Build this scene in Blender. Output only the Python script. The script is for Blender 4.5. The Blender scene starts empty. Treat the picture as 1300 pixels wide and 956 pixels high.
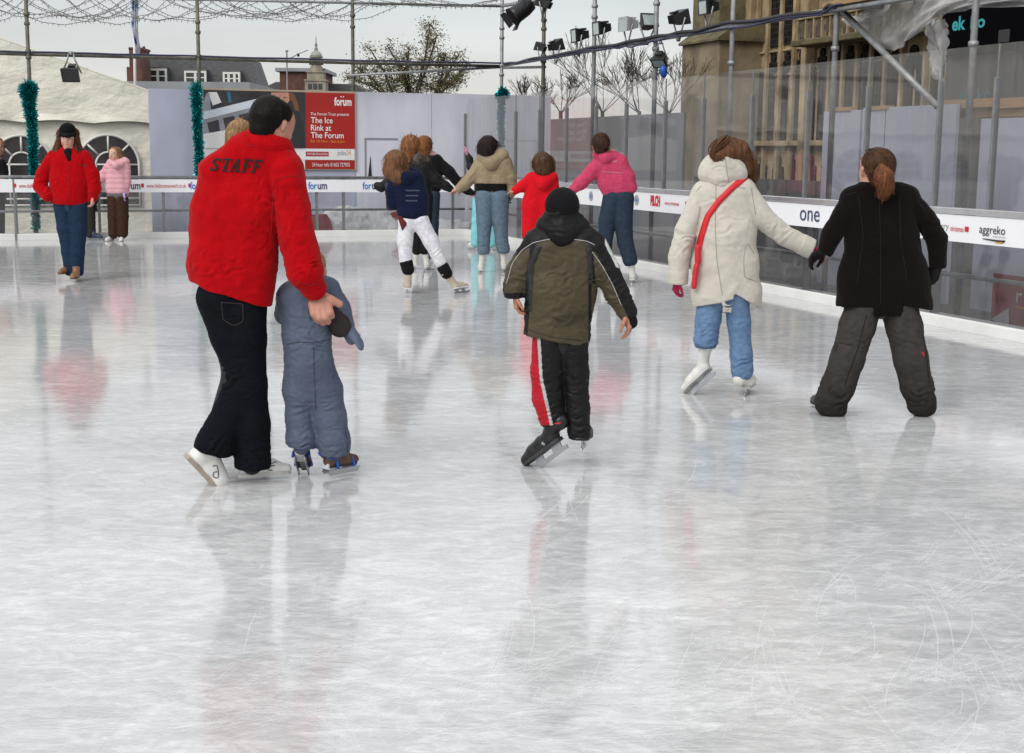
import bpy, math, random
import numpy as np
from mathutils import Vector, Matrix
from mathutils.bvhtree import BVHTree
# ------------------------------------------------------------------ camera, sky, sun, exposure
SC = bpy.context.scene
CAMH, FPX = 1.45, 1750.0
PITCH, ROLL = math.radians(9.25), 0.0094
_f = np.array([0, math.cos(PITCH), -math.sin(PITCH)])
_r0 = np.array([1., 0, 0]); _u0 = np.array([0, math.sin(PITCH), math.cos(PITCH)])
_r = _r0*math.cos(ROLL) + _u0*math.sin(ROLL)
_u = _u0*math.cos(ROLL) - _r0*math.sin(ROLL)
CAM = np.array([0, 0, CAMH])
cd = bpy.data.cameras.new('camera'); cam = bpy.data.objects.new('camera', cd)
SC.collection.objects.link(cam); SC.camera = cam
m = Matrix(((_r[0], _u[0], -_f[0], 0), (_r[1], _u[1], -_f[1], 0), (_r[2], _u[2], -_f[2], CAMH), (0, 0, 0, 1)))
cam.matrix_world = m
cd.sensor_width = 36; cd.lens = 36*FPX/1300; cd.clip_end = 3000; cd.clip_start = .05

W = bpy.data.worlds.new('World'); SC.world = W; W.use_nodes = True
nt = W.node_tree; N = nt.nodes; L = nt.links; N.clear()
SUN_EL, SUN_AZ = math.radians(38), math.radians(-145)      # azimuth from +Y: behind the camera, to the left, veiled by cloud
out = N.new('ShaderNodeOutputWorld'); bg = N.new('ShaderNodeBackground'); bg.inputs[1].default_value = .1
sky = N.new('ShaderNodeTexSky'); sky.sky_type = 'NISHITA'; sky.sun_disc = False
sky.sun_elevation = SUN_EL; sky.sun_rotation = SUN_AZ; sky.dust_density = 4; sky.air_density = 1.2
hs = N.new('ShaderNodeHueSaturation'); hs.inputs['Saturation'].default_value = .12
L.new(sky.outputs[0], hs.inputs['Color'])
tc = N.new('ShaderNodeTexCoord'); sp = N.new('ShaderNodeSeparateXYZ'); L.new(tc.outputs['Generated'], sp.inputs[0])
rp = N.new('ShaderNodeValToRGB'); cr = rp.color_ramp
cr.elements[0].position = 0.0; cr.elements[0].color = (7.3, 6.9, 6.2, 1)
cr.elements[1].position = 1.0; cr.elements[1].color = (9.6, 9.8, 10.0, 1)
e = cr.elements.new(.035); e.color = (7.2, 7.15, 6.8, 1)
e = cr.elements.new(.11); e.color = (5.7, 6.2, 6.4, 1)
e = cr.elements.new(.3); e.color = (7.4, 7.7, 7.9, 1)
L.new(sp.outputs[2], rp.inputs[0])
mp = N.new('ShaderNodeMapping'); mp.inputs['Scale'].default_value = (2, 2, 11); L.new(tc.outputs['Generated'], mp.inputs[0])
cn = N.new('ShaderNodeTexNoise'); cn.inputs['Scale'].default_value = 1.6; cn.inputs['Detail'].default_value = 5; L.new(mp.outputs[0], cn.inputs[0])
cm = N.new('ShaderNodeMapRange'); cm.inputs[1].default_value = .3; cm.inputs[2].default_value = .7; cm.inputs[3].default_value = .9; cm.inputs[4].default_value = 1.1
L.new(cn.outputs[0], cm.inputs[0])
mx = N.new('ShaderNodeMixRGB'); mx.blend_type = 'MULTIPLY'; mx.inputs[0].default_value = 1
L.new(rp.outputs[0], mx.inputs[1]); L.new(cm.outputs[0], mx.inputs[2])
m2 = N.new('ShaderNodeMixRGB'); m2.inputs[0].default_value = .15
L.new(mx.outputs[0], m2.inputs[1]); L.new(hs.outputs[0], m2.inputs[2])
L.new(m2.outputs[0], bg.inputs[0]); L.new(bg.outputs[0], out.inputs[0])
sl = bpy.data.lights.new('sun', 'SUN'); sl.energy = 1.3; sl.angle = math.radians(35); sl.color = (1, .97, .92)
so = bpy.data.objects.new('sun', sl); SC.collection.objects.link(so)
sdir = Vector((math.sin(SUN_AZ)*math.cos(SUN_EL), math.cos(SUN_AZ)*math.cos(SUN_EL), math.sin(SUN_EL)))
so.rotation_euler = sdir.to_track_quat('Z', 'Y').to_euler()
vs = SC.view_settings; vs.view_transform = 'Standard'; vs.look = 'None'; vs.gamma = 1; vs.exposure = 0.3
SC.render.engine = 'CYCLES'
SC.cycles.max_bounces = 7; SC.cycles.transparent_max_bounces = 24; SC.cycles.use_denoising = True
SC.cycles.caustics_reflective = False; SC.cycles.caustics_refractive = False

# ------------------------------------------------------------------ helpers
rng = np.random.default_rng(7); random.seed(7)
def ray(px, py):
    d = _f + (px-650)/FPX*_r + (478-py)/FPX*_u
    return d
def atY(px, py, Y):                       # point of the view ray on the plane y = Y
    d = ray(px, py); return CAM + d*(Y/d[1])
def ground(px, py, z=0.):
    d = ray(px, py); return CAM + d*((z-CAMH)/d[2])
def proj(P):                              # (n,3) world -> pixels
    q = P - CAM; zc = q@_f
    return np.stack([650 + FPX*(q@_r)/zc, 478 - FPX*(q@_u)/zc], -1)
def link(o, parent=None):
    SC.collection.objects.link(o)
    if parent is not None: o.parent = parent
    return o
def tag(o, label=None, cat=None, group=None, kind=None):
    if label: o['label'] = label
    if cat: o['category'] = cat
    if group: o['group'] = group
    if kind: o['kind'] = kind
    return o
def empty(name, loc=(0, 0, 0), rz=0):
    o = bpy.data.objects.new(name, None); o.location = loc; o.rotation_euler = (0, 0, rz); o.empty_display_size = .1
    return link(o)
def wloc(o):
    v = Vector((0, 0, 0))
    while o is not None: v = v + Vector(o.location); o = o.parent
    return v
class MB:                                  # collects shapes, builds ONE mesh
    def __init__(s): s.v = []; s.f = []; s.n = 0
    def add(s, v, f):
        s.v.append(np.asarray(v, float).reshape(-1, 3)); s.f += [tuple(i + s.n for i in q) for q in f]; s.n += len(s.v[-1]); return s
    def box(s, lo, hi, fr=None):
        x0, y0, z0 = np.minimum(lo, hi); x1, y1, z1 = np.maximum(lo, hi)
        v = np.array([(x0,y0,z0),(x1,y0,z0),(x1,y1,z0),(x0,y1,z0),(x0,y0,z1),(x1,y0,z1),(x1,y1,z1),(x0,y1,z1)])
        if fr is not None: v = fr(v)
        return s.add(v, [(0,3,2,1),(4,5,6,7),(0,1,5,4),(1,2,6,5),(2,3,7,6),(3,0,4,7)])
    def tube(s, pts, r, n=8, cap=True):
        pts = np.asarray(pts, float); m = len(pts); rr = np.broadcast_to(np.asarray(r, float), (m,))
        t = np.gradient(pts, axis=0); t /= np.linalg.norm(t, axis=1)[:, None] + 1e-12
        a = np.array([0, 0, 1.]) if abs(t[0][2]) < .9 else np.array([1., 0, 0])
        V = []
        for i in range(m):
            b = np.cross(t[i], a); b /= np.linalg.norm(b) + 1e-12; a = np.cross(b, t[i]); 
            for k in range(n):
                w = 2*math.pi*k/n; V.append(pts[i] + rr[i]*(math.cos(w)*a + math.sin(w)*b))
        F = [(i*n+k, i*n+(k+1) % n, (i+1)*n+(k+1) % n, (i+1)*n+k) for i in range(m-1) for k in range(n)]
        if cap: F += [tuple(range(n))[::-1], tuple((m-1)*n+k for k in range(n))]
        return s.add(V, F)
    def prism(s, poly, d0, d1, fr):       # polygon (a,b) extruded along the frame's third axis
        n = len(poly); v = np.array([(a, b, d0) for a, b in poly] + [(a, b, d1) for a, b in poly])
        F = [tuple(range(n))[::-1], tuple(range(n, 2*n))] + [(i, (i+1) % n, n+(i+1) % n, n+i) for i in range(n)]
        return s.add(fr(v), F)
    def build(s, name, mat, parent=None, smooth=False, loc=None, bevel=0):
        V = np.concatenate(s.v); 
        if parent is not None: org = np.array(wloc(parent)); V = V - org
        elif loc is not None: V = V - np.array(loc)
        me = bpy.data.meshes.new(name); me.from_pydata(V.tolist(), [], s.f); me.update()
        if smooth: me.polygons.foreach_set('use_smooth', [True]*len(me.polygons))
        o = bpy.data.objects.new(name, me)
        if mat: me.materials.append(mat)
        if parent is None and loc is not None: o.location = loc
        link(o, parent)
        if bevel:
            b = o.modifiers.new('bevel', 'BEVEL'); b.width = bevel; b.segments = 2; b.limit_method = 'ANGLE'
        return o
_mats = {}
def mat(name, col=(.5, .5, .5), rough=.6, var=0., vscale=5., bump=0., bscale=50., metal=0., spec=.5, stretch=(1, 1, 1), attr=False, dist=.01, sheen=0., detail=4, col2=None, coat=0.):
    if name in _mats: return _mats[name]
    M = bpy.data.materials.new(name); M.use_nodes = True; nt = M.node_tree; n = nt.nodes; l = nt.links
    b = n['Principled BSDF']; b.inputs['Roughness'].default_value = rough; b.inputs['Metallic'].default_value = metal
    b.inputs['Specular IOR Level'].default_value = spec; b.inputs['Sheen Weight'].default_value = sheen; b.inputs['Coat Weight'].default_value = coat
    tc = n.new('ShaderNodeTexCoord'); mp = n.new('ShaderNodeMapping'); mp.inputs['Scale'].default_value = stretch
    l.new(tc.outputs['Object'], mp.inputs[0])
    src = None
    if attr:
        at = n.new('ShaderNodeAttribute'); at.attribute_name = 'Col'; src = at.outputs['Color']
    if var or col2:
        nz = n.new('ShaderNodeTexNoise'); nz.inputs['Scale'].default_value = vscale; nz.inputs['Detail'].default_value = 5; l.new(mp.outputs[0], nz.inputs[0])
        mr = n.new('ShaderNodeMapRange'); mr.inputs[1].default_value = .3; mr.inputs[2].default_value = .7
        l.new(nz.outputs[0], mr.inputs[0])
        mx = n.new('ShaderNodeMixRGB')
        if col2:
            mx.inputs[1].default_value = (*col, 1); mx.inputs[2].default_value = (*col2, 1); l.new(mr.outputs[0], mx.inputs[0])
        else:
            mr.inputs[3].default_value = 1-var; mr.inputs[4].default_value = 1+var
            mx.blend_type = 'MULTIPLY'; mx.inputs[0].default_value = 1; l.new(mr.outputs[0], mx.inputs[2])
            if src: l.new(src, mx.inputs[1])
            else: mx.inputs[1].default_value = (*col, 1)
        src = mx.outputs[0]
    if src: l.new(src, b.inputs['Base Color'])
    else: b.inputs['Base Color'].default_value = (*col, 1)
    if bump:
        nb = n.new('ShaderNodeTexNoise'); nb.inputs['Scale'].default_value = bscale; nb.inputs['Detail'].default_value = detail; l.new(mp.outputs[0], nb.inputs[0])
        bp = n.new('ShaderNodeBump'); bp.inputs['Strength'].default_value = bump; bp.inputs['Distance'].default_value = dist
        l.new(nb.outputs[0], bp.inputs['Height']); l.new(bp.outputs[0], b.inputs['Normal'])
    _mats[name] = M; return M
# numpy gradient noise
_perm = np.random.default_rng(3).permutation(256); _perm = np.concatenate([_perm, _perm, _perm])
_grad = np.random.default_rng(4).normal(size=(256, 3)); _grad /= np.linalg.norm(_grad, axis=1)[:, None]
def noise3(P):
    i = np.floor(P).astype(int); f = P - i; i &= 255; w = f*f*f*(f*(f*6-15)+10); r = 0
    for dx in (0, 1):
        for dy in (0, 1):
            for dz in (0, 1):
                h = _perm[_perm[_perm[(i[:, 0]+dx) & 255] + ((i[:, 1]+dy) & 255)] + ((i[:, 2]+dz) & 255)]
                g = _grad[h]; q = f - np.array([dx, dy, dz])
                ww = (w[:, 0] if dx else 1-w[:, 0])*(w[:, 1] if dy else 1-w[:, 1])*(w[:, 2] if dz else 1-w[:, 2])
                r = r + ww*(g*q).sum(1)
    return r
# ---- implicit surfaces -> surface-nets mesh (bodies, clothes, hair, snow)
def smin(a, b, k):
    h = np.clip(.5 + .5*(b-a)/k, 0, 1); return b + (a-b)*h - k*h*(1-h)
def sdf_mesh(prims, h, pad=None):
    """prims: ('c',p0,r0,p1,r1,flat,k) rounded cone, ('e',c,(rx,ry,rz),k) ellipsoid, ('cut',pt,n) half space off, ('sub',p0,r0,p1,r1,flat,k)"""
    lo = np.full(3, 1e9); hi = -lo
    for p in prims:
        if p[0] == 'c':
            R = max(p[2], p[4])*max(1, p[5])
            lo = np.minimum(lo, np.minimum(p[1], p[3])-R); hi = np.maximum(hi, np.maximum(p[1], p[3])+R)
        elif p[0] == 'e': lo = np.minimum(lo, p[1]-np.array(p[2])); hi = np.maximum(hi, p[1]+np.array(p[2]))
    lo -= 3*h; hi += 3*h; n = np.ceil((hi-lo)/h).astype(int)+1
    F = np.full(n, 1., np.float32)
    ax = [(lo[i] + h*np.arange(n[i])).astype(np.float32) for i in range(3)]
    for p in prims:
        if p[0] == 'cut':
            pt, nn = p[1], p[2]
            d = (ax[0]-pt[0])[:, None, None]*nn[0] + (ax[1]-pt[1])[None, :, None]*nn[1] + (ax[2]-pt[2])[None, None, :]*nn[2]
            F = np.maximum(F, d); continue
        if p[0] == 'lc':
            pt, nn, R = p[1], p[2], p[3]; i0 = np.clip(np.floor((pt-R-h-lo)/h).astype(int), 0, n-1); i1 = np.clip(np.ceil((pt+R+h-lo)/h).astype(int)+1, 1, n)
            X = ax[0][i0[0]:i1[0], None, None]-pt[0]; Y = ax[1][None, i0[1]:i1[1], None]-pt[1]; Z = ax[2][None, None, i0[2]:i1[2]]-pt[2]
            s = (slice(i0[0], i1[0]), slice(i0[1], i1[1]), slice(i0[2], i1[2]))
            F[s] = np.maximum(F[s], np.minimum(X*nn[0]+Y*nn[1]+Z*nn[2], R-np.sqrt(X*X+Y*Y+Z*Z))); continue
        if p[0] in 'c sub':
            R = max(p[2], p[4])*max(1, p[5]) + p[6] + 2*h; a = np.minimum(p[1], p[3])-R; b = np.maximum(p[1], p[3])+R; k = p[6]
        else: R = p[3]+2*h; a = p[1]-np.array(p[2])-R; b = p[1]+np.array(p[2])+R; k = p[3]
        i0 = np.clip(np.floor((a-lo)/h).astype(int), 0, n-1); i1 = np.clip(np.ceil((b-lo)/h).astype(int)+1, 1, n)
        X = ax[0][i0[0]:i1[0], None, None]; Y = ax[1][None, i0[1]:i1[1], None]; Z = ax[2][None, None, i0[2]:i1[2]]
        if p[0] in 'c sub':
            fl = p[5]; q = (p[3]-p[1])*np.array([1, 1/fl, 1]); qq = float(q@q)+1e-12
            x = X-p[1][0]; y = (Y-p[1][1])/fl; z = Z-p[1][2]
            t = np.clip((x*q[0]+y*q[1]+z*q[2])/qq, 0, 1)
            d = np.sqrt((x-q[0]*t)**2 + (y-q[1]*t)**2 + (z-q[2]*t)**2) - (p[2]+(p[4]-p[2])*t)
        else:
            c, rr = p[1], p[2]
            x = (X-c[0])/rr[0]; y = (Y-c[1])/rr[1]; z = (Z-c[2])/rr[2]
            k0 = np.sqrt(x*x+y*y+z*z)+1e-9; k1 = np.sqrt((x/rr[0])**2+(y/rr[1])**2+(z/rr[2])**2)+1e-9
            d = k0*(k0-1)/k1
        s = (slice(i0[0], i1[0]), slice(i0[1], i1[1]), slice(i0[2], i1[2]))
        if p[0] == 'sub': F[s] = np.maximum(F[s], -d)
        else: F[s] = smin(F[s], d, k)
    S = F < 0
    c = n-1
    cnt = np.zeros(c, np.uint8)
    for dx in (0, 1):
        for dy in (0, 1):
            for dz in (0, 1): cnt += S[dx:dx+c[0], dy:dy+c[1], dz:dz+c[2]]
    act = (cnt > 0) & (cnt < 8)
    idx = np.argwhere(act); ids = -np.ones(c, np.int64); ids[act] = np.arange(len(idx))
    acc = np.zeros((len(idx), 3)); num = np.zeros(len(idx))
    cs = [(a, b, d) for a in (0, 1) for b in (0, 1) for d in (0, 1)]
    val = {q: F[idx[:, 0]+q[0], idx[:, 1]+q[1], idx[:, 2]+q[2]] for q in cs}
    for a in cs:
        for k in range(3):
            if a[k] == 0:
                b = list(a); b[k] = 1; b = tuple(b); va, vb = val[a], val[b]; m = (va < 0) != (vb < 0)
                t = np.where(m, va/np.where(m, va-vb, 1), 0); pt = np.array(a, float)[None] + 0*acc; pt[:, k] = t
                acc += pt*m[:, None]; num += m
    V = (idx + acc/num[:, None])*h + lo
    faces = []
    for k in range(3):
        a, b = [(1, 2), (2, 0), (0, 1)][k]
        sl0 = [slice(1, -1)]*3; sl0[k] = slice(0, -1); sl1 = list(sl0); sl1[k] = slice(1, None)
        m = S[tuple(sl0)] != S[tuple(sl1)]; e = np.argwhere(m)
        off = np.ones(3, int); off[k] = 0; e = e + off
        up = S[e[:, 0], e[:, 1], e[:, 2]]
        ea = np.zeros(3, int); ea[a] = 1; eb = np.zeros(3, int); eb[b] = 1
        g = lambda q: ids[q[:, 0], q[:, 1], q[:, 2]]
        Q = np.stack([g(e-ea-eb), g(e-eb), g(e), g(e-ea)], 1)
        Q[~up] = Q[~up][:, ::-1]; faces.append(Q)
    Q = np.concatenate(faces)
    # one light smoothing pass, takes the grid's stair-steps off
    for _ in range(2):
        s = np.zeros_like(V); w = np.zeros(len(V))
        for i in range(4):
            for j in (1, 3): np.add.at(s, Q[:, i], V[Q[:, (i+j) % 4]]); np.add.at(w, Q[:, i], 1)
        V = V*.5 + .5*s/w[:, None]
    return V, Q
def vnormals(V, Q):
    fn = np.cross(V[Q[:, 2]]-V[Q[:, 0]], V[Q[:, 3]]-V[Q[:, 1]]); n = np.zeros_like(V)
    for i in range(4): np.add.at(n, Q[:, i], fn)
    return n/(np.linalg.norm(n, axis=1)[:, None]+1e-12)
def np_mesh(name, V, Q, mat_, parent=None, col=None, org=None, smooth=True):
    if parent is not None: org = np.array(wloc(parent))
    me = bpy.data.meshes.new(name)
    me.vertices.add(len(V)); me.vertices.foreach_set('co', (V-(0 if org is None else org)).astype(np.float32).ravel())
    k = Q.shape[1]; me.loops.add(len(Q)*k); me.loops.foreach_set('vertex_index', Q.astype(np.int32).ravel())
    me.polygons.add(len(Q)); me.polygons.foreach_set('loop_start', np.arange(len(Q), dtype=np.int32)*k)
    me.polygons.foreach_set('use_smooth', np.full(len(Q), smooth)); me.update(calc_edges=True); me.validate()
    if col is not None:
        ca = me.color_attributes.new('Col', 'FLOAT_COLOR', 'POINT')
        ca.data.foreach_set('color', np.concatenate([col, np.ones((len(V), 1))], 1).astype(np.float32).ravel())
    if mat_: me.materials.append(mat_)
    o = bpy.data.objects.new(name, me)
    if parent is None and org is not None: o.location = org
    return link(o, parent)
_font = None
def text_polys(txt, shear=0., bold=0., spacing=1.):
    """2-D triangles of a text, unit cap height about 0.7; baseline at 0"""
    cu = bpy.data.curves.new('t', 'FONT'); cu.body = txt; cu.shear = shear; cu.offset = bold; cu.space_character = spacing; cu.resolution_u = 3
    o = bpy.data.objects.new('t', cu); SC.collection.objects.link(o)
    dg = bpy.context.evaluated_depsgraph_get(); dg.update(); me = bpy.data.meshes.new_from_object(o.evaluated_get(dg))
    V = np.array([v.co[:2] for v in me.vertices]).reshape(-1, 2); F = [tuple(p.vertices) for p in me.polygons]
    bpy.data.objects.remove(o); bpy.data.curves.remove(cu); bpy.data.meshes.remove(me)
    return V, F
def text_on(txt, fr, a0, a1, b0, b1, mat_, parent, shear=0., bold=0., name='lettering', depth=.004, mirror=False):
    """text filling the rectangle a0..a1 x b0..b1 of frame fr(a,b,c)->world"""
    V, F = text_polys(txt, shear, bold); lo = V.min(0); hi = V.max(0)
    A = a0 + (V[:, 0]-lo[0])/(hi[0]-lo[0])*(a1-a0); B = b0 + (V[:, 1]-lo[1])/(hi[1]-lo[1])*(b1-b0)
    mb = MB(); mb.add(fr(np.stack([A, B, np.full(len(A), depth)], 1)), F)
    return mb.build(name, mat_, parent)
# ------------------------------------------------------------------ frames of the two barriers
Cn = ground(591, 298); Cn[2] = 0
ud = ray(20, 187); ud[2] = 0; ud /= np.linalg.norm(ud)
nr = np.array([ud[1], -ud[0], 0]); Zv = np.array([0, 0, 1.])
def FR(v): v = np.asarray(v, float); return Cn - v[..., :1]*ud + v[..., 1:2]*Zv + v[..., 2:3]*nr      # right barrier: a towards the camera, b up, c outwards
ul = ground(17, 305) - Cn; ul[2] = 0; ul /= np.linalg.norm(ul); nf = np.array([-ul[1], ul[0], 0]); nf = nf if nf[1] > 0 else -nf
def FF(v): v = np.asarray(v, float); return Cn + v[..., :1]*ul + v[..., 1:2]*Zv + v[..., 2:3]*nf      # far barrier: a leftwards
def onplane(px, py, P0, n, a):
    d = ray(px, py); t = ((P0-CAM)@n)/(d@n); q = CAM + d*t; return (q-P0)@a, q[2]
def RW(px, py, off=0.): return onplane(px, py, Cn+nr*off, nr, -ud)
def FW(px, py, off=0.): return onplane(px, py, Cn+nf*off, nf, ul)
print('corner', Cn, 'far px/m', 105.5/1.45)
# ------------------------------------------------------------------ ice
def ice_mat():
    M = bpy.data.materials.new('ice'); M.use_nodes = True; nt = M.node_tree; n = nt.nodes; l = nt.links; b = n['Principled BSDF']
    geo = n.new('ShaderNodeTexCoord')
    def mapping(rot, sc, loc=(0, 0, 0)):
        m = n.new('ShaderNodeMapping'); m.inputs['Rotation'].default_value = (0, 0, math.radians(rot)); m.inputs['Scale'].default_value = sc; m.inputs['Location'].default_value = loc
        l.new(geo.outputs['Object'], m.inputs[0]); return m.outputs[0]
    def noise(vec, s, d=4, dist=0., r=.55):
        x = n.new('ShaderNodeTexNoise'); x.inputs['Scale'].default_value = s; x.inputs['Detail'].default_value = d; x.inputs['Distortion'].default_value = dist; x.inputs['Roughness'].default_value = r
        l.new(vec, x.inputs[0]); return x.outputs[0]
    def mr(x, a, b_, c, d):
        m = n.new('ShaderNodeMapRange'); m.inputs[1].default_value = a; m.inputs[2].default_value = b_; m.inputs[3].default_value = c; m.inputs[4].default_value = d; l.new(x, m.inputs[0]); return m.outputs[0]
    def math_(op, x, y=None):
        m = n.new('ShaderNodeMath'); m.operation = op
        for i, v in enumerate((x, y)):
            if v is None: continue
            if isinstance(v, (int, float)): m.inputs[i].default_value = v
            else: l.new(v, m.inputs[i])
        return m.outputs[0]
    # blade scratches: thin iso-lines of stretched noise, broken up by a second noise
    tot = None
    for i, (rot, sx, sy, s, w, th) in enumerate([(12, .35, 2.2, 1.6, .0022, .46), (-24, .4, 2.6, 1.9, .0025, .47), (38, .35, 2.0, 2.2, .0022, .48), (-60, .45, 2.0, 1.7, .0025, .5), (78, .4, 2.2, 2.4, .0025, .5), (20, .4, 3, 5.2, .005, .5), (-38, .4, 3, 6.5, .006, .5)]):
        v = mapping(rot, (sx, sy, 1), (i*3.1, i*7.7, 0))
        a = math_('ABSOLUTE', math_('SUBTRACT', noise(v, s, 1.2, .25), .5))
        ln = mr(a, w*.3, w, 1, 0)
        mk = mr(noise(mapping(rot+20, (1, 1, 1), (i*5, 2*i, 0)), 2.6, 5, .3, .7), th, th+.10, 0, 1)
        q = math_('MULTIPLY', ln, mk); tot = q if tot is None else math_('MAXIMUM', tot, q)
    frost = noise(mapping(14, (.8, 1.3, 1)), 1.1, 9, .5, .68)      # big frosty / wet patches
    fr = mr(frost, .40, .60, 0, 1)
    fine = noise(mapping(18, (1, 1.9, 1)), 16, 8, .7, .72)
    fi = mr(fine, .44, .66, 0, 1)
    chop = mr(noise(mapping(-14, (.8, 1.8, 1)), 7.5, 8, 1.2, .74), .50, .64, 0, 1)
    streak = mr(noise(mapping(22, (.8, 1.7, 1), (4, 4, 0)), 4.2, 10, 1.4, .74), .47, .57, 0, 1)
    gran = mr(noise(mapping(30, (1, 1.5, 1), (2, 7, 0)), 60, 4, .4, .7), .42, .66, 0, 1)
    lum = math_('ADD', math_('MULTIPLY', mr(frost, .34, .70, 0, 1), .30), math_('MULTIPLY', fi, .28))
    lum = math_('ADD', lum, math_('MULTIPLY', chop, .22)); lum = math_('ADD', lum, math_('MULTIPLY', streak, .26))
    lum = math_('MULTIPLY', lum, mr(gran, 0, 1, .86, 1.08))
    lum = math_('MINIMUM', lum, 1.)
    lum = math_('MINIMUM', math_('ADD', lum, math_('MULTIPLY', tot, .22)), 1.)
    cr_ = n.new('ShaderNodeMixRGB'); cr_.inputs[1].default_value = (.44, .443, .45, 1); cr_.inputs[2].default_value = (.84, .842, .845, 1); l.new(lum, cr_.inputs[0])
    dirt = mr(noise(mapping(0, (1, 1, 1), (9, 9, 0)), .35, 7, .5), .38, .66, .90, 1.04)
    mm = n.new('ShaderNodeMixRGB'); mm.blend_type = 'MULTIPLY'; mm.inputs[0].default_value = 1; l.new(cr_.outputs[0], mm.inputs[1]); l.new(dirt, mm.inputs[2])
    l.new(mm.outputs[0], b.inputs['Base Color'])
    ro = mr(lum, .3, .95, .015, .17); l.new(ro, b.inputs['Roughness']); l.new(mr(lum, .4, 1., 1., .5), b.inputs['Specular IOR Level'])
    b.inputs['IOR'].default_value = 1.36
    # relief: slow wet ripples, skate chop, scratch grooves
    h = math_('MULTIPLY', noise(mapping(8, (.8, 1.8, 1)), 4, 2, .4), .9)
    h = math_('ADD', h, math_('MULTIPLY', noise(mapping(-12, (1, 1.8, 1)), 20, 3, .6), .13))
    h = math_('ADD', h, math_('MULTIPLY', fi, .045)); h = math_('ADD', h, math_('MULTIPLY', chop, .05)); h = math_('ADD', h, math_('MULTIPLY', tot, .08))
    bp = n.new('ShaderNodeBump'); bp.inputs['Strength'].default_value = 1; bp.inputs['Distance'].default_value = .0009; l.new(h, bp.inputs['Height']); l.new(bp.outputs[0], b.inputs['Normal'])
    return M
ICE = ice_mat()
KR = 24.0                                    # length of the right barrier
pR = FR((KR, 0, 0)); pL = FF((22, 0, 0))
mb = MB(); back = -14.
mb.add([Cn, pR, pR + np.array([0, back, 0]), (pL[0], pR[1]+back, 0), pL], [(0, 4, 3, 2, 1)])
tag(mb.build('ice', ICE), kind='structure')
mb = MB(); mb.add([(-900, -300, -.12), (900, -300, -.12), (900, 1500, -.12), (-900, 1500, -.12)], [(0, 1, 2, 3)])
tag(mb.build('ground', mat('paving', (.07, .067, .064), .8, var=.25, vscale=1.5, bump=.3, bscale=12)), kind='structure')
# blade marks: thin tapered arcs cut into the surface
g_ = np.random.default_rng(11); V = []; F = []; k = 0
for i in range(1500):
    x = g_.uniform(-60, 1360); y = 318+640*g_.uniform(0, 1)**.62; p = ground(x, y)[:2]; p = p + g_.normal(0, .15, 2)
    if (np.array([*p, 0])-Cn)@nr > -.5: continue
    th = g_.choice([math.radians(38), math.radians(-20), math.radians(75), math.radians(10)], p=[.42, .26, .10, .22]) + g_.normal(0, .3); L_ = g_.exponential(.42)+.08; R_ = g_.uniform(.7, 5)*g_.choice([-1, 1]); w = g_.uniform(.0009, .0024)
    for rep_ in range(1 if g_.uniform() < .7 else int(g_.integers(2, 5))):
        q = p + g_.normal(0, .03, 2); n = 12; s = np.linspace(0, L_*g_.uniform(.5, 1), n); a = th + s/R_; P_ = q + np.cumsum(np.stack([np.cos(a), np.sin(a)], 1)*(s[1]-s[0]), 0) + g_.normal(0, .0008, (n, 2)); N_ = np.stack([-np.sin(a), np.cos(a)], 1); ww = (w*np.sin(np.linspace(.12, 3.0, n))**.5*g_.uniform(.5, 1.25, n))[:, None]
        V.append(np.concatenate([np.c_[P_-N_*ww, np.full(n, .0015)], np.c_[P_+N_*ww, np.full(n, .0015)]])); F += [(k+j, k+j+1, k+n+j+1, k+n+j) for j in range(n-1)]; k += 2*n
skm = mat('scratched_ice', (.93, .935, .94), .7, spec=.2); skm.node_tree.nodes['Principled BSDF'].inputs['Alpha'].default_value = .27
tag(np_mesh('skate_marks', np.concatenate(V), np.array(F), skm, org=np.zeros(3), smooth=False), 'pale curved blade marks scored across the ice', kind='stuff')
# ------------------------------------------------------------------ barriers
white_pl = mat('white_plastic', (.74, .74, .72), .35, var=.06, vscale=3, bump=.1, bscale=20)
banner_m = mat('banner_vinyl', (.82, .82, .85), .4, var=.03, vscale=2)
alu = mat('aluminium', (.27, .275, .28), .35, metal=.7, var=.12, vscale=12, bump=.1, bscale=60)
galv = mat('galvanised_steel', (.30, .305, .31), .5, metal=.55, var=.25, vscale=9, bump=.25, bscale=45, dist=.003)
galv_old = mat('weathered_steel', (.135, .125, .10), .6, metal=.35, var=.35, vscale=9, bump=.3, bscale=45, dist=.003)
blk = mat('black_metal', (.012, .012, .013), .4, var=.2, vscale=20)
ink = {k: mat('ink_'+k, c, .45) for k, c in dict(blue=(.02, .18, .55), navy=(.03, .05, .12), red=(.55, .015, .02), black=(.01, .01, .012), grey=(.25, .26, .28), white=(.8, .8, .8), orange=(.75, .3, .02), teal=(.02, .30, .33), pink=(.5, .12, .25)).items()}
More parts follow.
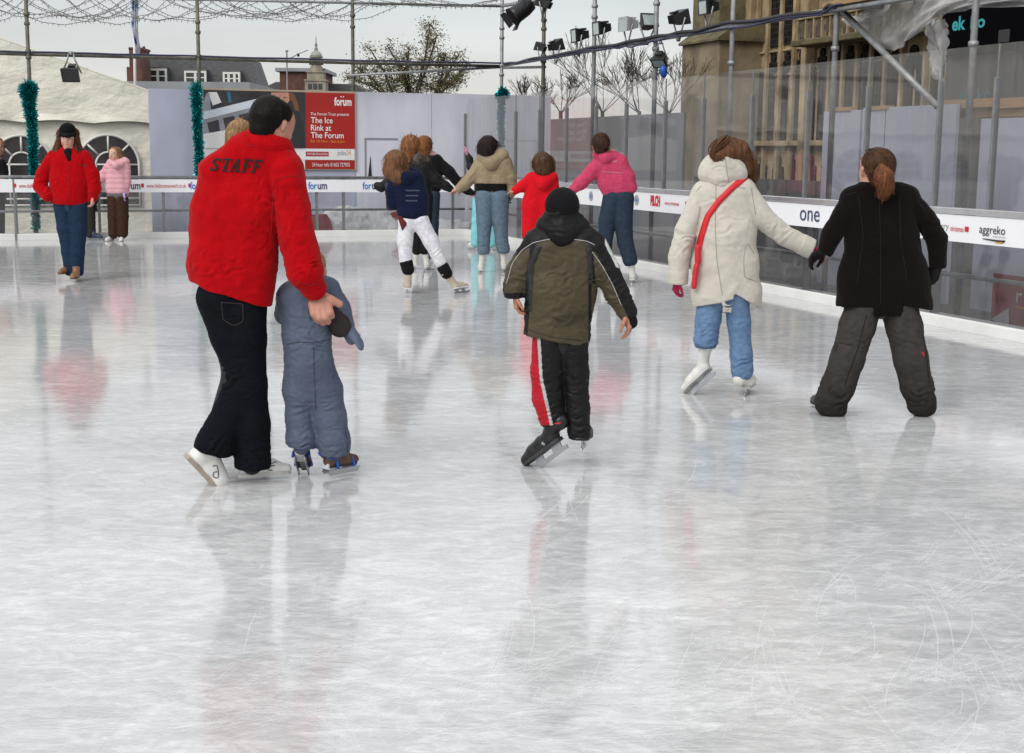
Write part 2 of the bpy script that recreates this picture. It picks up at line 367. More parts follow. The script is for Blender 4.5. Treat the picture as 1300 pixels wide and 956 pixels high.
def glass_mat(name, haze, tint=.93):
    M = bpy.data.materials.new(name); M.use_nodes = True; nt = M.node_tree; n = nt.nodes; l = nt.links
    for x in list(n):
        if x.type != 'OUTPUT_MATERIAL': n.remove(x)
    o = [x for x in n if x.type == 'OUTPUT_MATERIAL'][0]
    tr = n.new('ShaderNodeBsdfTransparent'); tr.inputs[0].default_value = (tint, tint, tint*1.01, 1)
    gl = n.new('ShaderNodeBsdfGlossy'); gl.inputs['Roughness'].default_value = .035; gl.inputs[0].default_value = (.9, .9, .92, 1)
    df = n.new('ShaderNodeBsdfDiffuse'); df.inputs[0].default_value = (.30, .30, .31, 1)
    tc = n.new('ShaderNodeTexCoord')
    def ns(sc, s, d=4):
        mp = n.new('ShaderNodeMapping'); mp.inputs['Scale'].default_value = sc; l.new(tc.outputs['Object'], mp.inputs[0])
        x = n.new('ShaderNodeTexNoise'); x.inputs['Scale'].default_value = s; x.inputs['Detail'].default_value = d; l.new(mp.outputs[0], x.inputs[0]); return x.outputs[0]
    mr = n.new('ShaderNodeMapRange'); mr.inputs[1].default_value = .35; mr.inputs[2].default_value = .75; mr.inputs[3].default_value = haze*.55; mr.inputs[4].default_value = haze*1.9; l.new(ns((6, 6, .35), 3, 6), mr.inputs[0])
    bp = n.new('ShaderNodeBump'); bp.inputs['Strength'].default_value = .5; bp.inputs['Distance'].default_value = .0025; l.new(ns((1, 1, 1), 1.6, 1), bp.inputs['Height']); l.new(bp.outputs[0], gl.inputs['Normal'])
    fz = n.new('ShaderNodeFresnel'); fz.inputs[0].default_value = 1.8
    m1 = n.new('ShaderNodeMixShader'); l.new(fz.outputs[0], m1.inputs[0]); l.new(tr.outputs[0], m1.inputs[1]); l.new(gl.outputs[0], m1.inputs[2])
    m2 = n.new('ShaderNodeMixShader'); l.new(mr.outputs[0], m2.inputs[0]); l.new(m1.outputs[0], m2.inputs[1]); l.new(df.outputs[0], m2.inputs[2])
    l.new(m2.outputs[0], o.inputs[0]); return M
GL = glass_mat('acrylic', .11, .92); GL2 = glass_mat('acrylic_low', .05, .9)
RAILZ, TOPZ, KZ = 1.0, 2.34, .1
def pane(fr, a0, a1, b0, b1, c, m, par):
    mb = MB(); mb.add(fr([(a0, b0, c), (a1, b0, c), (a1, b1, c), (a0, b1, c)]), [(0, 1, 2, 3)]); return mb.build('glass_panel', m, par)
RB = empty('side_barrier', Cn); tag(RB, 'tall see-through side barrier along the right of the ice with white advert band', 'barrier')
mb = MB().box((-.12, -.01, 0), (KR, KZ, .16), FR); mb.build('kick_board', white_pl, RB, bevel=.012)
mb = MB(); mb.box((0, RAILZ-.03, -.02), (KR, RAILZ+.025, .05), FR); mb.build('top_rail', mat('rail_metal', (.62, .62, .64), .25, metal=.8, var=.08, vscale=8), RB, bevel=.008)
mb = MB(); mb.box((0, .74, -.006), (KR, RAILZ-.035, .002), FR); mb.build('advert_band', banner_m, RB)
edges = [0.]; pxs = [653, 683, 717, 754, 792, 841, 889, 949, 1019, 1094, 1184, 1254]
edges += [RW(x, 240 if x < 900 else 270)[0] for x in pxs]; edges += [edges[-1]+1.05*i for i in range(1, 9)]
for i, (a0, a1) in enumerate(zip(edges[:-1], edges[1:])):
    pane(FR, a0+.004, a1-.004, RAILZ+.02, TOPZ, .014, GL, RB); pane(FR, a0+.004, a1-.004, KZ, .74, .03, GL2, RB)
for i, a in enumerate(edges[1:]):
    MB().box((a-.014, RAILZ+.026, -.012), (a+.014, 2.08, .04), FR).build('upright', alu, RB, bevel=.004)
    mb = MB().box((a-.006, 2.08, .008), (a+.006, TOPZ, .02), FR); mb.build('joint_strip', alu, RB)
    if i % 2 == 0: MB().box((a-.03, KZ, .05), (a+.03, .95, .11), FR).build('support_post', alu, RB)
mb = MB().tube(FR([(0, .45, .09), (KR, .45, .09)]), .021, 10); mb.build('lower_rail', galv, RB, True)
FB = empty('end_barrier', Cn); tag(FB, 'waist-high barrier across the far end of the ice with white advert band', 'barrier')
FL = 22.
MB().box((-.1, -.01, 0), (FL, KZ, .16), FF).build('kick_board', white_pl, FB, bevel=.012)
MB().tube(FF([(0, RAILZ-.01, .02), (FL, RAILZ-.01, .02)]), .026, 10).build('top_rail', galv, FB, True)
MB().box((0, .75, -.008), (FL, .955, .0), FF).build('advert_band', banner_m, FB)
MB().tube(FF([(0, .45, .05), (FL, .45, .05)]), .02, 10).build('lower_rail', galv, FB, True)
fe = [0.] + [FW(x, 260)[0] for x in (576, 437, 403, 298, 208, 126, 20)] + [11, 13, 15, 17, 19]; fe.sort()
for a0, a1 in zip(fe[:-1], fe[1:]): pane(FF, a0+.01, a1-.01, KZ, .74, .03, GL2, FB)
for a in fe[1:]:
    MB().box((a-.022, KZ, .034), (a+.022, .96, .075), FF).build('post', alu, FB)
a = FW(17, 260)[0]; MB().box((a-.03, .0, -.01), (a+.0, .96, .03), FF).build('gate_post', alu, FB)
for x in (593, 621):                         # short acrylic return by the corner
    a = FW(x, 200)[0] if x < 600 else 0
a = FW(593, 200)[0]+.03
MB().box((a-.02, RAILZ, -.0), (a+.02, 2.1, .04), FF).build('upright', alu, FB)
# ---- words on the bands
def band_text(fr, P, txt, x0, x1, y0, y1, m_, par, **k):
    a0, _ = P(x0, y0); a1, _ = P(x1, y0); xm = (x0+x1)/2; z0 = P(xm, y1)[1]; z1 = P(xm, y0)[1]
    return text_on(txt, fr, a0, a1, z0, z1, m_, par, depth=-.0125, name='lettering', **k)
for x in (91, 154, 241, 391, 460, 545):
    dx = 24
    band_text(FF, FW, 'for', x, x+11, 231, 240.5, ink['blue'], FB, bold=.02); band_text(FF, FW, 'um', x+12, x+dx, 233.5, 240.5, ink['navy'], FB, bold=.02)
for x in (24, 186):
    band_text(FF, FW, 'www.theforumnorwich.co.uk', x, x+50, 233, 238.5, ink['red'], FB)
    for q in (x-7, x+53): MB().box((*[FW(q, 236)[0], FW(q, 238)[1]], -.012), (FW(q+3.5, 236)[0], FW(q, 233)[1], -.009), FF).build('emblem', ink['red'], FB)
band_text(FR, RW, 'PILCH', 827, 839, 248, 262, ink['red'], RB, bold=.05)
band_text(FR, RW, 'PILCH', 871, 882, 256, 270, ink['red'], RB, bold=.05)
band_text(FR, RW, 'merry christmas', 845, 863, 256, 262, ink['red'], RB, bold=.01)
band_text(FR, RW, 'merry', 1186, 1206, 285, 293, ink['grey'], RB); band_text(FR, RW, 'christmas', 1208, 1225, 287, 294, ink['red'], RB, bold=.005)
a0, z0 = RW(1226, 294); a1, z1 = RW(1231, 288); MB().box((a0, z0, -.012), (a1, z1, -.009), FR).build('emblem', ink['red'], RB)
band_text(FR, RW, 'one', 1017, 1042, 267, 281, ink['navy'], RB)
band_text(FR, RW, 'aggreko', 1245, 1278, 286.5, 300.5, ink['black'], RB, bold=.0)
band_text(FR, RW, 'event services', 1262, 1278, 299.6, 302, ink['grey'], RB)
mb = MB(); pts = [RW(*q) for q in ((1249, 303), (1258, 304.5), (1268, 306), (1277, 306.5), (1273, 309))]
mb.tube(FR([(a, z, -.012) for a, z in pts]), [.003, .006, .008, .008, .002], 6); mb.build('swoosh', ink['black'], RB)
mb = MB(); pts = [RW(*q) for q in ((1265, 308.2), (1271, 308), (1276, 307.3))]; mb.tube(FR([(a, z, -.014) for a, z in pts]), [.002, .006, .002], 6); mb.build('swoosh', ink['orange'], RB)
for x, y in ((751, 249), (809, 254)):        # round grey seal
    c = np.array(RW(x, y)); 
    for r0, r1 in ((.03, .045), (.0, .02), (.055, .066)):
        mb = MB(); k = 28; v = [(c[0]+r*math.cos(t*2*math.pi/k), c[1]+r*math.sin(t*2*math.pi/k), -.011) for r in (r0, r1) for t in range(k)]
        mb.add(FR(v), [(i, (i+1) % k, k+(i+1) % k, k+i) for i in range(k)]); mb.build('seal_ring', ink['grey'] if r0 else ink['blue'], RB)
# ------------------------------------------------------------------ scaffold frame above and outside the barriers
SF = empty('scaffold_frame', Cn+nf*.6); tag(SF, 'galvanised tube scaffold frame standing round the far end and the right side of the rink', 'scaffold')
OFF = .55
def upright(fr, a, c, ztop, m_, rings, r=.031):
    p = MB().tube(fr([(a, -.12, c), (a, ztop, c)]), r, 12).build('upright', m_, SF, True)
    for z in rings:
        MB().tube(fr([(a, z-.028, c), (a, z-.02, c), (a, z+.02, c), (a, z+.028, c)]), [r*1.1, r*1.5, r*1.5, r*1.1], 12).build('coupler', m_, p, True)
def zF(x, y, o=OFF): return FW(x, y, o)[1]
for x, ys in ((36, (18, 30, 65, 73, 104)), (252, (28, 41, 71)), (448, (20, 34, 80, 97)), (637, (36, 48, 83, 95))):
    oo = 1.0 if x == 448 else OFF; upright(FF, FW(x, 70, oo)[0], oo, 5.2, galv_old if x < 500 else galv, [zF(x, y, oo) for y in ys])
xr = [690, 754, 832, 929, 1060, 1235]
for x, ys in zip(xr, ((26, 37, 71, 78, 110), (8, 22, 63), (5, 48, 62), (34, 80), (62,), (56,))):
    upright(FR, RW(x, 70, OFF)[0], OFF, 6.0, galv_old if x == 690 else galv, [RW(x, y, OFF)[1] for y in ys], .031)
for x in (1500,): upright(FR, RW(x, 70, OFF)[0], OFF, 6, galv, [])
def ledger(fr, P, pts, r, c, m_=galv):
    q = [P(x, y, c) for x, y in pts]; return MB().tube(fr([(a, z, c) for a, z in q]), r, 12).build('ledger', m_, SF, True)
ledger(FF, FW, [(-200, 62.5), (36, 69), (252, 74.5), (448, 80), (640, 84)], .026, OFF+.05, galv_old)
ledger(FF, FW, [(150, -3), (640, 8)], .022, OFF+.05)
ledger(FF, FW, [(440, 96), (640, 85)], .022, OFF+.06)
ledger(FR, RW, [(640, 83), (832, 50), (1062, 12), (1250, -18)], .03, OFF-.05)
ledger(FR, RW, [(640, 86), (692, 85)], .022, OFF+.05)
ledger(FR, RW, [(637, 8), (700, -2)], .024, OFF+.05)
ledger(FR, RW, [(1060, 10), (1120, 8)], .022, OFF+.1)
q = [RW(1063, 8, OFF+.1), RW(1190, 135, OFF+.1)]; MB().tube(FR([(q[0][0], q[0][1], OFF+.1), (q[1][0], q[1][1], OFF+.1)]), .032, 12).build('brace', galv, SF, True)
mb = MB(); a0, z0 = RW(1055, 10, OFF); a1, z1 = RW(1135, -4, OFF); mb.box((a0, z0-.0, OFF-.1), (a1, z0+.05, OFF+.25), FR); mb.build('board', mat('raw_wood', (.34, .20, .10), .7, var=.2, vscale=6, stretch=(1, 1, 8)), SF)
wood = _mats['raw_wood']
# cables tied to the ledgers
def cable(name, fr, P, pts, c, r, label, m_, n=90, amp=.018, sag=0):
    q = np.array([P(x, y, c) for x, y in pts]); t = np.linspace(0, len(q)-1, n); A = np.interp(t, range(len(q)), q[:, 0]); Z = np.interp(t, range(len(q)), q[:, 1])
    k = np.linspace(0, 30, n); Z = Z + amp*noise3(np.stack([k*.55, k*0+r*77, k*0], 1))*2; P3 = fr(np.stack([A, Z, np.full(n, c)+amp*.6*np.sin(k*1.3)], 1))
    o = MB().tube(P3, r, 7).build(name, m_, None, True, loc=P3[0]); return tag(o, label, 'cable')
cb = mat('cable_blue', (.02, .022, .07), .5); cbk = mat('cable_black', (.015, .015, .02), .5)
cable('power_cable', FF, FW, [(-100, 62), (36, 66), (252, 71), (448, 77), (640, 80)], OFF-.02, .016, 'dark blue power cable taped along the far scaffold tube', cb, amp=.012)
cable('power_cable', FR, RW, [(640, 82), (690, 72), (754, 59.5), (832, 46), (900, 34), (1040, 14), (1060, 7)], OFF-.1, .022, 'thick dark cable loom wrapped along the tube under the floodlights', cbk, amp=.03)
cable('power_cable', FR, RW, [(640, 80), (690, 76), (754, 64), (800, 60), (832, 52), (900, 38), (1040, 20), (1066, 4)], OFF-.13, .011, 'thin blue lead drooping from the tube under the floodlights', cb, amp=.05)
# ------------------------------------------------------------------ hoarding + billboard + snow heap
HO = .85
hb = mat('hoarding_paint', (.41, .43, .54), .55, var=.1, vscale=2.2, bump=.1, bscale=8, stretch=(1, 1, .4))
hb2 = mat('hoarding_paint_pale', (.63, .63, .71), .55, var=.12, vscale=2.2, bump=.1, bscale=8, stretch=(1, 1, .4))
HD = empty('hoarding', FF((5, 0, HO))); tag(HD, 'long grey painted board fence behind the far barrier, with a cut door outline', 'hoarding')
hx = [188, 257, 330, 451, 548, 640, 700]
for i in range(len(hx)-1):
    a0, a1 = FW(hx[i], 117, HO)[0], FW(hx[i+1], 117, HO)[0]; zt = FW((hx[i]+hx[i+1])/2, 113+8*(hx[i]-188)/450, HO)[1]
    MB().box((a0-.004, -.12, HO), (a1+.004, zt, HO+.05), FF).build('board', hb if i < 3 else hb2, HD)
mb = MB()
for (x0, y0, x1, y1) in ((463, 176, 465, 226), (463, 175.5, 505, 177.5)):
    a0, z0 = FW(x0, y1, HO); a1, z1 = FW(x1, y0, HO); mb.box((a0, z0, HO-.006), (a1, z1, HO-.001), FF)
mb.build('door_outline', ink['grey'], HD)
v = [FW(467, 226, HO), FW(472, 226, HO), FW(470, 198, HO)]; MB().prism(v, HO-.012, HO-.004, FF).build('black_wedge', ink['black'], HD)
BB = empty('billboard', FF((5, 1.5, HO-.03))); tag(BB, 'red and photo billboard for the ice rink fixed to the grey boards', 'billboard')
BO = HO-.035
def bbox(x0, y0, x1, y1, d, m_, name, par=BB):
    xm = (x0+x1)/2; a0 = FW(x0, y0, BO)[0]; a1 = FW(x1, y0, BO)[0]; z0 = FW(xm, y1, BO)[1]; z1 = FW(xm, y0, BO)[1]
    return MB().box((a0, z0, BO-d), (a1, z1, BO-d+.004 if d else BO+.03), FF).build(name, m_, par)
red = mat('poster_red', (.38, .012, .008), .35, var=.04); 
bbox(256.5, 114, 451.5, 215.5, 0, mat('poster_edge', (.45, .36, .26), .6), 'backing')
bbox(258, 115.5, 388, 188, .006, mat('poster_dark', (.035, .03, .035), .4, var=.6, vscale=3), 'photo_panel')
bbox(387.5, 118, 450, 189, .008, red, 'red_panel'); bbox(258, 188, 450, 203, .008, mat('poster_white', (.78, .77, .78), .4), 'white_strip'); bbox(387.5, 203, 450, 214.5, .008, red, 'red_strip')
bbox(258, 203, 387, 214.5, .008, _mats['poster_white'], 'white_strip')
def bpoly(pts, d, m_, name):
    return MB().prism([FW(x, y, BO) for x, y in pts], BO-d-.003, BO-d, FF).build(name, m_, BB)
pw = _mats['poster_white']; pg = mat('poster_grey', (.28, .29, .33), .4, var=.3, vscale=4)
bpoly([(258, 150), (300, 140), (345, 133), (345, 188), (258, 188)], .010, pg, 'photo_shape')
bpoly([(258, 142), (340, 122), (341, 131), (258, 152)], .014, mat('poster_band', (.62, .66, .74), .4), 'photo_shape')
for (x0, y0, x1, y1, x2, y2, x3, y3) in ((263, 156, 277, 152, 279, 166, 266, 170), (283, 150, 297, 147, 299, 160, 286, 164), (303, 146, 316, 143, 318, 155, 306, 159)):
    bpoly([(x0, y0), (x1, y1), (x2, y2), (x3, y3)], .0175, _mats['poster_dark'], 'photo_shape')
bpoly([(258, 170), (300, 163), (340, 170), (352, 188), (258, 188)], .0185, pw, 'photo_shape')
bpoly([(264, 117), (275, 117), (281, 130), (270, 134)], .0125, pw, 'photo_shape'); bpoly([(288, 117), (292, 117), (294, 130), (290, 130)], .0125, mat('poster_blue', (.02, .16, .25), .4), 'photo_shape')
bpoly([(258, 130), (262, 118), (266, 118), (268, 140), (258, 143)], .0125, pg, 'photo_shape')
def ell(cx, cy, rx, ry, k=20): return [(cx+rx*math.cos(t*2*math.pi/k), cy+ry*math.sin(t*2*math.pi/k)) for t in range(k)]
bpoly([(340, 188), (338, 150), (345, 136), (362, 132), (376, 138), (384, 160), (386, 188)], .020, mat('poster_coat', (.022, .024, .025), .4), 'photo_shape')
bpoly([(343, 118), (372, 118), (378, 130), (380, 142), (374, 140), (370, 128), (345, 126)], .0235, mat('poster_hair', (.16, .07, .03), .5), 'photo_shape')
bpoly([(344, 117.5), (366, 117.5), (367, 128), (360, 137), (350, 137), (344, 128)], .0265, mat('poster_skin', (.50, .24, .17), .5), 'photo_shape')
for x in (350, 361): bpoly(ell(x, 124, 2.2, .8), .030, _mats['poster_hair'], 'photo_shape')
bpoly(ell(356, 132, 3.0, .7), .030, mat('poster_lip', (.32, .08, .07), .5), 'photo_shape')
def btext(t, x0, x1, y0, y1, m_, **k):
    a0 = FW(x0, y0, BO)[0]; a1 = FW(x1, y0, BO)[0]; xm = (x0+x1)/2
    text_on(t, FF, a0, a1, FW(xm, y1, BO)[1], FW(xm, y0, BO)[1], m_, BB, depth=BO-.0115, **k)
btext('forum', 424, 446, 123.5, 134.5, ink['white'], bold=.03); bbox(432, 122.2, 433.5, 123.6, .012, ink['white'], 'dot'); bbox(435, 122.2, 436.5, 123.6, .012, ink['white'], 'dot')
btext('The Forum Trust presents', 394, 443, 143, 148, ink['white'])
btext('The Ice', 394.5, 422, 149, 156.5, ink['white'], bold=.008); btext('Rink at', 394.5, 420, 158.5, 166, ink['white'], bold=.008); btext('The Forum', 394.5, 436, 168, 175.5, ink['white'], bold=.008)
btext('Sat 10 Nov - Sun 6 Jan', 394, 437, 177.5, 182, ink['orange'])
bbox(388, 192.5, 417, 198.5, .011, red, 'sponsor_plate'); btext('FURTHER EDUCATION', 389.5, 415.5, 194, 197, ink['white'])
a0 = None
btext('jobs', 428, 439, 190.5, 199, ink['grey']); btext('24', 439.5, 445, 190.5, 197, ink['orange'])
btext('24 hour info 01603 727905', 396, 444, 206.5, 211.5, ink['white'])
# grey site fence behind the side barrier
o = MB().box((-9, -.12, 5.0), (RW(868, 150, 5.)[0], 2.25, 5.06), FR).build('site_fence', mat('site_fence', (.17, .17, .175), .7, var=.25, vscale=1.3, stretch=(1, 1, .3)), loc=FR((0, -.12, 5))); tag(o, 'dull grey board fence seen through the side glass near the far corner', 'fence')
# heap of scraped snow and a red tarpaulin behind the barrier
sn = mat('scraped_snow', (.66, .67, .68), .8, var=.12, vscale=8, bump=.8, bscale=25, dist=.03)
def heap(pts, off, label):
    pr = []
    for (x, y, w, h) in pts:
        a, z = FW(x, y, off); c = FF((a, z, off)); pr.append(('e', c, (w, .2, h), .1))
    V, Q = sdf_mesh(pr, .035); nn = vnormals(V, Q); V = V + nn*(.07*noise3(V*7)+.05*noise3(V*17))[:, None]; V[:, 2] = np.maximum(V[:, 2], -.12)
    g = FF((FW(pts[0][0], 280, off)[0], 0, off)); tag(np_mesh('snow_heap', V, Q, sn, org=g), label, 'snow heap')
heap([(455, 288, .75, .28), (440, 282, .5, .28), (470, 280, .45, .22), (425, 292, .5, .2), (445, 276, .2, .14), (500, 296, .6, .12)], .5, 'heap of scraped ice shavings piled behind the far barrier by the boards')
heap([(568, 292, .5, .2), (550, 296, .5, .12)], .5, 'small low heap of ice shavings behind the barrier near the corner')
mb = MB(); v = [FW(x, y, .3) for x, y in ((391, 305), (391, 273), (415, 272), (420, 280), (425, 305))]; mb.prism(v, .3, .45, FF); 
tag(mb.build('red_crate', mat('dull_red', (.25, .015, .02), .6, var=.2), loc=FF((v[0][0], 0, .3))), 'dark red covered box behind the far barrier left of the snow heap', 'box')
mb = MB(); v = [FW(x, y, .3) for x, y in ((498, 290), (498, 270), (506, 268), (508, 290))]; mb.prism(v, .3, .4, FF)
tag(mb.build('red_crate', _mats['dull_red'], loc=FF((v[0][0], 0, .3))), 'narrow red box behind the far barrier right of the snow heap', 'box')
# ------------------------------------------------------------------ marquee
TO = 3.6
canvas = mat('tent_canvas', (.86, .82, .71), .6, var=.07, vscale=1.2, bump=.6, bscale=1.9, dist=.12, stretch=(1, 1, 1.6))
TN = empty('marquee', FF((9, 0, TO))); tag(TN, 'cream marquee tent with arched windows behind the far left barrier', 'marquee')
aR, zE = FW(192, 116, TO); a1, z1 = FW(0, 48, TO); sl_ = (z1-zE)/(a1-aR); aP = aR+9.0; zP = zE+sl_*9.0
fl = FF
MB().add(FF([(aR, -.12, TO), (aR+30, -.12, TO), (aR+30, zE-.3, TO), (aR, zE-.3, TO)]), [(0, 1, 2, 3)]).build('wall', canvas, TN)
n_ = 60; V = []; F = []
gv = [(aR-.03, FW(100, 152, TO)[1]), (aR+30, FW(100, 152, TO)[1]), (aR+30, zE), (aP, zP), (aR-.03, zE)]
mb = MB(); mb.prism(gv, TO-.06, TO-.03, FF); mb.build('gable', canvas, TN)
mb = MB(); A = np.linspace(aR-.05, aR+30, 220); zv = FW(100, 153, TO-.1)[1]; bot = zv - .05 + .05*np.abs(np.sin((A)*2.6))
V = np.concatenate([np.stack([A, np.full(220, zv+.12), np.full(220, TO-.075)+.02*np.sin(A*3)], 1), np.stack([A, bot, np.full(220, TO-.10)+.03*np.sin(A*5.2)], 1)])
mb.add(FF(V), [(i, i+1, 221+i, 220+i) for i in range(219)]); mb.build('valance', canvas, TN, True)
mb.v = []; mb.f = []; mb.n = 0; mb.tube(FF(np.stack([A, bot-.006, np.full(220, TO-.105)+.03*np.sin(A*5.2)], 1)), .011, 5); mb.build('valance_hem', mat('hem', (.16, .15, .13), .7), TN, True)
mb = MB(); mb.add(FF([(aR-.1, zE-.05, TO-.07), (aP, zP, TO-.07), (aP, zP, TO+12), (aR-.1, zE-.05, TO+12)]), [(0, 1, 2, 3)]); mb.add(FF([(aP, zP, TO-.07), (aR+30.1, zE-.05, TO-.07), (aR+30.1, zE-.05, TO+12), (aP, zP, TO+12)]), [(0, 1, 2, 3)]); mb.build('roof', canvas, TN)
mb = MB(); mb.add(FF([(aR, -.12, TO), (aR, zE, TO), (aR, zE, TO+12), (aR, -.12, TO+12)]), [(0, 1, 2, 3)]); mb.build('side_wall', canvas, TN)
wdark = mat('tent_window', (.045, .038, .04), .25, var=.5, vscale=3); wwhite = mat('window_tape', (.74, .73, .70), .5)
for xc in [28 + 110*q for q in (1, 0, -1, -2, -3, -4, -5, -6, -7, -8)]:
    ac, zs = FW(xc, 209, TO); R_ = abs(FW(xc-39, 209, TO)[0]-ac); zb = FW(xc, 262, TO)[1]
    arc = [(ac+R_*math.cos(t), zs+R_*math.sin(t)) for t in np.linspace(0, math.pi, 25)]
    win = MB().prism(arc+[(ac-R_, zb), (ac+R_, zb)], TO-.03, TO-.01, FF).build('window', wdark, TN)
    mb = MB(); D = TO-.038
    mb.tube(FF([(x, z, D) for x, z in [(ac+R_, zb)]+arc+[(ac-R_, zb)]]), .028, 6)
    r2 = R_*.42; mb.tube(FF([(ac+r2*math.cos(t), zs+r2*math.sin(t), D) for t in np.linspace(0, math.pi, 17)]), .02, 6)
    for t in (math.pi/4, math.pi/2, 3*math.pi/4): mb.tube(FF([(ac+r2*math.cos(t), zs+r2*math.sin(t), D), (ac+R_*math.cos(t), zs+R_*math.sin(t), D)]), .02, 6)
    for z in (zs, zs-.62, zb+.02): mb.tube(FF([(ac-R_, z, D), (ac+R_, z, D)]), .018, 6)
    for x in (ac-r2, ac+r2): mb.tube(FF([(x, zs, D), (x, zb, D)]), .018, 6)
    mb.build('glazing_bars', wwhite, win, True)
# ------------------------------------------------------------------ buildings far behind
def pxr(Y, x0, y0, x1, y1):
    p = atY((x0+x1)/2, y1, Y); q = atY((x0+x1)/2, y0, Y); l_ = atY(x0, (y0+y1)/2, Y)[0]; r_ = atY(x1, (y0+y1)/2, Y)[0]; return l_, r_, p[2], q[2]
slate = mat('slate', (.095, .095, .10), .65, var=.3, vscale=3, bump=.4, bscale=10, stretch=(1, 1, 4), dist=.05)
brick = mat('dark_brick', (.11, .045, .035), .8, var=.3, vscale=2, bump=.2, bscale=8)
stone_g = mat('pale_stone', (.30, .27, .21), .8, var=.25, vscale=1.5)
paintw = mat('window_paint', (.66, .65, .60), .5); glz = mat('dark_glass', (.04, .045, .05), .1)
lead = mat('sheet_roof', (.26, .275, .29), .5, var=.15, vscale=.6)
HY = 80.
H = empty('slate_roofed_house', (atY(240, 110, HY)[0], HY, -.12)); tag(H, 'slate mansard-roofed house with three white dormer windows beyond the tent', 'house')
pl = [atY(x, y, HY) for x, y in ((160, 110), (331, 110), (319, 75.5), (176, 72))]
mb = MB(); P4 = pl + [p + np.array([0, 3, 0]) for p in pl]; mb.add(P4, [(0, 1, 2, 3), (1, 5, 6, 2), (3, 2, 6, 7), (4, 0, 3, 7), (5, 4, 7, 6)]); mb.build('roof', slate, H)
l_, r_, z0, z1 = pxr(HY, 150, 105, 334, 114); MB().box((l_, HY-.6, z0-.2), (r_, HY+14, z1-.15)).build('parapet', lead, H)
MB().box((l_+.5, HY+.2, -.12), (r_-.5, HY+13, z0)).build('wall', brick, H)
l_, r_, z0, z1 = pxr(HY, 166, 108, 342, 113); MB().box((l_, HY-6, z0-1), (r_, HY-.6, z0+.12)).build('lower_roof', lead, H)
for (x0, x1, y0, y1, k) in ((177, 212, 87, 106, 3), (234, 262, 90, 107, 2), (283, 305, 91.5, 108, 3)):
    l_, r_, z0, z1 = pxr(HY-.6, x0, y0, x1, y1)
    wn = MB().box((l_, HY-.55, z0), (r_, HY+1, z1+.1)).build('dormer_window', slate, H)
    MB().box((l_+.1, HY-.58, z0+.1), (r_-.1, HY-.56, z1-.05)).build('glass', glz, wn)
    mb = MB(); t = .11
    for a, b, c_, d in ((l_, l_+t, z0, z1), (r_-t, r_, z0, z1), (l_+t, r_-t, z0, z0+t), (l_+t, r_-t, z1-t, z1)): mb.box((a, HY-.64, c_), (b, HY-.552, d))
    for q in range(1, k): xx = l_+(r_-l_)*q/k; mb.box((xx-.07, HY-.63, z0+t), (xx+.07, HY-.585, z1-t))
    mb.box((l_+t, HY-.615, (z0+z1)/2-.03), (r_-t, HY-.59, (z0+z1)/2+.03)); mb.build('frame', paintw, wn)
ch = empty('brick_chimney', (*atY(171, 105, HY-3)[:2], 0)); tag(ch, 'tall dark brick chimney stack at the left end of the slate roof', 'chimney')
for (x0, x1, y0, y1, m_, nm) in ((161, 180, 85, 108, brick, 'base'), (164, 178, 62, 85, brick, 'stack'), (163, 179, 60, 63, brick, 'cap')):
    l_, r_, z0, z1 = pxr(HY-3, x0, y0, x1, y1); MB().box((l_, HY-3, z0 if nm != 'base' else -.12), (r_, HY-1, z1)).build(nm, m_, ch)
for x in (165.5, 176.5):
    l_, r_, z0, z1 = pxr(HY-3, x-1.5, 57, x+1.5, 61); MB().tube([((l_+r_)/2+0, HY-2, z0), ((l_+r_)/2, HY-2, z1)], [.09, .07]).build('pot', brick, ch, True)
# flag
FY = 45.
fp = empty('flagpole', (*atY(168, 118, FY)[:2], -.12)); tag(fp, 'white flagpole with a limp white and blue flag above the tent roof', 'flagpole')
MB().tube([(atY(168.5, 100, FY)[0], FY, -.12), (atY(169, -60, FY)[0], FY, atY(169, -60, FY)[2])], [.055, .04], 10).build('pole', mat('pole_white', (.75, .74, .72), .4), fp, True)
g = []; nx, nz = 14, 30
for j in range(nz+1):
    t = j/nz; y = -20 + t*88; w0 = 165.5 + (t > .25)*max(0, (t-.25))*11*1.0; w1 = 174 + 4.5*t - max(0, t-.9)*25
    w0 = 165.5+ max(0, t-.55)*18
    for i in range(nx+1):
        s = i/nx; p = atY(w0+(w1-w0)*s, y + 2*math.sin(s*3), FY); g.append(p+np.array([0, .25*math.sin(s*9+t*4)*(.3+s), 0]))
mb = MB(); mb.add(g, [(j*(nx+1)+i, j*(nx+1)+i+1, (j+1)*(nx+1)+i+1, (j+1)*(nx+1)+i) for j in range(nz) for i in range(nx)])
fo = mb.build('flag', None, fp, True); me = fo.data; ca = me.color_attributes.new('Col', 'FLOAT_COLOR', 'POINT')
for i_ in range(len(me.vertices)):
    j, i = divmod(i_, nx+1); t = j/nz; s = i/nx
    bl = (abs(((t*7.5 + s*.8) % 1.9)-.6) < .33 and .2 < s < .8 and t > .3) or (t < .36 and t > .2 and s > .3)
    ca.data[i_].color = (.03, .16, .42, 1) if bl else (.66, .64, .74, 1)
me.materials.append(mat('flag_cloth', (.7, .7, .75), .7, attr=True))
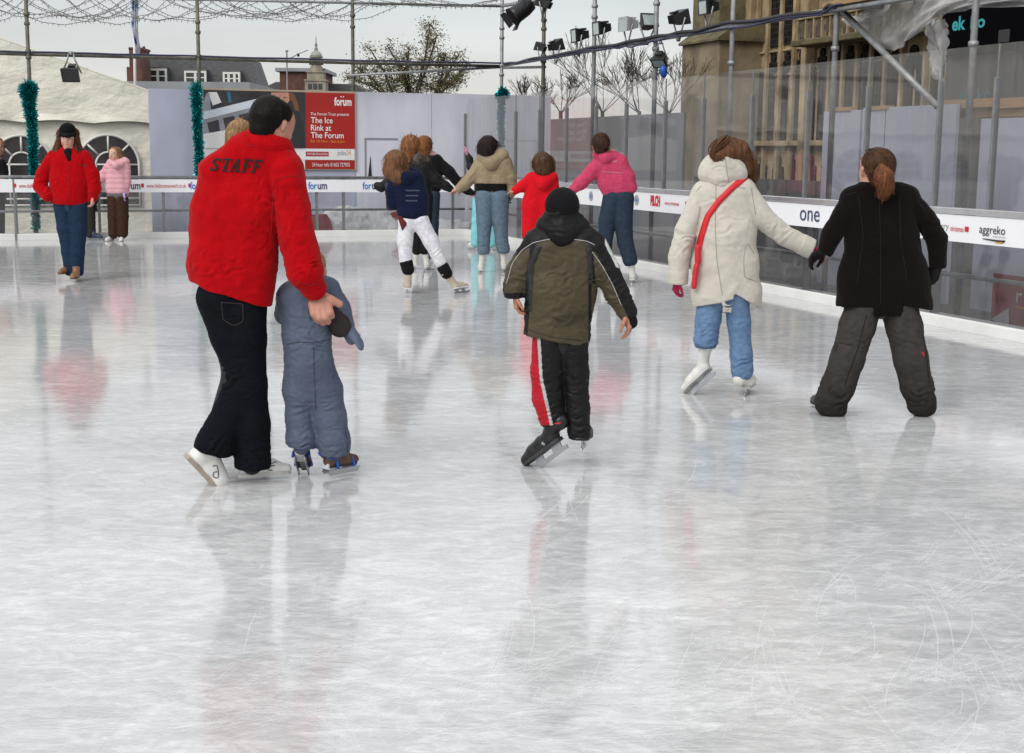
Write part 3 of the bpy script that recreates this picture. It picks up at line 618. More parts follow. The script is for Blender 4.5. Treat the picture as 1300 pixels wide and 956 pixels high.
# civic building with the small cupola tower
TY = 150.
CB = empty('civic_hall', (*atY(400, 118, TY)[:2], -.12)); tag(CB, 'low slate and brick hall with a stone cupola tower beyond the billboard', 'building')
pl = [atY(x, y, TY) for x, y in ((318, 120), (352, 104), (350, 104), (440, 106), (470, 120))]
mb = MB(); P4 = [atY(x, y, TY) for x, y in ((314, 121), (350, 104), (452, 107), (470, 121))]; P4 = P4+[p+np.array([0, 14, 0]) for p in P4]; mb.add(P4, [(0, 1, 2, 3), (1, 5, 6, 2), (4, 0, 1, 5), (3, 2, 6, 7)]); mb.build('roof', slate, CB)
l_, r_, z0, z1 = pxr(TY, 318, 118, 470, 123); MB().box((l_, TY+.5, -.12), (r_, TY+14, z1)).build('wall', brick, CB)
l_, r_, z0, z1 = pxr(TY, 361, 93, 413, 106); MB().box((l_, TY-3, z0-3), (r_, TY+6, z1)).build('brick_block', brick, CB); MB().box((l_-.4, TY-3.4, z1), (r_+.4, TY+6.4, z1+.35)).build('coping', lead, CB)
l_, r_, z0, z1 = pxr(TY-4, 388, 78, 414, 117); tz = lambda y: atY(401, y, TY-4)[2]; tx = atY(401.5, 80, TY-4)[0]; w = (r_-l_)/2
tw = MB(); tw.box((tx-w, TY-4-w, -.12), (tx+w, TY-4+w, tz(102))); tw.box((tx-w*.8, TY-4-w*.8, tz(102)), (tx+w*.8, TY-4+w*.8, tz(92))); tower = tw.build('tower', stone_g, CB)
mb = MB(); mb.box((tx-w*1.08, TY-4-w*1.08, tz(103.5)), (tx+w*1.08, TY-4+w*1.08, tz(101.5))); mb.box((tx-w*.9, TY-4-w*.9, tz(92.6)), (tx+w*.9, TY-4+w*.9, tz(91.4))); mb.build('cornice', stone_g, tower)
mb = MB(); mb.tube([(tx, TY-4, tz(92)), (tx, TY-4, tz(84)), (tx, TY-4, tz(83.9)), (tx, TY-4, tz(73.5)), (tx, TY-4, tz(73.4)), (tx, TY-4, tz(71.8))], [w*.62, w*.6, w*.48, w*.48, w*.66, w*.66], 12); mb.build('lantern', stone_g, tower)
for k in range(8):
    t = k*math.pi/4+.2; MB().box((tx+w*.49*math.sin(t)-.22, TY-4-w*.49*math.cos(t)-.06, tz(82.5)), (tx+w*.49*math.sin(t)+.22, TY-4-w*.49*math.cos(t)+.06, tz(75))).build('opening', glz, tower)
ys = [71.8, 70, 67, 65, 64, 63.6, 60, 58, 57.5, 54, 50, 45]; rs = [.6, .56, .46, .28, .14, .2, .12, .1, .16, .06, .05, .02]
MB().tube([(tx, TY-4, tz(y)) for y in ys], [w*r for r in rs], 14).build('dome', mat('verdigris_stone', (.30, .31, .26), .6, var=.2, vscale=2), tower, True)
for k in range(3):
    xx = tx-w*.5+w*.5*k; MB().box((xx-.2, TY-4-w-.05, tz(114)), (xx+.2, TY-4-w+.1, tz(107))).build('slit_window', glz, tower)
AY = 60.
an = empty('aerial_mast', (*atY(364, 110, AY)[:2], -.12)); tag(an, 'thin aerial mast with a hooked arm left of the cupola tower', 'aerial')
MB().tube([(atY(364, 100, AY)[0], AY, -.12), atY(364, 64, AY)], .035, 6).build('mast', galv, an); MB().tube([atY(362.5, 65, AY), atY(366, 64.5, AY)], .04, 6).build('crossbar', galv, an)
MB().tube([atY(366, 75, AY), atY(377, 69.5, AY), atY(380, 68, AY), atY(391, 63.5, AY)], .02, 6).build('arm', galv, an); MB().tube([atY(377.5, 70, AY), atY(380, 69.5, AY)], [.08, .06], 8).build('camera_head', blk, an)
# ------------------------------------------------------------------ trees
bark = mat('bark', (.07, .055, .045), .85, var=.3, vscale=8, bump=.4, bscale=20)
def grow(mb, p, d, L_, r, lev, tips, spread, nseg=5, kids=(3, 4), up=.15, rmin=.006, r3=random):
    pts = [p]; dd = d.copy()
    for i in range(nseg):
        dd = dd + np.array([r3.gauss(0, .11), r3.gauss(0, .11), r3.gauss(0, .07)+up*.25]); dd /= np.linalg.norm(dd); pts.append(pts[-1]+dd*L_/nseg)
    rr = np.linspace(r, max(rmin, r*.55), nseg+1); mb.tube(pts, rr, 6 if lev > 1 else 4, cap=False)
    if lev == 0: tips.append((pts[-1], dd)); tips.append((pts[-3], dd)); return
    for k in range(r3.randint(*kids)):
        t = r3.uniform(.35, 1.); b = pts[min(nseg, int(t*nseg)+1)]; a = r3.uniform(0, 2*math.pi); s = r3.uniform(.35, 1)*spread
        nd = dd + s*(np.array([math.cos(a), math.sin(a), 0])) + np.array([0, 0, up]); nd /= np.linalg.norm(nd)
        grow(mb, b, nd, L_*r3.uniform(.55, .85), max(rmin, r*.5), lev-1, tips, spread, nseg, kids, up, rmin, r3)
    grow(mb, pts[-1], dd, L_*.75, max(rmin, r*.55), lev-1, tips, spread, nseg, kids, up, rmin, r3)
LY = 40.
base = atY(520, 115, LY); tr = empty('leafy_tree', (base[0], LY, -.12)); tag(tr, 'small-leaved bushy tree rising behind the pale boards', 'tree')
R3 = random.Random(5); tips = []; mb = MB(); z_ = lambda y: atY(520, y, LY)[2]
mb.tube([(base[0], LY, -.12), (base[0], LY, z_(118))], [.16, .12], 10); mb.build('trunk', bark, tr, True)
mb = MB(); sc_ = 1750/LY
anch = []
for (x0, x1, y0) in ((523, 545, 30), (530, 556, 45), (510, 520, 62), (520, 470, 62), (520, 452, 84), (525, 582, 66), (530, 596, 84), (515, 492, 58), (525, 565, 72), (520, 505, 84), (520, 440, 98), (528, 585, 96)):
    a = atY(523 if abs(x1-523) < 40 else (505 if x1 < 523 else 545), 118, LY)+np.array([0, R3.uniform(-.3, .3), -.4]); b = atY(x1, y0, LY) + np.array([0, R3.uniform(-.7, .7), 0])
    m_ = (a+b)/2+np.array([R3.uniform(-.15, .15), R3.uniform(-.2, .2), .15]); pts = [a, a*.6+m_*.4, m_, m_*.4+b*.6, b]; mb.tube(pts, [.05, .04, .032, .022, .01], 6)
    anch.append(pts)
    for k in range(34):
        t = R3.uniform(.25, 1); i = t*4; i0 = min(3, int(i)); p = pts[i0]*(1-(i-i0))+pts[i0+1]*(i-i0)
        w_ = (1-t)*.75+.2; q = p + np.array([R3.gauss(0, w_*.55), R3.gauss(0, w_*.55), R3.gauss(.05, w_*.33)]); mb.tube([p, (p+q)/2+np.array([0, 0, .06]), q], [.012, .008, .004], 4, cap=False); tips.append(q); tips.append((p+q)/2)
mb.build('branches', bark, tr)
V = []; F = []; k = 0; lv = []
for q in tips:
    for j in range(R3.randint(8, 16)):
        c = q + np.array([R3.gauss(0, .10), R3.gauss(0, .10), R3.gauss(0, .09)]); a = np.array([R3.gauss(0, 1) for _ in range(3)]); a /= np.linalg.norm(a); b = np.cross(a, [R3.gauss(0, 1) for _ in range(3)]); b /= np.linalg.norm(b)+1e-9
        s = R3.uniform(.024, .042); V += [c-a*s, c+b*s*.45, c+a*s, c-b*s*.45]; F.append((k, k+1, k+2, k+3)); k += 4; lv += [R3.random()]*4
V = np.array(V); lv = np.array(lv)[:, None]; col = np.array([.075, .08, .03])*(1-lv)+np.array([.24, .19, .07])*lv
np_mesh('crown', V, np.array(F), mat('leaves', (.08, .08, .03), .6, attr=True), tr, col=col, smooth=False)
BY = 34.
for (x, h0, sc2, seed, lab) in ((672, 75, .9, 1, 'sparse leafless tree low behind the glass beside the far corner post'), (712, 70, 1.0, 2, 'bare twiggy tree behind the red reflection in the side glass'), (765, 48, 1.35, 3, 'tallest leafless tree under the middle floodlights'), (812, 60, 1.2, 4, 'bare tree between the middle floodlights and the church'), (850, 58, 1.15, 6, 'leafless tree touching the church buttress')):
    b = atY(x, 130, BY); t_ = empty('bare_tree', (b[0], BY, -.12)); tag(t_, lab, 'tree', 'leafless trees beyond the side barrier'); R3 = random.Random(seed)
    top = atY(x, h0, BY)[2]; base_z = atY(x, 128, BY)[2]
    MB().tube([(b[0], BY, -.12), (b[0]+.02, BY, base_z*.5), (b[0], BY, base_z-.25)], [.07, .06, .045], 8).build('trunk', bark, t_, True)
    mb = MB(); tips = []; s0 = (top-base_z)/2.1*sc2
    for k in range(6): grow(mb, np.array([b[0], BY, base_z-.3]), np.array([R3.uniform(-.8, .8), R3.uniform(-.5, .5), R3.uniform(.6, 1.1)]), s0*.85, .012, 3, tips, .75, 5, (2, 3), .10, .0045, R3)
    mb.build('branches', bark, t_)

# ------------------------------------------------------------------ church beyond the right barrier
CO = 12.
cst = mat('church_stone', (.21, .165, .105), .85, var=.4, vscale=1.1, bump=.5, bscale=7, dist=.04)
cst2 = mat('church_stone_warm', (.31, .23, .135), .85, var=.55, vscale=1.6, bump=.5, bscale=7, dist=.04)
cst3 = mat('church_stone_mossy', (.13, .105, .055), .9, var=.45, vscale=2, bump=.6, bscale=8, dist=.04)
def leaded():
    M = mat('leaded_glass', (.022, .02, .022), .85, var=.7, vscale=2.5, spec=.08); nt = M.node_tree; n = nt.nodes; l = nt.links
    b = n['Principled BSDF']; br = n.new('ShaderNodeTexBrick'); br.inputs['Scale'].default_value = 1; br.inputs['Brick Width'].default_value = .13; br.inputs['Row Height'].default_value = .16; br.offset = 0; br.inputs['Mortar Size'].default_value = .008
    br.inputs['Color1'].default_value = (.006, .005, .006, 1); br.inputs['Color2'].default_value = (.018, .016, .015, 1); br.inputs['Mortar'].default_value = (.045, .038, .032, 1)
    tc = n.new('ShaderNodeTexCoord'); sp = n.new('ShaderNodeSeparateXYZ'); cb_ = n.new('ShaderNodeCombineXYZ'); l.new(tc.outputs['Object'], sp.inputs[0]); l.new(sp.outputs[1], cb_.inputs[0]); l.new(sp.outputs[2], cb_.inputs[1]); l.new(cb_.outputs[0], br.inputs[0])
    l.new(br.outputs[0], b.inputs['Base Color']); return M
led = leaded()
def cr_px(x0, y0, x1, y1, off=CO):
    """pixel rectangle of the close-up (origin 860,0, 0.3385 per unit) -> (a0,a1,z0,z1) on the church plane"""
    X0, X1, Y0, Y1 = 860+x0*.3385, 860+x1*.3385, y0*.3385, y1*.3385
    xm = (X0+X1)/2; a0, a1 = RW(X0, 100, off)[0], RW(X1, 100, off)[0]; return a0, a1, RW(xm, Y1, off)[1], RW(xm, Y0, off)[1]
CH = empty('church', FR((3, -.12, CO))); tag(CH, 'old stone church with tall traceried windows beyond the right-hand glass', 'church')
def cbox(r, c0, c1, m_, name, par=CH, bevel=0): return MB().box((r[0], r[2], c0), (r[1], r[3], c1), FR).build(name, m_, par, bevel=bevel)
a0, a1, _, _ = cr_px(70, 0, 1600, 10); MB().box((a0, -.12, CO+.03), (a1+14, 24., CO+3), FR).build('wall', cst2, CH)
aw0 = cr_px(150, 0, 160, 10)[0]
# buttress with mossy ledge
r = cr_px(50, -60, 148, 110, CO-.9); cbox((r[0], r[1], r[2], 20), CO-.9, CO+.6, cst3, 'buttress', bevel=.03)
r = cr_px(14, 160, 152, 800, CO-1.3); MB().box((r[0], -.12, CO-1.3), (r[1], r[3], CO+.6), FR).build('buttress_base', cst, CH, bevel=.03)
q = cr_px(8, 135, 156, 162, CO-1.35); v = [(CO-1.42, q[2]), (CO-1.42, q[2]+.06), (CO-.85, q[3]+.28), (CO+.3, q[3]+.28), (CO+.3, q[2])]
mb = MB(); n = len(v); vv = np.array([(a, z, c) for a in (q[0], q[1]) for c, z in v]); mb.add(FR(vv), [tuple(range(n)), tuple(range(n, 2*n))[::-1]]+[(i, (i+1) % n, n+(i+1) % n, n+i) for i in range(n)]); mb.build('buttress_ledge', cst3, CH)
# upper and lower lights: dark leaded panes set back, stone mullions between, trefoil heads
def light(x0, x1, y0, y1, head=True, off=CO):
    a0, a1, z0, z1 = cr_px(x0, y0, x1, y1, off); e_ = (a1-a0)*(.10 if head else .04); a0 += e_; a1 -= e_; w = (a1-a0)/2; c = (a0+a1)/2; h = w
    if head:
        def lobe(cx, cz, r_, s, e, k=7): return [(cx+r_*math.cos(t), cz+r_*math.sin(t)) for t in np.linspace(s, e, k)]
        zt = z1-2.4*w
        poly = [(a0, z0), (a1, z0), (a1, zt)] + lobe(c+w*.55, zt+w*.35, w*.5, -.9, 1.9) + lobe(c, zt+w*1.35, w*.55, -.5, math.pi+.5, 9) + lobe(c-w*.55, zt+w*.35, w*.5, math.pi-1.9, math.pi+.9) + [(a0, zt)]
    else: poly = [(a0, z0), (a1, z0), (a1, z1), (a0, z1)]
    return MB().prism(poly, off-.08, off-.03, FR).build('window_light', led, CH)
# stone face plane sits at CO+.25 ; lights stand on it inside raised mullions
for (x0, x1, y1) in ((237, 288, 175), (350, 396, 176), (400, 446, 166)): light(x0, x1, -420, y1, False, CO+.05)
for (x0, x1, y0, y1) in ((166, 196, 195, 300), (234, 281, 186, 276), (345, 386, 182, 268), (397, 438, 178, 262), (450, 492, 172, 256)): light(x0, x1, y1, y0, True, CO+.05) if False else light(x0, x1, y0, y1, True, CO+.05)
for (x0, x1, y0, y1) in ((528, 568, 165, 246), (584, 622, 160, 240), (634, 672, 155, 236), (688, 728, 150, 226), (738, 772, 150, 220), (798, 842, 150, 215), (856, 925, 145, 210)): light(x0, x1, y0, y1, True, CO+.05)
xs = [335, 388, 436, 496, 540, 590, 640, 693, 745, 795, 850, 905, 960, 1020]
for i in range(len(xs)-1): light(xs[i]-2 if i else 300, xs[i+1]-14, 270-i*5, 525, False, CO+.05)
for (x0, x1) in ((318, 357), (374, 422), (436, 462), (500, 545), (560, 600), (180, 215), (235, 275)): light(x0, x1, 565, 745, True, CO+.05)
# mullions and string courses standing proud
for x in (205, 300, 341, 391, 441, 500, 577, 627, 680, 732, 785, 848, 935):
    r = cr_px(x-4, -80, x+5, 700); MB().box((r[0], -.12, CO-.12), (r[1], 14, CO+.02), FR).build('mullion', cst2, CH, bevel=.02)
for x in (290, 505):
    r = cr_px(x-9, -80, x+10, 700); MB().box((r[0], -.12, CO-.3), (r[1], 24, CO+.02), FR).build('pier', cst2, CH, bevel=.03)
for (y0, y1, c0) in ((176, 184, CO-.05), (268, 276, CO-.02), (528, 548, CO-.25)):
    z0 = RW(1020, y1*.3385, CO)[1]; z1 = RW(1020, y0*.3385, CO)[1]; MB().box((aw0, z0, c0), (a1+6, z1, CO+.025), FR).build('string_course', cst2, CH, bevel=.02)
# carved balustrade gallery
r = cr_px(450, 50, 820, 128, CO-.7); GA = MB().box((r[0], r[2], CO-.7), (r[1]+.6, r[3], CO-.3), FR).build('gallery', cst, CH, bevel=.02)
MB().box((r[0]-.08, r[2]-.16, CO-.9), (r[1]+.7, r[2]-.003, CO-.2), FR).build('gallery_ledge', cst3, GA, bevel=.03)
MB().box((r[0]-.05, r[3]+.003, CO-.78), (r[1]+.6, r[3]+.1, CO-.25), FR).build('gallery_cap', cst2, GA, bevel=.02)
n_ = 13; w = (r[1]+.6-r[0])/n_
for i in range(n_):
    c = r[0]+w*(i+.5); zc = (r[2]+r[3])/2; hh = (r[3]-r[2])*.42; ww = w*.36
    if i % 2: poly = [(c+ww*(1+.28*math.cos(4*t))*math.cos(t)*.85, zc+hh*(1+.28*math.cos(4*t))*math.sin(t)*.8) for t in np.linspace(0, 2*math.pi, 28, endpoint=False)]
    else: poly = [(c-ww, zc-hh), (c+ww, zc-hh), (c+ww, zc+hh*.2), (c+ww*.6, zc+hh*.6), (c, zc+hh), (c-ww*.6, zc+hh*.6), (c-ww, zc+hh*.2)]
    MB().prism(poly, CO-.72, CO-.703, FR).build('carved_recess', mat('recess_stone', (.085, .065, .045), .9, var=.3), GA)  # raised plates; the shade of carved recesses is put into their dark colour
    MB().box((r[0]+w*i-.025, r[2], CO-.76), (r[0]+w*i+.025, r[3], CO-.702), FR).build('baluster', cst2, GA)
# ------------------------------------------------------------------ dark shop front with turquoise name
EO = 7.
EK = empty('shop_building', FR((12, -.12, EO))); tag(EK, 'black-fronted shop building with turquoise lettering at the top right', 'building')
a0 = RW(1197, 100, EO)[0]; zb = RW(1250, 68, EO)[1]
MB().box((a0, -.12, EO+.05), (a0+12, 16, EO+4), FR).build('wall', mat('shop_wall', (.05, .044, .042), .6, var=.2, vscale=1.5), EK)
MB().box((a0, zb, EO-.08), (a0+9, 9, EO+.02), FR).build('fascia', mat('fascia_black', (.003, .003, .004), .9, spec=.02), EK)
def etext(t, x0, x1, y0, y1, m_, c, **k):
    A0 = RW(x0, y0, EO)[0]; A1 = RW(x1, y0, EO)[0]; xm = (x0+x1)/2; text_on(t, FR, A0, A1, RW(xm, y1, EO)[1], RW(xm, y0, EO)[1], m_, EK, depth=c, **k)
etext('ek', 1216, 1233, 21, 39, ink['teal'], EO-.1, bold=.03); etext('ko', 1239.5, 1258, 19.5, 36, ink['teal'], EO-.1, bold=.03)
etext('N\'s', 1200, 1211, 37, 44, ink['pink'], EO-.1)
td = mat('ink_teal_dim', (.015, .12, .14), .4); etext('ek', 1216, 1230, 112, 130, td, EO+.04); etext('ko', 1239, 1256, 111, 128, td, EO+.04)  # sign's reflection in the glass, painted as dim lettering on the wall
MB().box((RW(1274, 50, EO)[0], RW(1280, 54, EO)[1], EO-.1), (RW(1288, 50, EO)[0], RW(1280, 38, EO)[1], EO-.085), FR).build('vent', mat('vent_dark', (.02, .02, .02), .5), EK)
# pale boards and timber behind the glass
PO = 1.9
PB = mat('pale_board', (.40, .41, .50), .5, var=.05, vscale=2)
def pboard(x0, x1, y0, y1, label, c=PO):
    A0, A1 = RW(x0, y0, c)[0], RW(x1, y1, c)[0]; mb = MB(); Z0, Z1 = RW(x0, y0, c)[1], RW(x1, y1, c)[1]; zt = (Z0+Z1)/2
    mb.box((A0, -.12, c), (A1, zt, c+.04), FR); o = mb.build('pale_board', PB, loc=FR((A0, -.12, c))); tag(o, label, 'board', 'pale boards behind the side glass')
pboard(1046, 1093, 142, 139, 'pale lilac board nearest the church behind the glass')
pboard(1096, 1124, 137, 136, 'narrow pale lilac board left of the widest one behind the glass')
pboard(1125.5, 1215, 135, 133, 'widest pale lilac board behind the ponytailed skater')
pboard(1246, 1330, 150, 149, 'pale lilac board at the right edge of the picture behind glass')
tb = empty('timber_beam', FR((RW(1195, 130, PO)[0], 0, PO))); tag(tb, 'raw timber beam stack laid over the pale boards at the right', 'beam')
for i, (x0, x1, y0, y1) in enumerate(((1195, 1265, 126, 137), (1232, 1330, 124, 137), (1208, 1330, 138, 148))):
    A0, A1 = RW(x0, y0, PO+.1)[0], RW(x1, y0, PO+.1)[0]; xm = (x0+x1)/2; MB().box((A0, RW(xm, y1, PO+.1)[1], PO+.06+.05*i), (A1, RW(xm, y0, PO+.1)[1], PO+.10+.05*i+.06), FR).build('plank', wood, tb)
for (x0, x1, y, lab) in ((1058, 1081, 138, 'short timber offcut resting on the first pale board'), (1103, 1128, 136.5, 'short timber offcut resting between the pale boards')):
    A0, A1 = RW(x0, y, PO)[0], RW(x1, y, PO)[0]; z = RW((x0+x1)/2, y+3, PO)[1]; o = MB().box((A0, z, PO-.02), (A1, z+.045, PO+.08), FR).build('timber_offcut', wood, loc=FR((A0, z, PO))); tag(o, lab, 'timber')
# red sign low behind the glass
RS = empty('red_sign', FR((RW(1262, 380, 1.2)[0], 0, 1.2))); tag(RS, 'red sign with a white arrow and letter low behind the right-hand glass', 'sign')
def srect(x0, y0, x1, y1, c, m_, nm):
    A0, A1 = RW(x0, y0, 1.2)[0], RW(x1, y0, 1.2)[0]; xm = (x0+x1)/2; return MB().box((A0, RW(xm, y1, 1.2)[1], 1.2-c), (A1, RW(xm, y0, 1.2)[1], 1.2-c+.01), FR).build(nm, m_, RS)
srect(1261, 352, 1345, 440, 0, mat('sign_red', (.36, .012, .02), .5, var=.08), 'panel')
MB().prism([RW(x, y, 1.2) for x, y in ((1260, 405), (1282, 391), (1282, 418))], 1.185, 1.19, FR).build('arrow', ink['white'], RS)
A0, A1 = RW(1292, 375, 1.2)[0], RW(1299, 375, 1.2)[0]; text_on('r', FR, A0, A1, RW(1295, 385, 1.2)[1], RW(1295, 372, 1.2)[1], ink['white'], RS, depth=1.187)
srect(1291, 392, 1330, 394, .012, ink['orange'], 'stripe')
# crowd-control clutter seen through the lower glass: a grey base board along the outside
o = MB().box((0.5, -.12, 4.2), (KR, 1.05, 4.3), FR).build('low_wall', mat('low_wall', (.06, .055, .05), .8, var=.35, vscale=3, bump=.3, bscale=10), loc=FR((.5, -.12, 4.2))); tag(o, 'dark low wall running between the side barrier and the church', 'wall')
# ------------------------------------------------------------------ torn plastic sheeting
def sheet(name, rows, off, label, m_, nu=60, nv=26, seed=1):
    top, bot = rows; T = np.array([RW(x, y, off) for x, y in top]); B = np.array([RW(x, y, off) for x, y in bot]); t = np.linspace(0, 1, nu)
    def I(Q): k = np.linspace(0, 1, len(Q)); return np.stack([np.interp(t, k, Q[:, 0]), np.interp(t, k, Q[:, 1])], 1)
    T, B = I(T), I(B); V = []
    for j in range(nv):
        s = j/(nv-1); P = T*(1-s)+B*s; c = off + .0 + .10*noise3(np.stack([t*9+seed, np.full(nu, s*2.), t*0], 1)) + .12*noise3(np.stack([t*16+s*4, t*0+seed, np.full(nu, s*3)], 1))
        V.append(FR(np.stack([P[:, 0], P[:, 1], c], 1)))
    V = np.concatenate(V); Q = np.array([(j*nu+i, j*nu+i+1, (j+1)*nu+i+1, (j+1)*nu+i) for j in range(nv-1) for i in range(nu-1)])
    tag(np_mesh(name, V, Q, m_, org=V[0]), label, 'plastic sheet')
PS = bpy.data.materials.new('plastic_sheet'); PS.use_nodes = True; n = PS.node_tree.nodes; l = PS.node_tree.links; b = n['Principled BSDF']
b.inputs['Base Color'].default_value = (.55, .54, .54, 1); b.inputs['Roughness'].default_value = .35
nz = n.new('ShaderNodeTexNoise'); nz.inputs['Scale'].default_value = 2.5; nz.inputs['Detail'].default_value = 5; tc_ = n.new('ShaderNodeTexCoord'); l.new(tc_.outputs['Object'], nz.inputs[0]); mr_ = n.new('ShaderNodeMapRange'); mr_.inputs[1].default_value = .35; mr_.inputs[2].default_value = .65; mr_.inputs[3].default_value = .55; mr_.inputs[4].default_value = .95; l.new(nz.outputs[0], mr_.inputs[0]); l.new(mr_.outputs[0], b.inputs['Alpha'])
bp_ = n.new('ShaderNodeBump'); bp_.inputs['Strength'].default_value = .8; bp_.inputs['Distance'].default_value = .06; l.new(nz.outputs[0], bp_.inputs['Height']); l.new(bp_.outputs[0], b.inputs['Normal'])
sheet('plastic_sheet', ([(1100, 14), (1130, -6), (1180, -12), (1240, -14), (1320, -14)], [(1068, 24), (1112, 58), (1136, 65), (1155, 50), (1176, 32), (1200, 18), (1238, 10), (1320, 8)]), OFF+.3, 'torn clear plastic sheeting draped over the scaffold at the top right', PS)
sheet('plastic_sheet', ([(1172, 28), (1185, 26), (1198, 24)], [(1188, 92), (1192, 100), (1197, 105)]), OFF+.5, 'narrow strip of plastic sheeting hanging left of the black shop front', PS, 24, 30, 5)
# ------------------------------------------------------------------ floodlights
fglass = mat('lamp_glass', (.35, .42, .42), .12, spec=.8); lightm = mat('lamp_body_grey', (.42, .42, .43), .5)
def floodlight(px, py, size, yaw, tilt, label, body=blk, hang=False, P=RW, fr=FR, off=OFF, foot=None, lens=fglass):
    """housing facing +y of its own frame before the rotation; yaw about z, tilt up"""
    a, z = P(px, py, off-.05); c = fr((a, z, off-.05)); s = size*np.linalg.norm(c-CAM)/FPX
    E = empty('floodlight', c); tag(E, label, 'floodlight', 'floodlights clamped along the scaffold')
    cy, sy, ct, st = math.cos(yaw), math.sin(yaw), math.cos(tilt), math.sin(tilt)
    Rm = np.array([[cy, -sy, 0], [sy, cy, 0], [0, 0, 1]]) @ np.array([[1, 0, 0], [0, ct, -st], [0, st, ct]])
    T = lambda v: c + (np.asarray(v, float)@Rm.T)*s
    mb = MB(); v = []
    for y, w, h in ((-.5, .28, .2), (-.15, .36, .3), (.2, .5, .4), (.32, .52, .42)): v += [(-w, y, -h), (w, y, -h), (w, y, h), (-w, y, h)]
    F = [(0, 1, 2, 3), (15, 14, 13, 12)]
    for k in range(3):
        for i in range(4): F.append((4*k+i, 4*k+4+i, 4*k+4+(i+1) % 4, 4*k+(i+1) % 4))
    mb.add(T(v), F); 
    for k in range(5): x = -.24+.12*k; mb.box((x-.015, -.58, -.2), (x+.015, -.3, .26), T)
    mb.build('housing', body, E, bevel=.006)
    MB().box((-.44, .325, -.34), (.44, .345, .34), T).build('lens', lens, E)
    mb = MB()
    for q in ((-.52, .3, -.42, .52, .37, -.34), (-.52, .3, .34, .52, .37, .42), (-.52, .3, -.34, -.44, .37, .34), (.44, .3, -.34, .52, .37, .34)): mb.box(q[:3], q[3:], T)
    mb.build('bezel', body, E)
    MB().box((-.2, -.45, .3), (.2, -.1, .42), T).build('junction_box', body, E)
    sg = 1 if hang else -1; mb = MB(); f_ = c + np.array([0, 0, sg*s*1.15]) if foot is None else foot
    for x in (-.58, .58):
        p0 = T((x, 0, 0)); mb.tube([p0, (p0*.35+f_*.65)+np.array([0, 0, sg*.02]), f_+(p0-c)*.25], .05*s, 6)
    mb.tube([f_-np.array([.1*s, 0, 0]), f_+np.array([.1*s, 0, 0])], .12*s, 8); mb.build('bracket', galv, E, True)
    return E
rad = math.radians
YR = math.atan2(nr[1], nr[0])              # lamps look back over the ice
for (x, y, s, yaw, ti, lab, kw) in (
    (686, 60, 13, 60, 20, 'small dark floodlight left of the rusty scaffold post', {}),
    (706, 58, 17, -60, 20, 'dark floodlight right of the rusty scaffold post', {}),
    (735, 45, 20, 105, -5, 'floodlight with pale lens facing left beside the second post', {}),
    (763, 36, 20, 110, -5, 'floodlight with bluish lens just right of the second post', {}),
    (797, 31, 21, 115, 0, 'pale grey floodlight, the only light-coloured one', dict(body=lightm)),
    (822, 29, 21, 200, 25, 'floodlight seen from behind left of the third post', {}),
    (862, 23, 22, -60, 15, 'floodlight tilted up between the third post and the church', {}),
    (838, 76, 18, 150, -50, 'floodlight hanging under the tube at the third post', dict(hang=True)),
    (899, 9, 22, 110, -5, 'floodlight in front of the church buttress at the top', {}),
    (690, 3, 18, 60, 30, 'dark lamp at the top of the rusty scaffold post', {})):
    floodlight(x, y, s, rad(yaw), rad(ti), lab, **kw)
floodlight(91, 93, 20, rad(180), rad(-25), 'floodlight hanging from the tube in front of the marquee roof', hang=True, P=FW, fr=FF, lens=blk)
a, z = RW(842, 90, OFF-.05); bgp = FR((a, z, OFF-.05)); V, Q = sdf_mesh([('e', bgp, (.05, .05, .075), .01), ('e', bgp+np.array([.01, 0, -.05]), (.035, .035, .04), .02)], .008)
tag(np_mesh('blue_bag', V, Q, mat('bag_blue', (.01, .08, .4), .4), org=bgp), 'small bright blue bag tied under the hanging floodlight', 'bag')
# stage lamp (can) hanging at the corner
a, z = RW(662, 13, OFF-.1); c = FR((a, z, OFF-.1)); s = 30*np.linalg.norm(c-CAM)/FPX; E = empty('stage_lamp', c); tag(E, 'big black cylindrical stage lamp hanging beside the corner post', 'stage lamp')
d = np.array([-.75, -.25, -.6]); d /= np.linalg.norm(d)
MB().tube([c-d*.55*s, c-d*.5*s, c-d*.2*s, c+d*.3*s, c+d*.5*s], [.18*s, .3*s, .36*s, .36*s, .42*s], 16).build('can', blk, E, True)
MB().tube([c+d*.49*s, c+d*.505*s], [.36*s, .36*s], 16).build('lens', glz, E)
q = np.cross(d, [0, 0, 1]); q /= np.linalg.norm(q); mb = MB(); t_ = c+np.array([0, 0, .75*s])
mb.tube([c+q*.4*s, c+q*.38*s+np.array([0, 0, .4*s]), t_], .03*s, 6); mb.tube([c-q*.4*s, c-q*.38*s+np.array([0, 0, .4*s]), t_], .03*s, 6); mb.build('yoke', blk, E)
mb = MB()
for k in range(4):
    w_ = np.cross(d, q); dd = [q, -q, w_, -w_][k]; o_ = [w_, w_, q, q][k]; p = c+d*.5*s+dd*.36*s
    mb.add([p-o_*.3*s, p+o_*.3*s, p+o_*.34*s+dd*.12*s+d*.22*s, p-o_*.34*s+dd*.12*s+d*.22*s], [(0, 1, 2, 3)])
mb.build('barn_doors', blk, E)
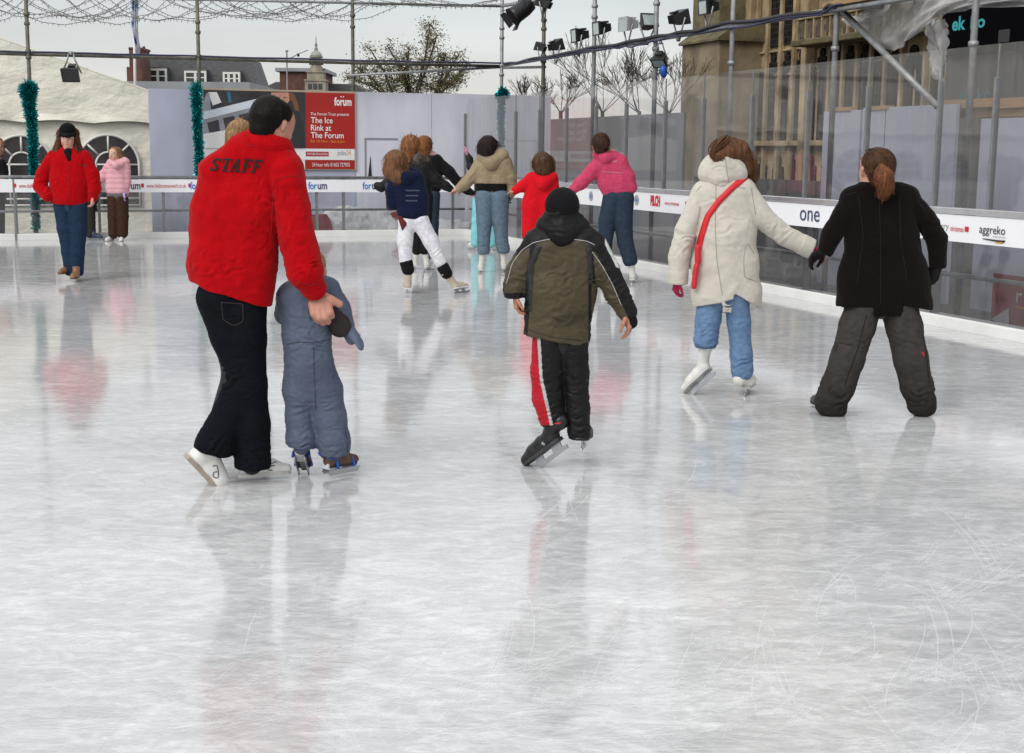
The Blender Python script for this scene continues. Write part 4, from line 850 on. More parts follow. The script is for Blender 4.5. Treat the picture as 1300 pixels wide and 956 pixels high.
# ------------------------------------------------------------------ tinsel and light nets
tin = mat('tinsel', (.01, .30, .32), .25, metal=.6)
def tinsel(P, fr, path, rad_, label, nseg, off):
    ptz = np.array([P(x, y, off) for x, y in path]); T = np.linspace(0, len(ptz)-1, nseg); A = np.interp(T, range(len(ptz)), ptz[:, 0]); Z = np.interp(T, range(len(ptz)), ptz[:, 1])
    rr = np.interp(T, range(len(ptz)), rad_); g = np.random.default_rng(int(path[0][0])); C3 = fr(np.stack([A, Z, np.full(nseg, off)], 1)); V = []; F = []; k = 0
    for i in range(nseg):
        for j in range(16):
            d = g.normal(size=3); d /= np.linalg.norm(d); b = np.cross(d, g.normal(size=3)); b /= np.linalg.norm(b); b *= .006; r = rr[i]*g.uniform(.6, 1.1); c = C3[i]+g.normal(size=3)*.01
            c = c + d*rr[i]*.1; V += [c-b, c+b, c+d*r+b*1.3, c+d*r-b*1.3]; F.append((k, k+1, k+2, k+3)); k += 4
    tag(np_mesh('tinsel_garland', np.array(V), np.array(F), tin, org=C3[-1], smooth=False), label, 'tinsel')
tinsel(FW, FF, [(36, 110), (37, 130), (41, 160), (42, 200), (44, 240), (46, 292)], [.13, .11, .09, .085, .08, .07], 'turquoise tinsel wound down the scaffold post in front of the marquee', 420, OFF-.06)
tinsel(FW, FF, [(29, 118), (36, 110), (43, 114), (36, 124)], [.10, .12, .10, .1], 'turquoise tinsel bunch at the top of the left post', 60, OFF-.08)
tinsel(FW, FF, [(249, 110), (250, 140), (251, 170), (253, 200), (254, 224), (255, 240)], [.12, .09, .085, .085, .085, .07], 'turquoise tinsel wound round the post beside the billboard', 330, OFF-.06)
tinsel(FW, FF, [(637, 114), (643, 120), (633, 121), (638, 124)], [.07, .08, .08, .07], 'turquoise tinsel tuft at the top of the corner post', 70, OFF-.06)
tinsel(FW, FF, [(637, 126), (636, 150), (637, 185)], [.07, .07, .06], 'turquoise tinsel on the corner post seen through the glass', 120, OFF-.02)
wire = mat('fairy_wire', (.20, .195, .19), .6); g = random.Random(9)
def net(x0, x1, n_, deep, off, label, y_top=-14):
    mb = MB()
    for k in range(n_):
        xa = x0 + (x1-x0)*k/n_ + g.uniform(-14, 14); span = g.uniform(110, 230); dp = deep*g.uniform(.6, 1.05); o = off+g.uniform(-.5, .9)
        P_ = []
        for t in np.linspace(0, 1, 26):
            x = xa+span*t; y = y_top+ (dp-y_top)*(1-(2*t-1)**2) + .6*math.sin(t*40); a, z = FW(x, y, o); P_.append(FF((a, z, o)))
        mb.tube(P_, .0055, 4, cap=False)
        for i in range(1, 25):
            p = P_[i]; mb.tube([p, p+np.array([g.uniform(-.02, .02), 0, -g.uniform(.03, .05)])], [.006, .003], 4)
    tag(mb.build('light_net', wire, loc=FF((FW((x0+x1)/2, 0, off)[0], 3.9, off))), label, 'string lights')
net(-120, 140, 17, 30, .6, 'sagging net of unlit string lights above the marquee')
net(150, 380, 16, 26, .6, 'sagging net of unlit string lights above the slate roof and billboard')
net(395, 560, 7, 9, .6, 'shallow net of string lights between the two right posts at the top')
# ------------------------------------------------------------------ people: engine
fleece = mat('fleece', rough=.95, attr=True, var=.12, vscale=22, bump=.5, bscale=140, dist=.004, sheen=.06, spec=.05)
denim = mat('denim', rough=.85, attr=True, var=.16, vscale=26, bump=.35, bscale=260, dist=.002, spec=.1)
wool = mat('wool', rough=.95, attr=True, var=.06, vscale=40, bump=.5, bscale=220, dist=.003, sheen=.05, spec=.05)
nylon = mat('nylon', rough=.55, attr=True, var=.10, vscale=9, bump=.35, bscale=45, dist=.004, spec=.22)
knit = mat('knit', rough=.95, attr=True, var=.2, vscale=60, bump=.8, bscale=180, dist=.004, sheen=.03, spec=.05)
skinm = mat('skin', rough=.55, attr=True, var=.05, vscale=30, spec=.4)
hairm = mat('hair', rough=.5, attr=True, var=.35, vscale=60, bump=.7, bscale=130, dist=.006, stretch=(1, 1, .12), spec=.12)
leath = mat('boot_leather', rough=.38, attr=True, var=.08, vscale=20, bump=.15, bscale=60, dist=.002, spec=.5)
rubber = mat('rubber', rough=.6, attr=True, var=.12, vscale=30)
steel = mat('blade_steel', (.45, .46, .48), .28, metal=.9, var=.1)
SKIN = (.50, .27, .19)
def nrm(v): v = np.asarray(v, float); return v/(np.linalg.norm(v)+1e-12)
class Fig:
    def __init__(s, label, x, y, group=None):
        s.base = ground(x, y); s.Y = s.base[1]; s.s = ((s.base-CAM)@_f)/FPX; s.label = label; s.bvh = []; s.root = None; s.bp = []; s.grp = group; s.faces = []; s.skin = SKIN; s.hands = []; s.un = None
    def P(s, x, y, d=0.): return atY(x, y, s.Y+d)
    def c(s, pts, flat=1., k=6, f=1.):
        o = []; q = [(p if len(p) > 3 else (*p, 0.)) for p in pts]
        for a, b in zip(q[:-1], q[1:]): o.append(('c', s.P(a[0], a[1], a[3]), a[2]*s.s*f, s.P(b[0], b[1], b[3]), b[2]*s.s*f, flat, k*s.s))
        return o
    def e(s, x, y, d, rx, ry, rz, k=5): return [('e', s.P(x, y, d), (rx*s.s, ry*s.s, rz*s.s), k*s.s)]
    def lc(s, x, y, dx, dy, R, d=0., dd=0.):        # cut flat: keep the side opposite to pixel direction (dx,dy)
        return [('lc', s.P(x, y, d), nrm((dx, dd, -dy)), R*s.s)]
    def cut(s, x0, y0, x1, y1):                     # keep what is above the line (x0,y0)-(x1,y1)
        return [('cut', s.P(x0, y0), nrm((y1-y0, 0, (x1-x0)))*np.array([-1, 0, -1])*(1 if x1 > x0 else -1))]
    def mesh(s, name, prims, m_, col, h=1.25, wr=(), folds=(), parent=None, colf=None, fuzz=0, extra=None, quilt=0):
        hh = max(h*s.s, .0035); V, Q = sdf_mesh(prims, hh)
        if wr or folds or quilt:
            N_ = vnormals(V, Q); D = np.zeros(len(V)); Vp = V/s.s
            for amp, sc, st in wr:
                q = Vp*np.array(st)/sc + len(s.label)*3.7; w = noise3(q*.6+31)[:, None]; n_ = noise3(q+w*1.2); D += (1.5 if sc > 15 else .8)*amp*(.28-np.abs(n_)*1.6)
            for (x, y, R, amp, ang, lam) in folds:
                p = proj(V); g = np.exp(-((p[:, 0]-x)**2+(p[:, 1]-y)**2)/(R*R)); u_ = p[:, 0]*math.cos(ang)+p[:, 1]*math.sin(ang); w = noise3(np.stack([p[:, 0]/18+x, p[:, 1]/18, V[:, 1]/s.s/18], 1))
                mo = noise3(np.stack([p[:, 0]/14+y, p[:, 1]/9, V[:, 1]/s.s/14], 1)); D += amp*1.15*g*np.sin(u_*2*math.pi/(lam*1.25) + w*11)*np.clip(.35+1.9*mo, -.2, 1.3)
            if quilt: D += .9*np.abs(np.sin(proj(V)[:, 1]*math.pi/quilt))**.5
            V = V + N_*(D*s.s)[:, None]
        if colf is not None: C = colf(proj(V), V)
        else: C = np.broadcast_to(np.array(col, float), (len(V), 3))
        V0, Q0 = V, Q
        if extra is not None:
            ev, eq, ec = extra; Q = np.concatenate([Q, eq+len(V)]); V = np.concatenate([V, ev]); C = np.concatenate([C, ec])
        if s.root is None and name == 'person':
            s.org = np.array([s.base[0], s.base[1], 0]); o = np_mesh(name, V, Q, m_, col=C, org=s.org); tag(o, s.label, 'person', s.grp); s.root = o
        else: o = np_mesh(name, V, Q, m_, parent or s.root, col=C)
        s.bvh.append(BVHTree.FromPolygons(V0.tolist(), Q0.tolist())); return o
    def u(s, ny, wy, cj, ct): s.un = (ny, wy, cj, ct)
    def body(s, h=1.3): s.mesh('person', s.bp, skinm, s.skin, h=h, colf=s.facecol)
    def facecol(s, p, V):
        C = np.tile(np.array(s.skin), (len(V), 1))
        if s.un:
            ny, wy, cj, ct = s.un; near = np.zeros(len(V), bool)
            for q, r_ in s.hands: near |= np.linalg.norm(V-q, axis=1) < r_
            C[(p[:, 1] > ny) & ~near] = cj; C[(p[:, 1] > wy) & ~near] = ct
        for pt, r_, c_ in s.faces:
            m_ = np.linalg.norm(V-pt, axis=1) < r_; C[m_] = c_
        return C
    def hit(s, x, y, off=.8, i=-1):
        d = ray(x, y); d = d/np.linalg.norm(d); r = s.bvh[i].ray_cast(Vector(CAM), Vector(d))
        return None if r[0] is None else np.array(r[0]) - d*off*s.s
    def trace(s, name, pts, r, m_, i=-1, parent=None, n=None, off=.3):
        P_ = []; pts = np.array(pts, float); L_ = np.concatenate([[0], np.cumsum(np.linalg.norm(np.diff(pts, axis=0), axis=1))]); n = n or max(4, int(L_[-1]/3))
        for t in np.linspace(0, L_[-1], n):
            q = s.hit(np.interp(t, L_, pts[:, 0]), np.interp(t, L_, pts[:, 1]), off, i)
            if q is not None: P_.append(q)
        if len(P_) > 2:
            P_ = np.array(P_); P_[1:-1] = (P_[:-2]+2*P_[1:-1]+P_[2:])/4; return MB().tube(P_, r*s.s, 6).build(name, m_, parent or s.root, True)
    def ribbon(s, name, pts, w, m_, i=-1, parent=None, off=1.):
        pts = np.array(pts, float); L_ = np.concatenate([[0], np.cumsum(np.linalg.norm(np.diff(pts, axis=0), axis=1))]); V = []; n = int(L_[-1]/3)+3
        for t in np.linspace(0, L_[-1], n):
            x, y = np.interp(t, L_, pts[:, 0]), np.interp(t, L_, pts[:, 1]); x2, y2 = np.interp(t+2, L_, pts[:, 0]), np.interp(t+2, L_, pts[:, 1]); x1, y1 = np.interp(t-2, L_, pts[:, 0]), np.interp(t-2, L_, pts[:, 1])
            g = nrm((-(y2-y1), x2-x1)); row = []
            for u in (-1, 0, 1):
                q = s.hit(x+g[0]*w/2*u, y+g[1]*w/2*u, off, i)
                row.append(q)
            if any(q is None for q in row):
                ok = [q for q in row if q is not None]
                if not ok: continue
                row = [q if q is not None else s.P(x+g[0]*w/2*u, y+g[1]*w/2*u, ok[0][1]-s.Y) for q, u in zip(row, (-1, 0, 1))]
            V.append(row)
        V = np.array(V); n = len(V); V[1:-1] = (V[:-2]+V[1:-1]*2+V[2:])/4; mb = MB(); mb.add(V.reshape(-1, 3), [(3*i+j, 3*i+j+1, 3*i+j+4, 3*i+j+3) for i in range(n-1) for j in (0, 1)])
        o = mb.build(name, m_, parent, True, loc=None if parent is not None else V[0][1]); so_ = o.modifiers.new('solid', 'SOLIDIFY'); so_.thickness = .9*s.s; return o
    def decal(s, txt, x0, x1, y0, y1, m_, i=-1, skew=0., shear=0., bold=0., name='lettering', parent=None):
        V, F = text_polys(txt, shear, bold) if isinstance(txt, str) else txt; lo, hi = V.min(0), V.max(0); me = bpy.data.meshes.new('x'); me.from_pydata([(*v, 0) for v in V.tolist()], [], F)
        import bmesh; bm = bmesh.new(); bm.from_mesh(me); bmesh.ops.triangulate(bm, faces=bm.faces[:]); lim = 3.5/(x1-x0)*(hi[0]-lo[0])
        for _ in range(4):
            ed = [e_ for e_ in bm.edges if e_.calc_length() > lim]
            if not ed: break
            bmesh.ops.subdivide_edges(bm, edges=ed, cuts=1); bmesh.ops.triangulate(bm, faces=bm.faces[:])
        U = np.array([v.co[:2] for v in bm.verts]); bm.verts.index_update(); T = [tuple(v.index for v in f.verts) for f in bm.faces]; bm.free(); bpy.data.meshes.remove(me)
        a = (U[:, 0]-lo[0])/(hi[0]-lo[0]); b = (U[:, 1]-lo[1])/(hi[1]-lo[1]); P_ = []
        for aa, bb in zip(a, b):
            q = s.hit(x0+(x1-x0)*aa, y1-(y1-y0)*bb+skew*aa, 1.4, i); P_.append(q if q is not None else s.P(x0+(x1-x0)*aa, y1-(y1-y0)*bb+skew*aa))
        return MB().add(P_, T).build(name, m_, parent or s.root)
    # ---- head, hands, hair, shoes
    def head(s, x, y, Hh, yaw=0., pitch=0., d=0., neck=None, face=False):
        C = s.P(x, y, d); H_ = Hh*s.s; yaw, pitch = math.radians(yaw), math.radians(pitch)
        f = np.array([math.sin(yaw)*math.cos(pitch), math.cos(yaw)*math.cos(pitch), math.sin(pitch)]); sd = nrm(np.cross(f, Zv)); up = np.cross(sd, f)
        K = lambda a, b, c_: C + H_*(a*f + b*sd + c_*up)
        cc = lambda p, r, q, r2, k=.04: ('c', p, r*H_, q, r2*H_, 1., k*H_)
        s.bp += [cc(K(-.10, 0, .13), .335, K(.08, 0, .15), .315), cc(K(.12, 0, -.10), .24, K(.20, 0, -.30), .15, .12), cc(K(.10, .1, -.15), .2, K(.10, -.1, -.15), .2, .1),
                 cc(K(.385, 0, .02), .035, K(.45, 0, -.10), .05, .05), cc(K(.33, .1, .08), .05, K(.33, -.1, .08), .05, .08), cc(K(.33, .05, -.22), .04, K(.33, -.05, -.22), .04, .04)]
        for sg in (1, -1): s.bp.append(cc(K(-.03, sg*.335, .04), .055, K(-.01, sg*.32, -.08), .04, .02)); s.bp.append(cc(K(.26, sg*.17, -.08), .08, K(.24, sg*.16, -.12), .08, .1))
        nb = K(-.25, 0, -.75) if neck is None else s.P(*neck)
        s.bp.append(cc(K(-.06, 0, -.2), .20, nb, .24, .08))
        if face:
            sk = np.array(s.skin)
            for sg in (1, -1):
                s.faces += [(K(.37, sg*.135, .02), .062*H_, (.55, .5, .46)), (K(.385, sg*.135, .015), .036*H_, (.03, .02, .015))]
                for q in (.08, .13, .18): s.faces.append((K(.36, sg*q, .10), .03*H_, sk*.35))
                s.faces.append((K(.31, sg*.2, -.12), .07*H_, (.60, .24, .18)))
            for q in (-.06, -.03, 0, .03, .06): s.faces.append((K(.375, q, -.22), .03*H_, (.42, .10, .09)))
        s.K = K; s.Hm = H_; return K
    def cap(s, extra=0., back=.06, low=0.):        # close hair cap round the head made last
        K, H_ = s.K, s.Hm; cc = lambda p, r, q, r2: ('c', p, r*H_, q, r2*H_, 1., .05*H_)
        return [cc(K(-.13-back*.5, 0, .15), .36+extra, K(.03-back, 0, .185), .335+extra), cc(K(-.15-back, 0, .0), .31+extra, K(-.13-back, 0, -.10-low), .25+extra)]
    def hand(s, w, dr, pn, L_=.17, curl=.5, tside=1, fat=1., out=None):
        """w: wrist (world), dr: direction, pn: palm normal"""
        if out is None: s.hands.append((w+nrm(dr)*L_*.6, L_*.72))
        dr = nrm(dr); pn = np.asarray(pn, float); pn = nrm(pn-dr*(pn@dr)); sd = np.cross(dr, pn)*tside; o = s.bp if out is None else out; k = .03*L_
        cc = lambda p, r, q, r2: o.append(('c', p, r*L_*fat, q, r2*L_*fat, 1., k))
        for b in (-.16, 0, .16): cc(w + sd*b*L_*.6, .125, w + dr*.46*L_ + sd*b*L_, .10)
        for i, ln in enumerate((.43, .48, .45, .35)):
            b = w + dr*.48*L_ + sd*(.22-.145*i)*L_; a1, a2, a3 = curl*.6, curl*1.3, curl*1.9
            p1 = b + (dr*math.cos(a1)+pn*math.sin(a1))*ln*.45*L_; p2 = p1 + (dr*math.cos(a2)+pn*math.sin(a2))*ln*.32*L_; p3 = p2 + (dr*math.cos(a3)+pn*math.sin(a3))*ln*.25*L_
            cc(b, .062, p1, .056); cc(p1, .056, p2, .05); cc(p2, .05, p3, .043)
        t0 = w + dr*.12*L_ + sd*.2*L_; t1 = t0 + nrm(dr*.65+sd*.6+pn*.4)*.28*L_; t2 = t1 + nrm(dr*.9+sd*.15+pn*.5)*.24*L_; cc(t0, .08, t1, .065); cc(t1, .065, t2, .052)
        return o
    def hair(s, prims, col, locks=(), h=1.2, amp=1.2, name='hair', lr=.75, parent=None, var=.5, fz=700, fl=4.5):
        g = np.random.default_rng(len(s.label)*7+int(s.Y*100)); EV, EQ, EC = [], [], []; k = 0; col = np.array(col)
        for path, n in locks:
            q = np.array([(*s.P(p[0], p[1]+(3.5 if p is path[0] else 0), p[2]), p[3]*s.s) for p in path]); m_ = 9; T = np.linspace(0, len(q)-1, m_); base = np.stack([np.interp(T, range(len(q)), q[:, j]) for j in range(4)], 1)
            for _ in range(n):
                v = g.normal(size=3); v /= np.linalg.norm(v); v *= g.uniform(.4, .98); P_ = base[:, :3] + v*base[:, 3:4] + g.normal(size=3)*.35*s.s
                P_ = P_ + (np.cumsum(g.normal(size=(m_, 3)), 0)*.32*s.s); e_ = g.uniform(.75, 1.0); P_ = np.stack([np.interp(np.linspace(0, e_, m_), np.linspace(0, 1, m_), P_[:, j]) for j in range(3)], 1)
                r_ = lr*s.s*np.linspace(1, .35, m_)*g.uniform(.6, 1.3); mb = MB().tube(P_, r_, 4, cap=False); vv = mb.v[0]; EV.append(vv); EQ.append(np.array(mb.f)+k); k += len(vv); EC.append(np.tile(col*g.uniform(.6, 1.5), (len(vv), 1)))
        if fz:
            V_, Q_ = sdf_mesh(prims, max(h*s.s*1.5, .0045)); N_ = vnormals(V_, Q_); ii = g.integers(0, len(V_), fz); p0 = V_[ii]-N_[ii]*.3*s.s; dr = N_[ii]*.28 + np.array([0, 0, -1.])*g.uniform(.3, .9, (fz, 1)) + g.normal(size=(fz, 3))*.28
            dr *= (s.s*fl*g.uniform(.5, 1.3, (fz, 1)))/np.linalg.norm(dr, axis=1)[:, None]; sd_ = np.cross(dr, N_[ii]); sd_ *= (.33*s.s)/(np.linalg.norm(sd_, axis=1)[:, None]+1e-9)
            vv = np.stack([p0-sd_, p0+sd_, p0+dr+sd_*.2, p0+dr-sd_*.2], 1).reshape(-1, 3); EV.append(vv); EQ.append(np.arange(fz*4).reshape(-1, 4)+k); k += fz*4; EC.append(np.repeat(col*g.uniform(.6, 1.6, (fz, 1)), 4, 0))
        ex = (np.concatenate(EV), np.concatenate(EQ), np.concatenate(EC)) if EV else None
        def cf(p, V):
            q = V/s.s; n_ = noise3(q*np.array([.45, .45, .05]))+.5*noise3(q*np.array([1.1, 1.1, .12])); return np.clip(col*(1+var*1.6*n_)[:, None], .003, 1)
        return s.mesh(name, prims, hairm, col, h=h, wr=((amp, 5, (1, 1, .12)), (amp*.6, 2.2, (1, 1, .1))), colf=cf, extra=ex, parent=parent)
    def shoe(s, hp, t, up=(0, 0, 1), L_=.27, kind='skate', col=(.75, .74, .71), sole=(.6, .6, .58), name=None, shaft=.75, wid=1., world=None, hh=1.2, ank=None):
        P0 = s.P(*hp) if world is None else world; t = nrm(t); up = np.asarray(up, float); up = nrm(up-t*(up@t)); sd = np.cross(t, up); bh = .2 if kind == 'skate' else .0
        K = lambda a, b, c_: P0 + L_*(a*t + b*sd + (c_+bh)*up)
        cc = lambda p, r, q, r2, k=.06: ('c', p, r*L_*wid, q, r2*L_*wid, 1., k*L_)
        pr = [cc(K(.11, 0, .12), .13, K(.36, 0, .15), .14), cc(K(.36, 0, .15), .145, K(.62, 0, .11), .155), cc(K(.62, 0, .10), .16, K(.86, 0, .08), .12)]
        if kind == 'sneaker': pr += [cc(K(.14, 0, .2), .155, K(.18, 0, .36), .15), cc(K(.2, 0, .3), .14, K(.6, 0, .16), .15)]; pr += [('lc', K(.18, 0, .42), nrm(up+t*-.1), .2*L_)]
        elif ank is not None:
            A_ = s.P(*ank); ud_ = nrm(A_-K(.15, 0, .3)); A_ = A_ + ud_*.03; m1 = (K(.15, 0, .3)*.55+A_*.45); pr += [cc(K(.13, 0, .2), .15, m1, .145), cc(m1, .145, A_, .165)]
        else: pr += [cc(K(.15, 0, .2), .15, K(.17, 0, shaft*.55), .145), cc(K(.17, 0, shaft*.55), .145, K(.13, 0, shaft), .17)]; pr += [('lc', K(.13, 0, shaft), up, .3*L_)]
        pr += [('cut', K(0, 0, .045), -up)]
        nm = name or {'skate': 'ice_skate', 'sneaker': 'shoe', 'boot': 'boot'}[kind]
        o = s.mesh(nm, pr, leath, col, h=hh)
        out = [(-.02, .07), (.0, .11), (.15, .135), (.35, .125), (.55, .15), (.75, .16), (.88, .12), (.955, .05)]; poly = [(a, b*wid) for a, b in out]+[(a, -b*wid) for a, b in out[::-1]]
        fr_ = lambda v: P0 + L_*(v[:, :1]*t + v[:, 1:2]*sd + (v[:, 2:3]+bh)*up)
        so_ = MB().prism(poly, -.002, .058, fr_).build('sole', mat('sole_%02x%02x%02x' % tuple(int(c_*255) for c_ in sole), sole, .6, var=.15, vscale=20), o)
        if kind == 'skate':
            fr2 = lambda v: P0 + L_*(v[:, :1]*t + v[:, 2:3]*sd + v[:, 1:2]*up)
            mb = MB(); mb.prism([(-.06, .01), (.0, 0), (.9, 0), (1.02, .035), (1.05, .09), (.98, .10), (.9, .075), (.72, .085), (.7, .195), (.5, .195), (.52, .085), (.28, .085), (.27, .195), (.03, .195), (.05, .085), (-.05, .07)], -.012, .012, fr2)
            mb.build('blade', steel, o)
        return o

def serif_staff():
    """slab-serif italic letters S T A F F as plain polygons"""
    V, F = [], []
    def poly(p, ox): 
        k = len(V); V.extend([(x+ox+.30*y, y) for x, y in p]); F.append(tuple(range(k, k+len(p))))
    R_ = lambda x0, y0, x1, y1, ox: poly([(x0, y0), (x1, y0), (x1, y1), (x0, y1)], ox)
    def serif(x, y, w, ox): R_(x-w, y-.045, x+w, y+.045, ox)
    sv, sf = text_polys('S', 0, .02); lo, hi = sv.min(0), sv.max(0); sv = (sv-lo)/(hi-lo)*np.array([.62, 1.]); k = len(V); V.extend([(x+.3*y, y) for x, y in sv]); F.extend([tuple(i+k for i in f) for f in sf]); R_(.0, .0, .05, .3, 0); R_(.57, .7, .62, 1., 0)
    o = .80; R_(0, .88, .74, 1, o); R_(.25, 0, .48, .88, o); serif(.365, .04, .24, o); R_(0, .66, .08, .88, o); R_(.66, .66, .74, .88, o)
    o = 1.58; poly([(.02, 0), (.14, 0), (.46, 1), (.34, 1)], o); poly([(.47, 0), (.74, 0), (.52, 1), (.34, 1)], o); R_(.18, .27, .6, .38, o); serif(.09, .04, .16, o); serif(.62, .04, .22, o)
    for o in (2.50, 3.30): R_(.10, 0, .33, 1, o); R_(.33, .88, .72, 1, o); R_(.64, .66, .72, .88, o); R_(.33, .44, .56, .56, o); R_(.50, .34, .58, .68, o); serif(.2, .04, .21, o); serif(.13, .96, .14, o)
    return np.array(V), F
RED, WHITE_BOOT = (.38, .002, .005), (.66, .65, .61)
JW = [(1.6, 26, (1, 1, 1)), (.8, 11, (1, 1, 1.3))]          # big soft cloth folds
# ================================================= staff man in the red fleece
def staff_man():
    F = Fig('person seen from behind in red STAFF fleece and black jeans, steering the toddler', 300, 612)
    F.bp += F.c([(318, 202, 26), (312, 270, 34), (300, 340, 32)], .7) + F.c([(290, 222, 16), (345, 218, 16)])
    A = [(361, 218, 25, 0), (371, 262, 23, -.03), (377, 305, 23, -.06), (388, 345, 22, -.07), (399, 366, 15.5, -.05)]
    F.bp += F.c(A, f=.6) + F.c([(399, 362, 10), (404, 378, 9.5)])
    F.bp += F.c([(285, 380, 26), (300, 475, 17), (268, 570, 13, -.05)]) + F.c([(314, 394, 22), (313, 480, 17), (320, 590, 13)])
    F.head(346, 160, 66, yaw=38, pitch=-28, d=.02, neck=(335, 196, .02))
    # hand gripping the child's arm
    W_ = F.P(404, 378, -.02)
    for pts in ([(403, 380, 11, -.02), (409, 392, 12, -.03)], [(397, 386, 6, -.04), (399, 398, 5.5, -.06), (404, 406, 5, -.04)], [(404, 392, 6, -.05), (406, 403, 5.5, -.07), (410, 409, 4.8, -.04)], [(411, 393, 6, -.05), (413, 403, 5.2, -.07), (416, 408, 4.6, -.04)], [(416, 388, 5.5, -.04), (419, 397, 5, -.06), (421, 401, 4.3, -.04)], [(412, 378, 7, -.03), (421, 381, 5.6, -.04), (431, 386, 4.8, -.03)]): F.bp += F.c(pts, k=.7)
    F.skin = (.46, .22, .16); F.hands.append((F.P(410, 394, -.03), .115)); F.u(190, 350, RED, (.0075, .0085, .014)); F.body(h=1.05)
    H = F.cap(extra=.0, low=.06); F.hair(H, (.007, .005, .004), [], h=1.1, amp=.5, name='short_hair', var=.4, fz=2200, fl=3.5)
    J = F.c([(289, 217, 25), (278, 268, 30.5), (277, 335, 35), (281, 372, 37)], .85, 14) + F.c([(337, 212, 25), (326, 270, 31), (318, 330, 31), (312, 378, 34)], .85, 14) + F.c([(320, 196, 21), (312, 260, 40), (300, 350, 42)], .8, 14)
    J += F.c([(284, 212, 22), (318, 193, 24), (354, 207, 21)], .9, 10) + F.c([(275, 222, 22), (264, 290, 19, .05), (256, 345, 14, .12)], k=12)
    J += F.cut(243, 357, 346, 389)
    J += F.c(A, k=1.5) + F.lc(401, 371, .45, 1, 22)
    F.mesh('fleece_jacket', J, fleece, RED, h=1.25, wr=[(3.4, 62, (1, 1, .55)), (.9, 24, (1, 1, .8)), (.5, 12, (1, 1, 1))], folds=[(350, 300, 40, 1.6, .25, 17), (392, 345, 18, 2.0, 1.1, 8), (275, 345, 40, 1.4, 1.3, 16), (345, 250, 30, 1.4, .5, 18)])
    jk = len(F.bvh)-1
    F.mesh('collar', F.c([(322, 190, 19), (335, 181, 22, .0), (348, 184, 19)], .95, 8) + F.c([(355, 180, 12, .02), (368, 197, 9, .03)], k=6) + F.c([(316, 184, 8), (322, 174, 8)], k=8) + [('lc', F.P(340, 168), nrm((.30, 0, 1)), 40*F.s)], fleece, (.41, .0025, .006), wr=[(1, 14, (1, 1, 1))])
    F.decal(serif_staff(), 266, 334, 200, 217, mat('ink_fleece', (.012, .006, .008), .9), i=jk, skew=3)
    seamm = mat('seam_red', (.22, .004, .006), .9)
    F.trace('seam', [(349, 229), (362, 224), (378, 223), (388, 226)], .45, seamm, jk); F.trace('seam', [(344, 300), (346, 265), (347, 235)], .5, seamm, jk)
    F.trace('seam', [(308, 180), (318, 186), (334, 184)], .5, seamm, jk)
    F.trace('cuff_seam', [(379, 357), (392, 363), (407, 360), (415, 357)], .5, seamm, jk)
    T = F.c([(281, 378, 31), (294, 425, 26), (306, 474, 20), (294, 520, 21, -.03), (272, 566, 25, -.06)], k=6) + F.lc(270, 573, -.30, 1, 44, -.06) + F.c([(311, 388, 27), (310, 430, 27), (314, 488, 24), (318, 540, 24), (321, 588, 23)], k=6) + F.lc(320, 594, 0, 1, 34) + F.c([(276, 380, 22), (316, 386, 20)], .85)
    F.mesh('jeans', T, denim, (.0045, .005, .0085), wr=[(1.2, 14, (1, 1, 1.6))], folds=[(300, 485, 26, 1.5, 1.3, 9), (275, 560, 22, 1.8, 1.1, 8), (320, 575, 22, 1.8, 1.5, 8), (300, 400, 22, 1.0, 1.2, 12)])
    st = mat('stitch', (.035, .03, .03), .8)
    for pts in ([(281, 384), (308, 386)], [(281, 384), (283, 406), (297, 414), (309, 408), (308, 386)]): F.trace('pocket_seam', pts, .45, st)
    F.shoe((235, 581, -.12), (.50, .40, -.74), (.62, .30, .62), .30, 'sneaker', (.70, .69, .66), (.36, .30, .24), wid=.9)
    n = len(F.bvh)-1; F.trace('emblem', [(270, 592), (276, 590), (278, 607), (271, 607), (270, 599), (276, 599)], .6, st, n)
    F.shoe((303, 605, .02), (.93, .36, 0), (0, 0, 1), .245, 'sneaker', (.66, .65, .63), (.55, .53, .50), wid=.9)
    n = len(F.bvh)-1; F.trace('emblem', [(351, 586), (343, 589), (339, 597), (346, 597)], .6, st, n); F.trace('emblem', [(341, 592), (349, 591)], .6, st, n)
staff_man()
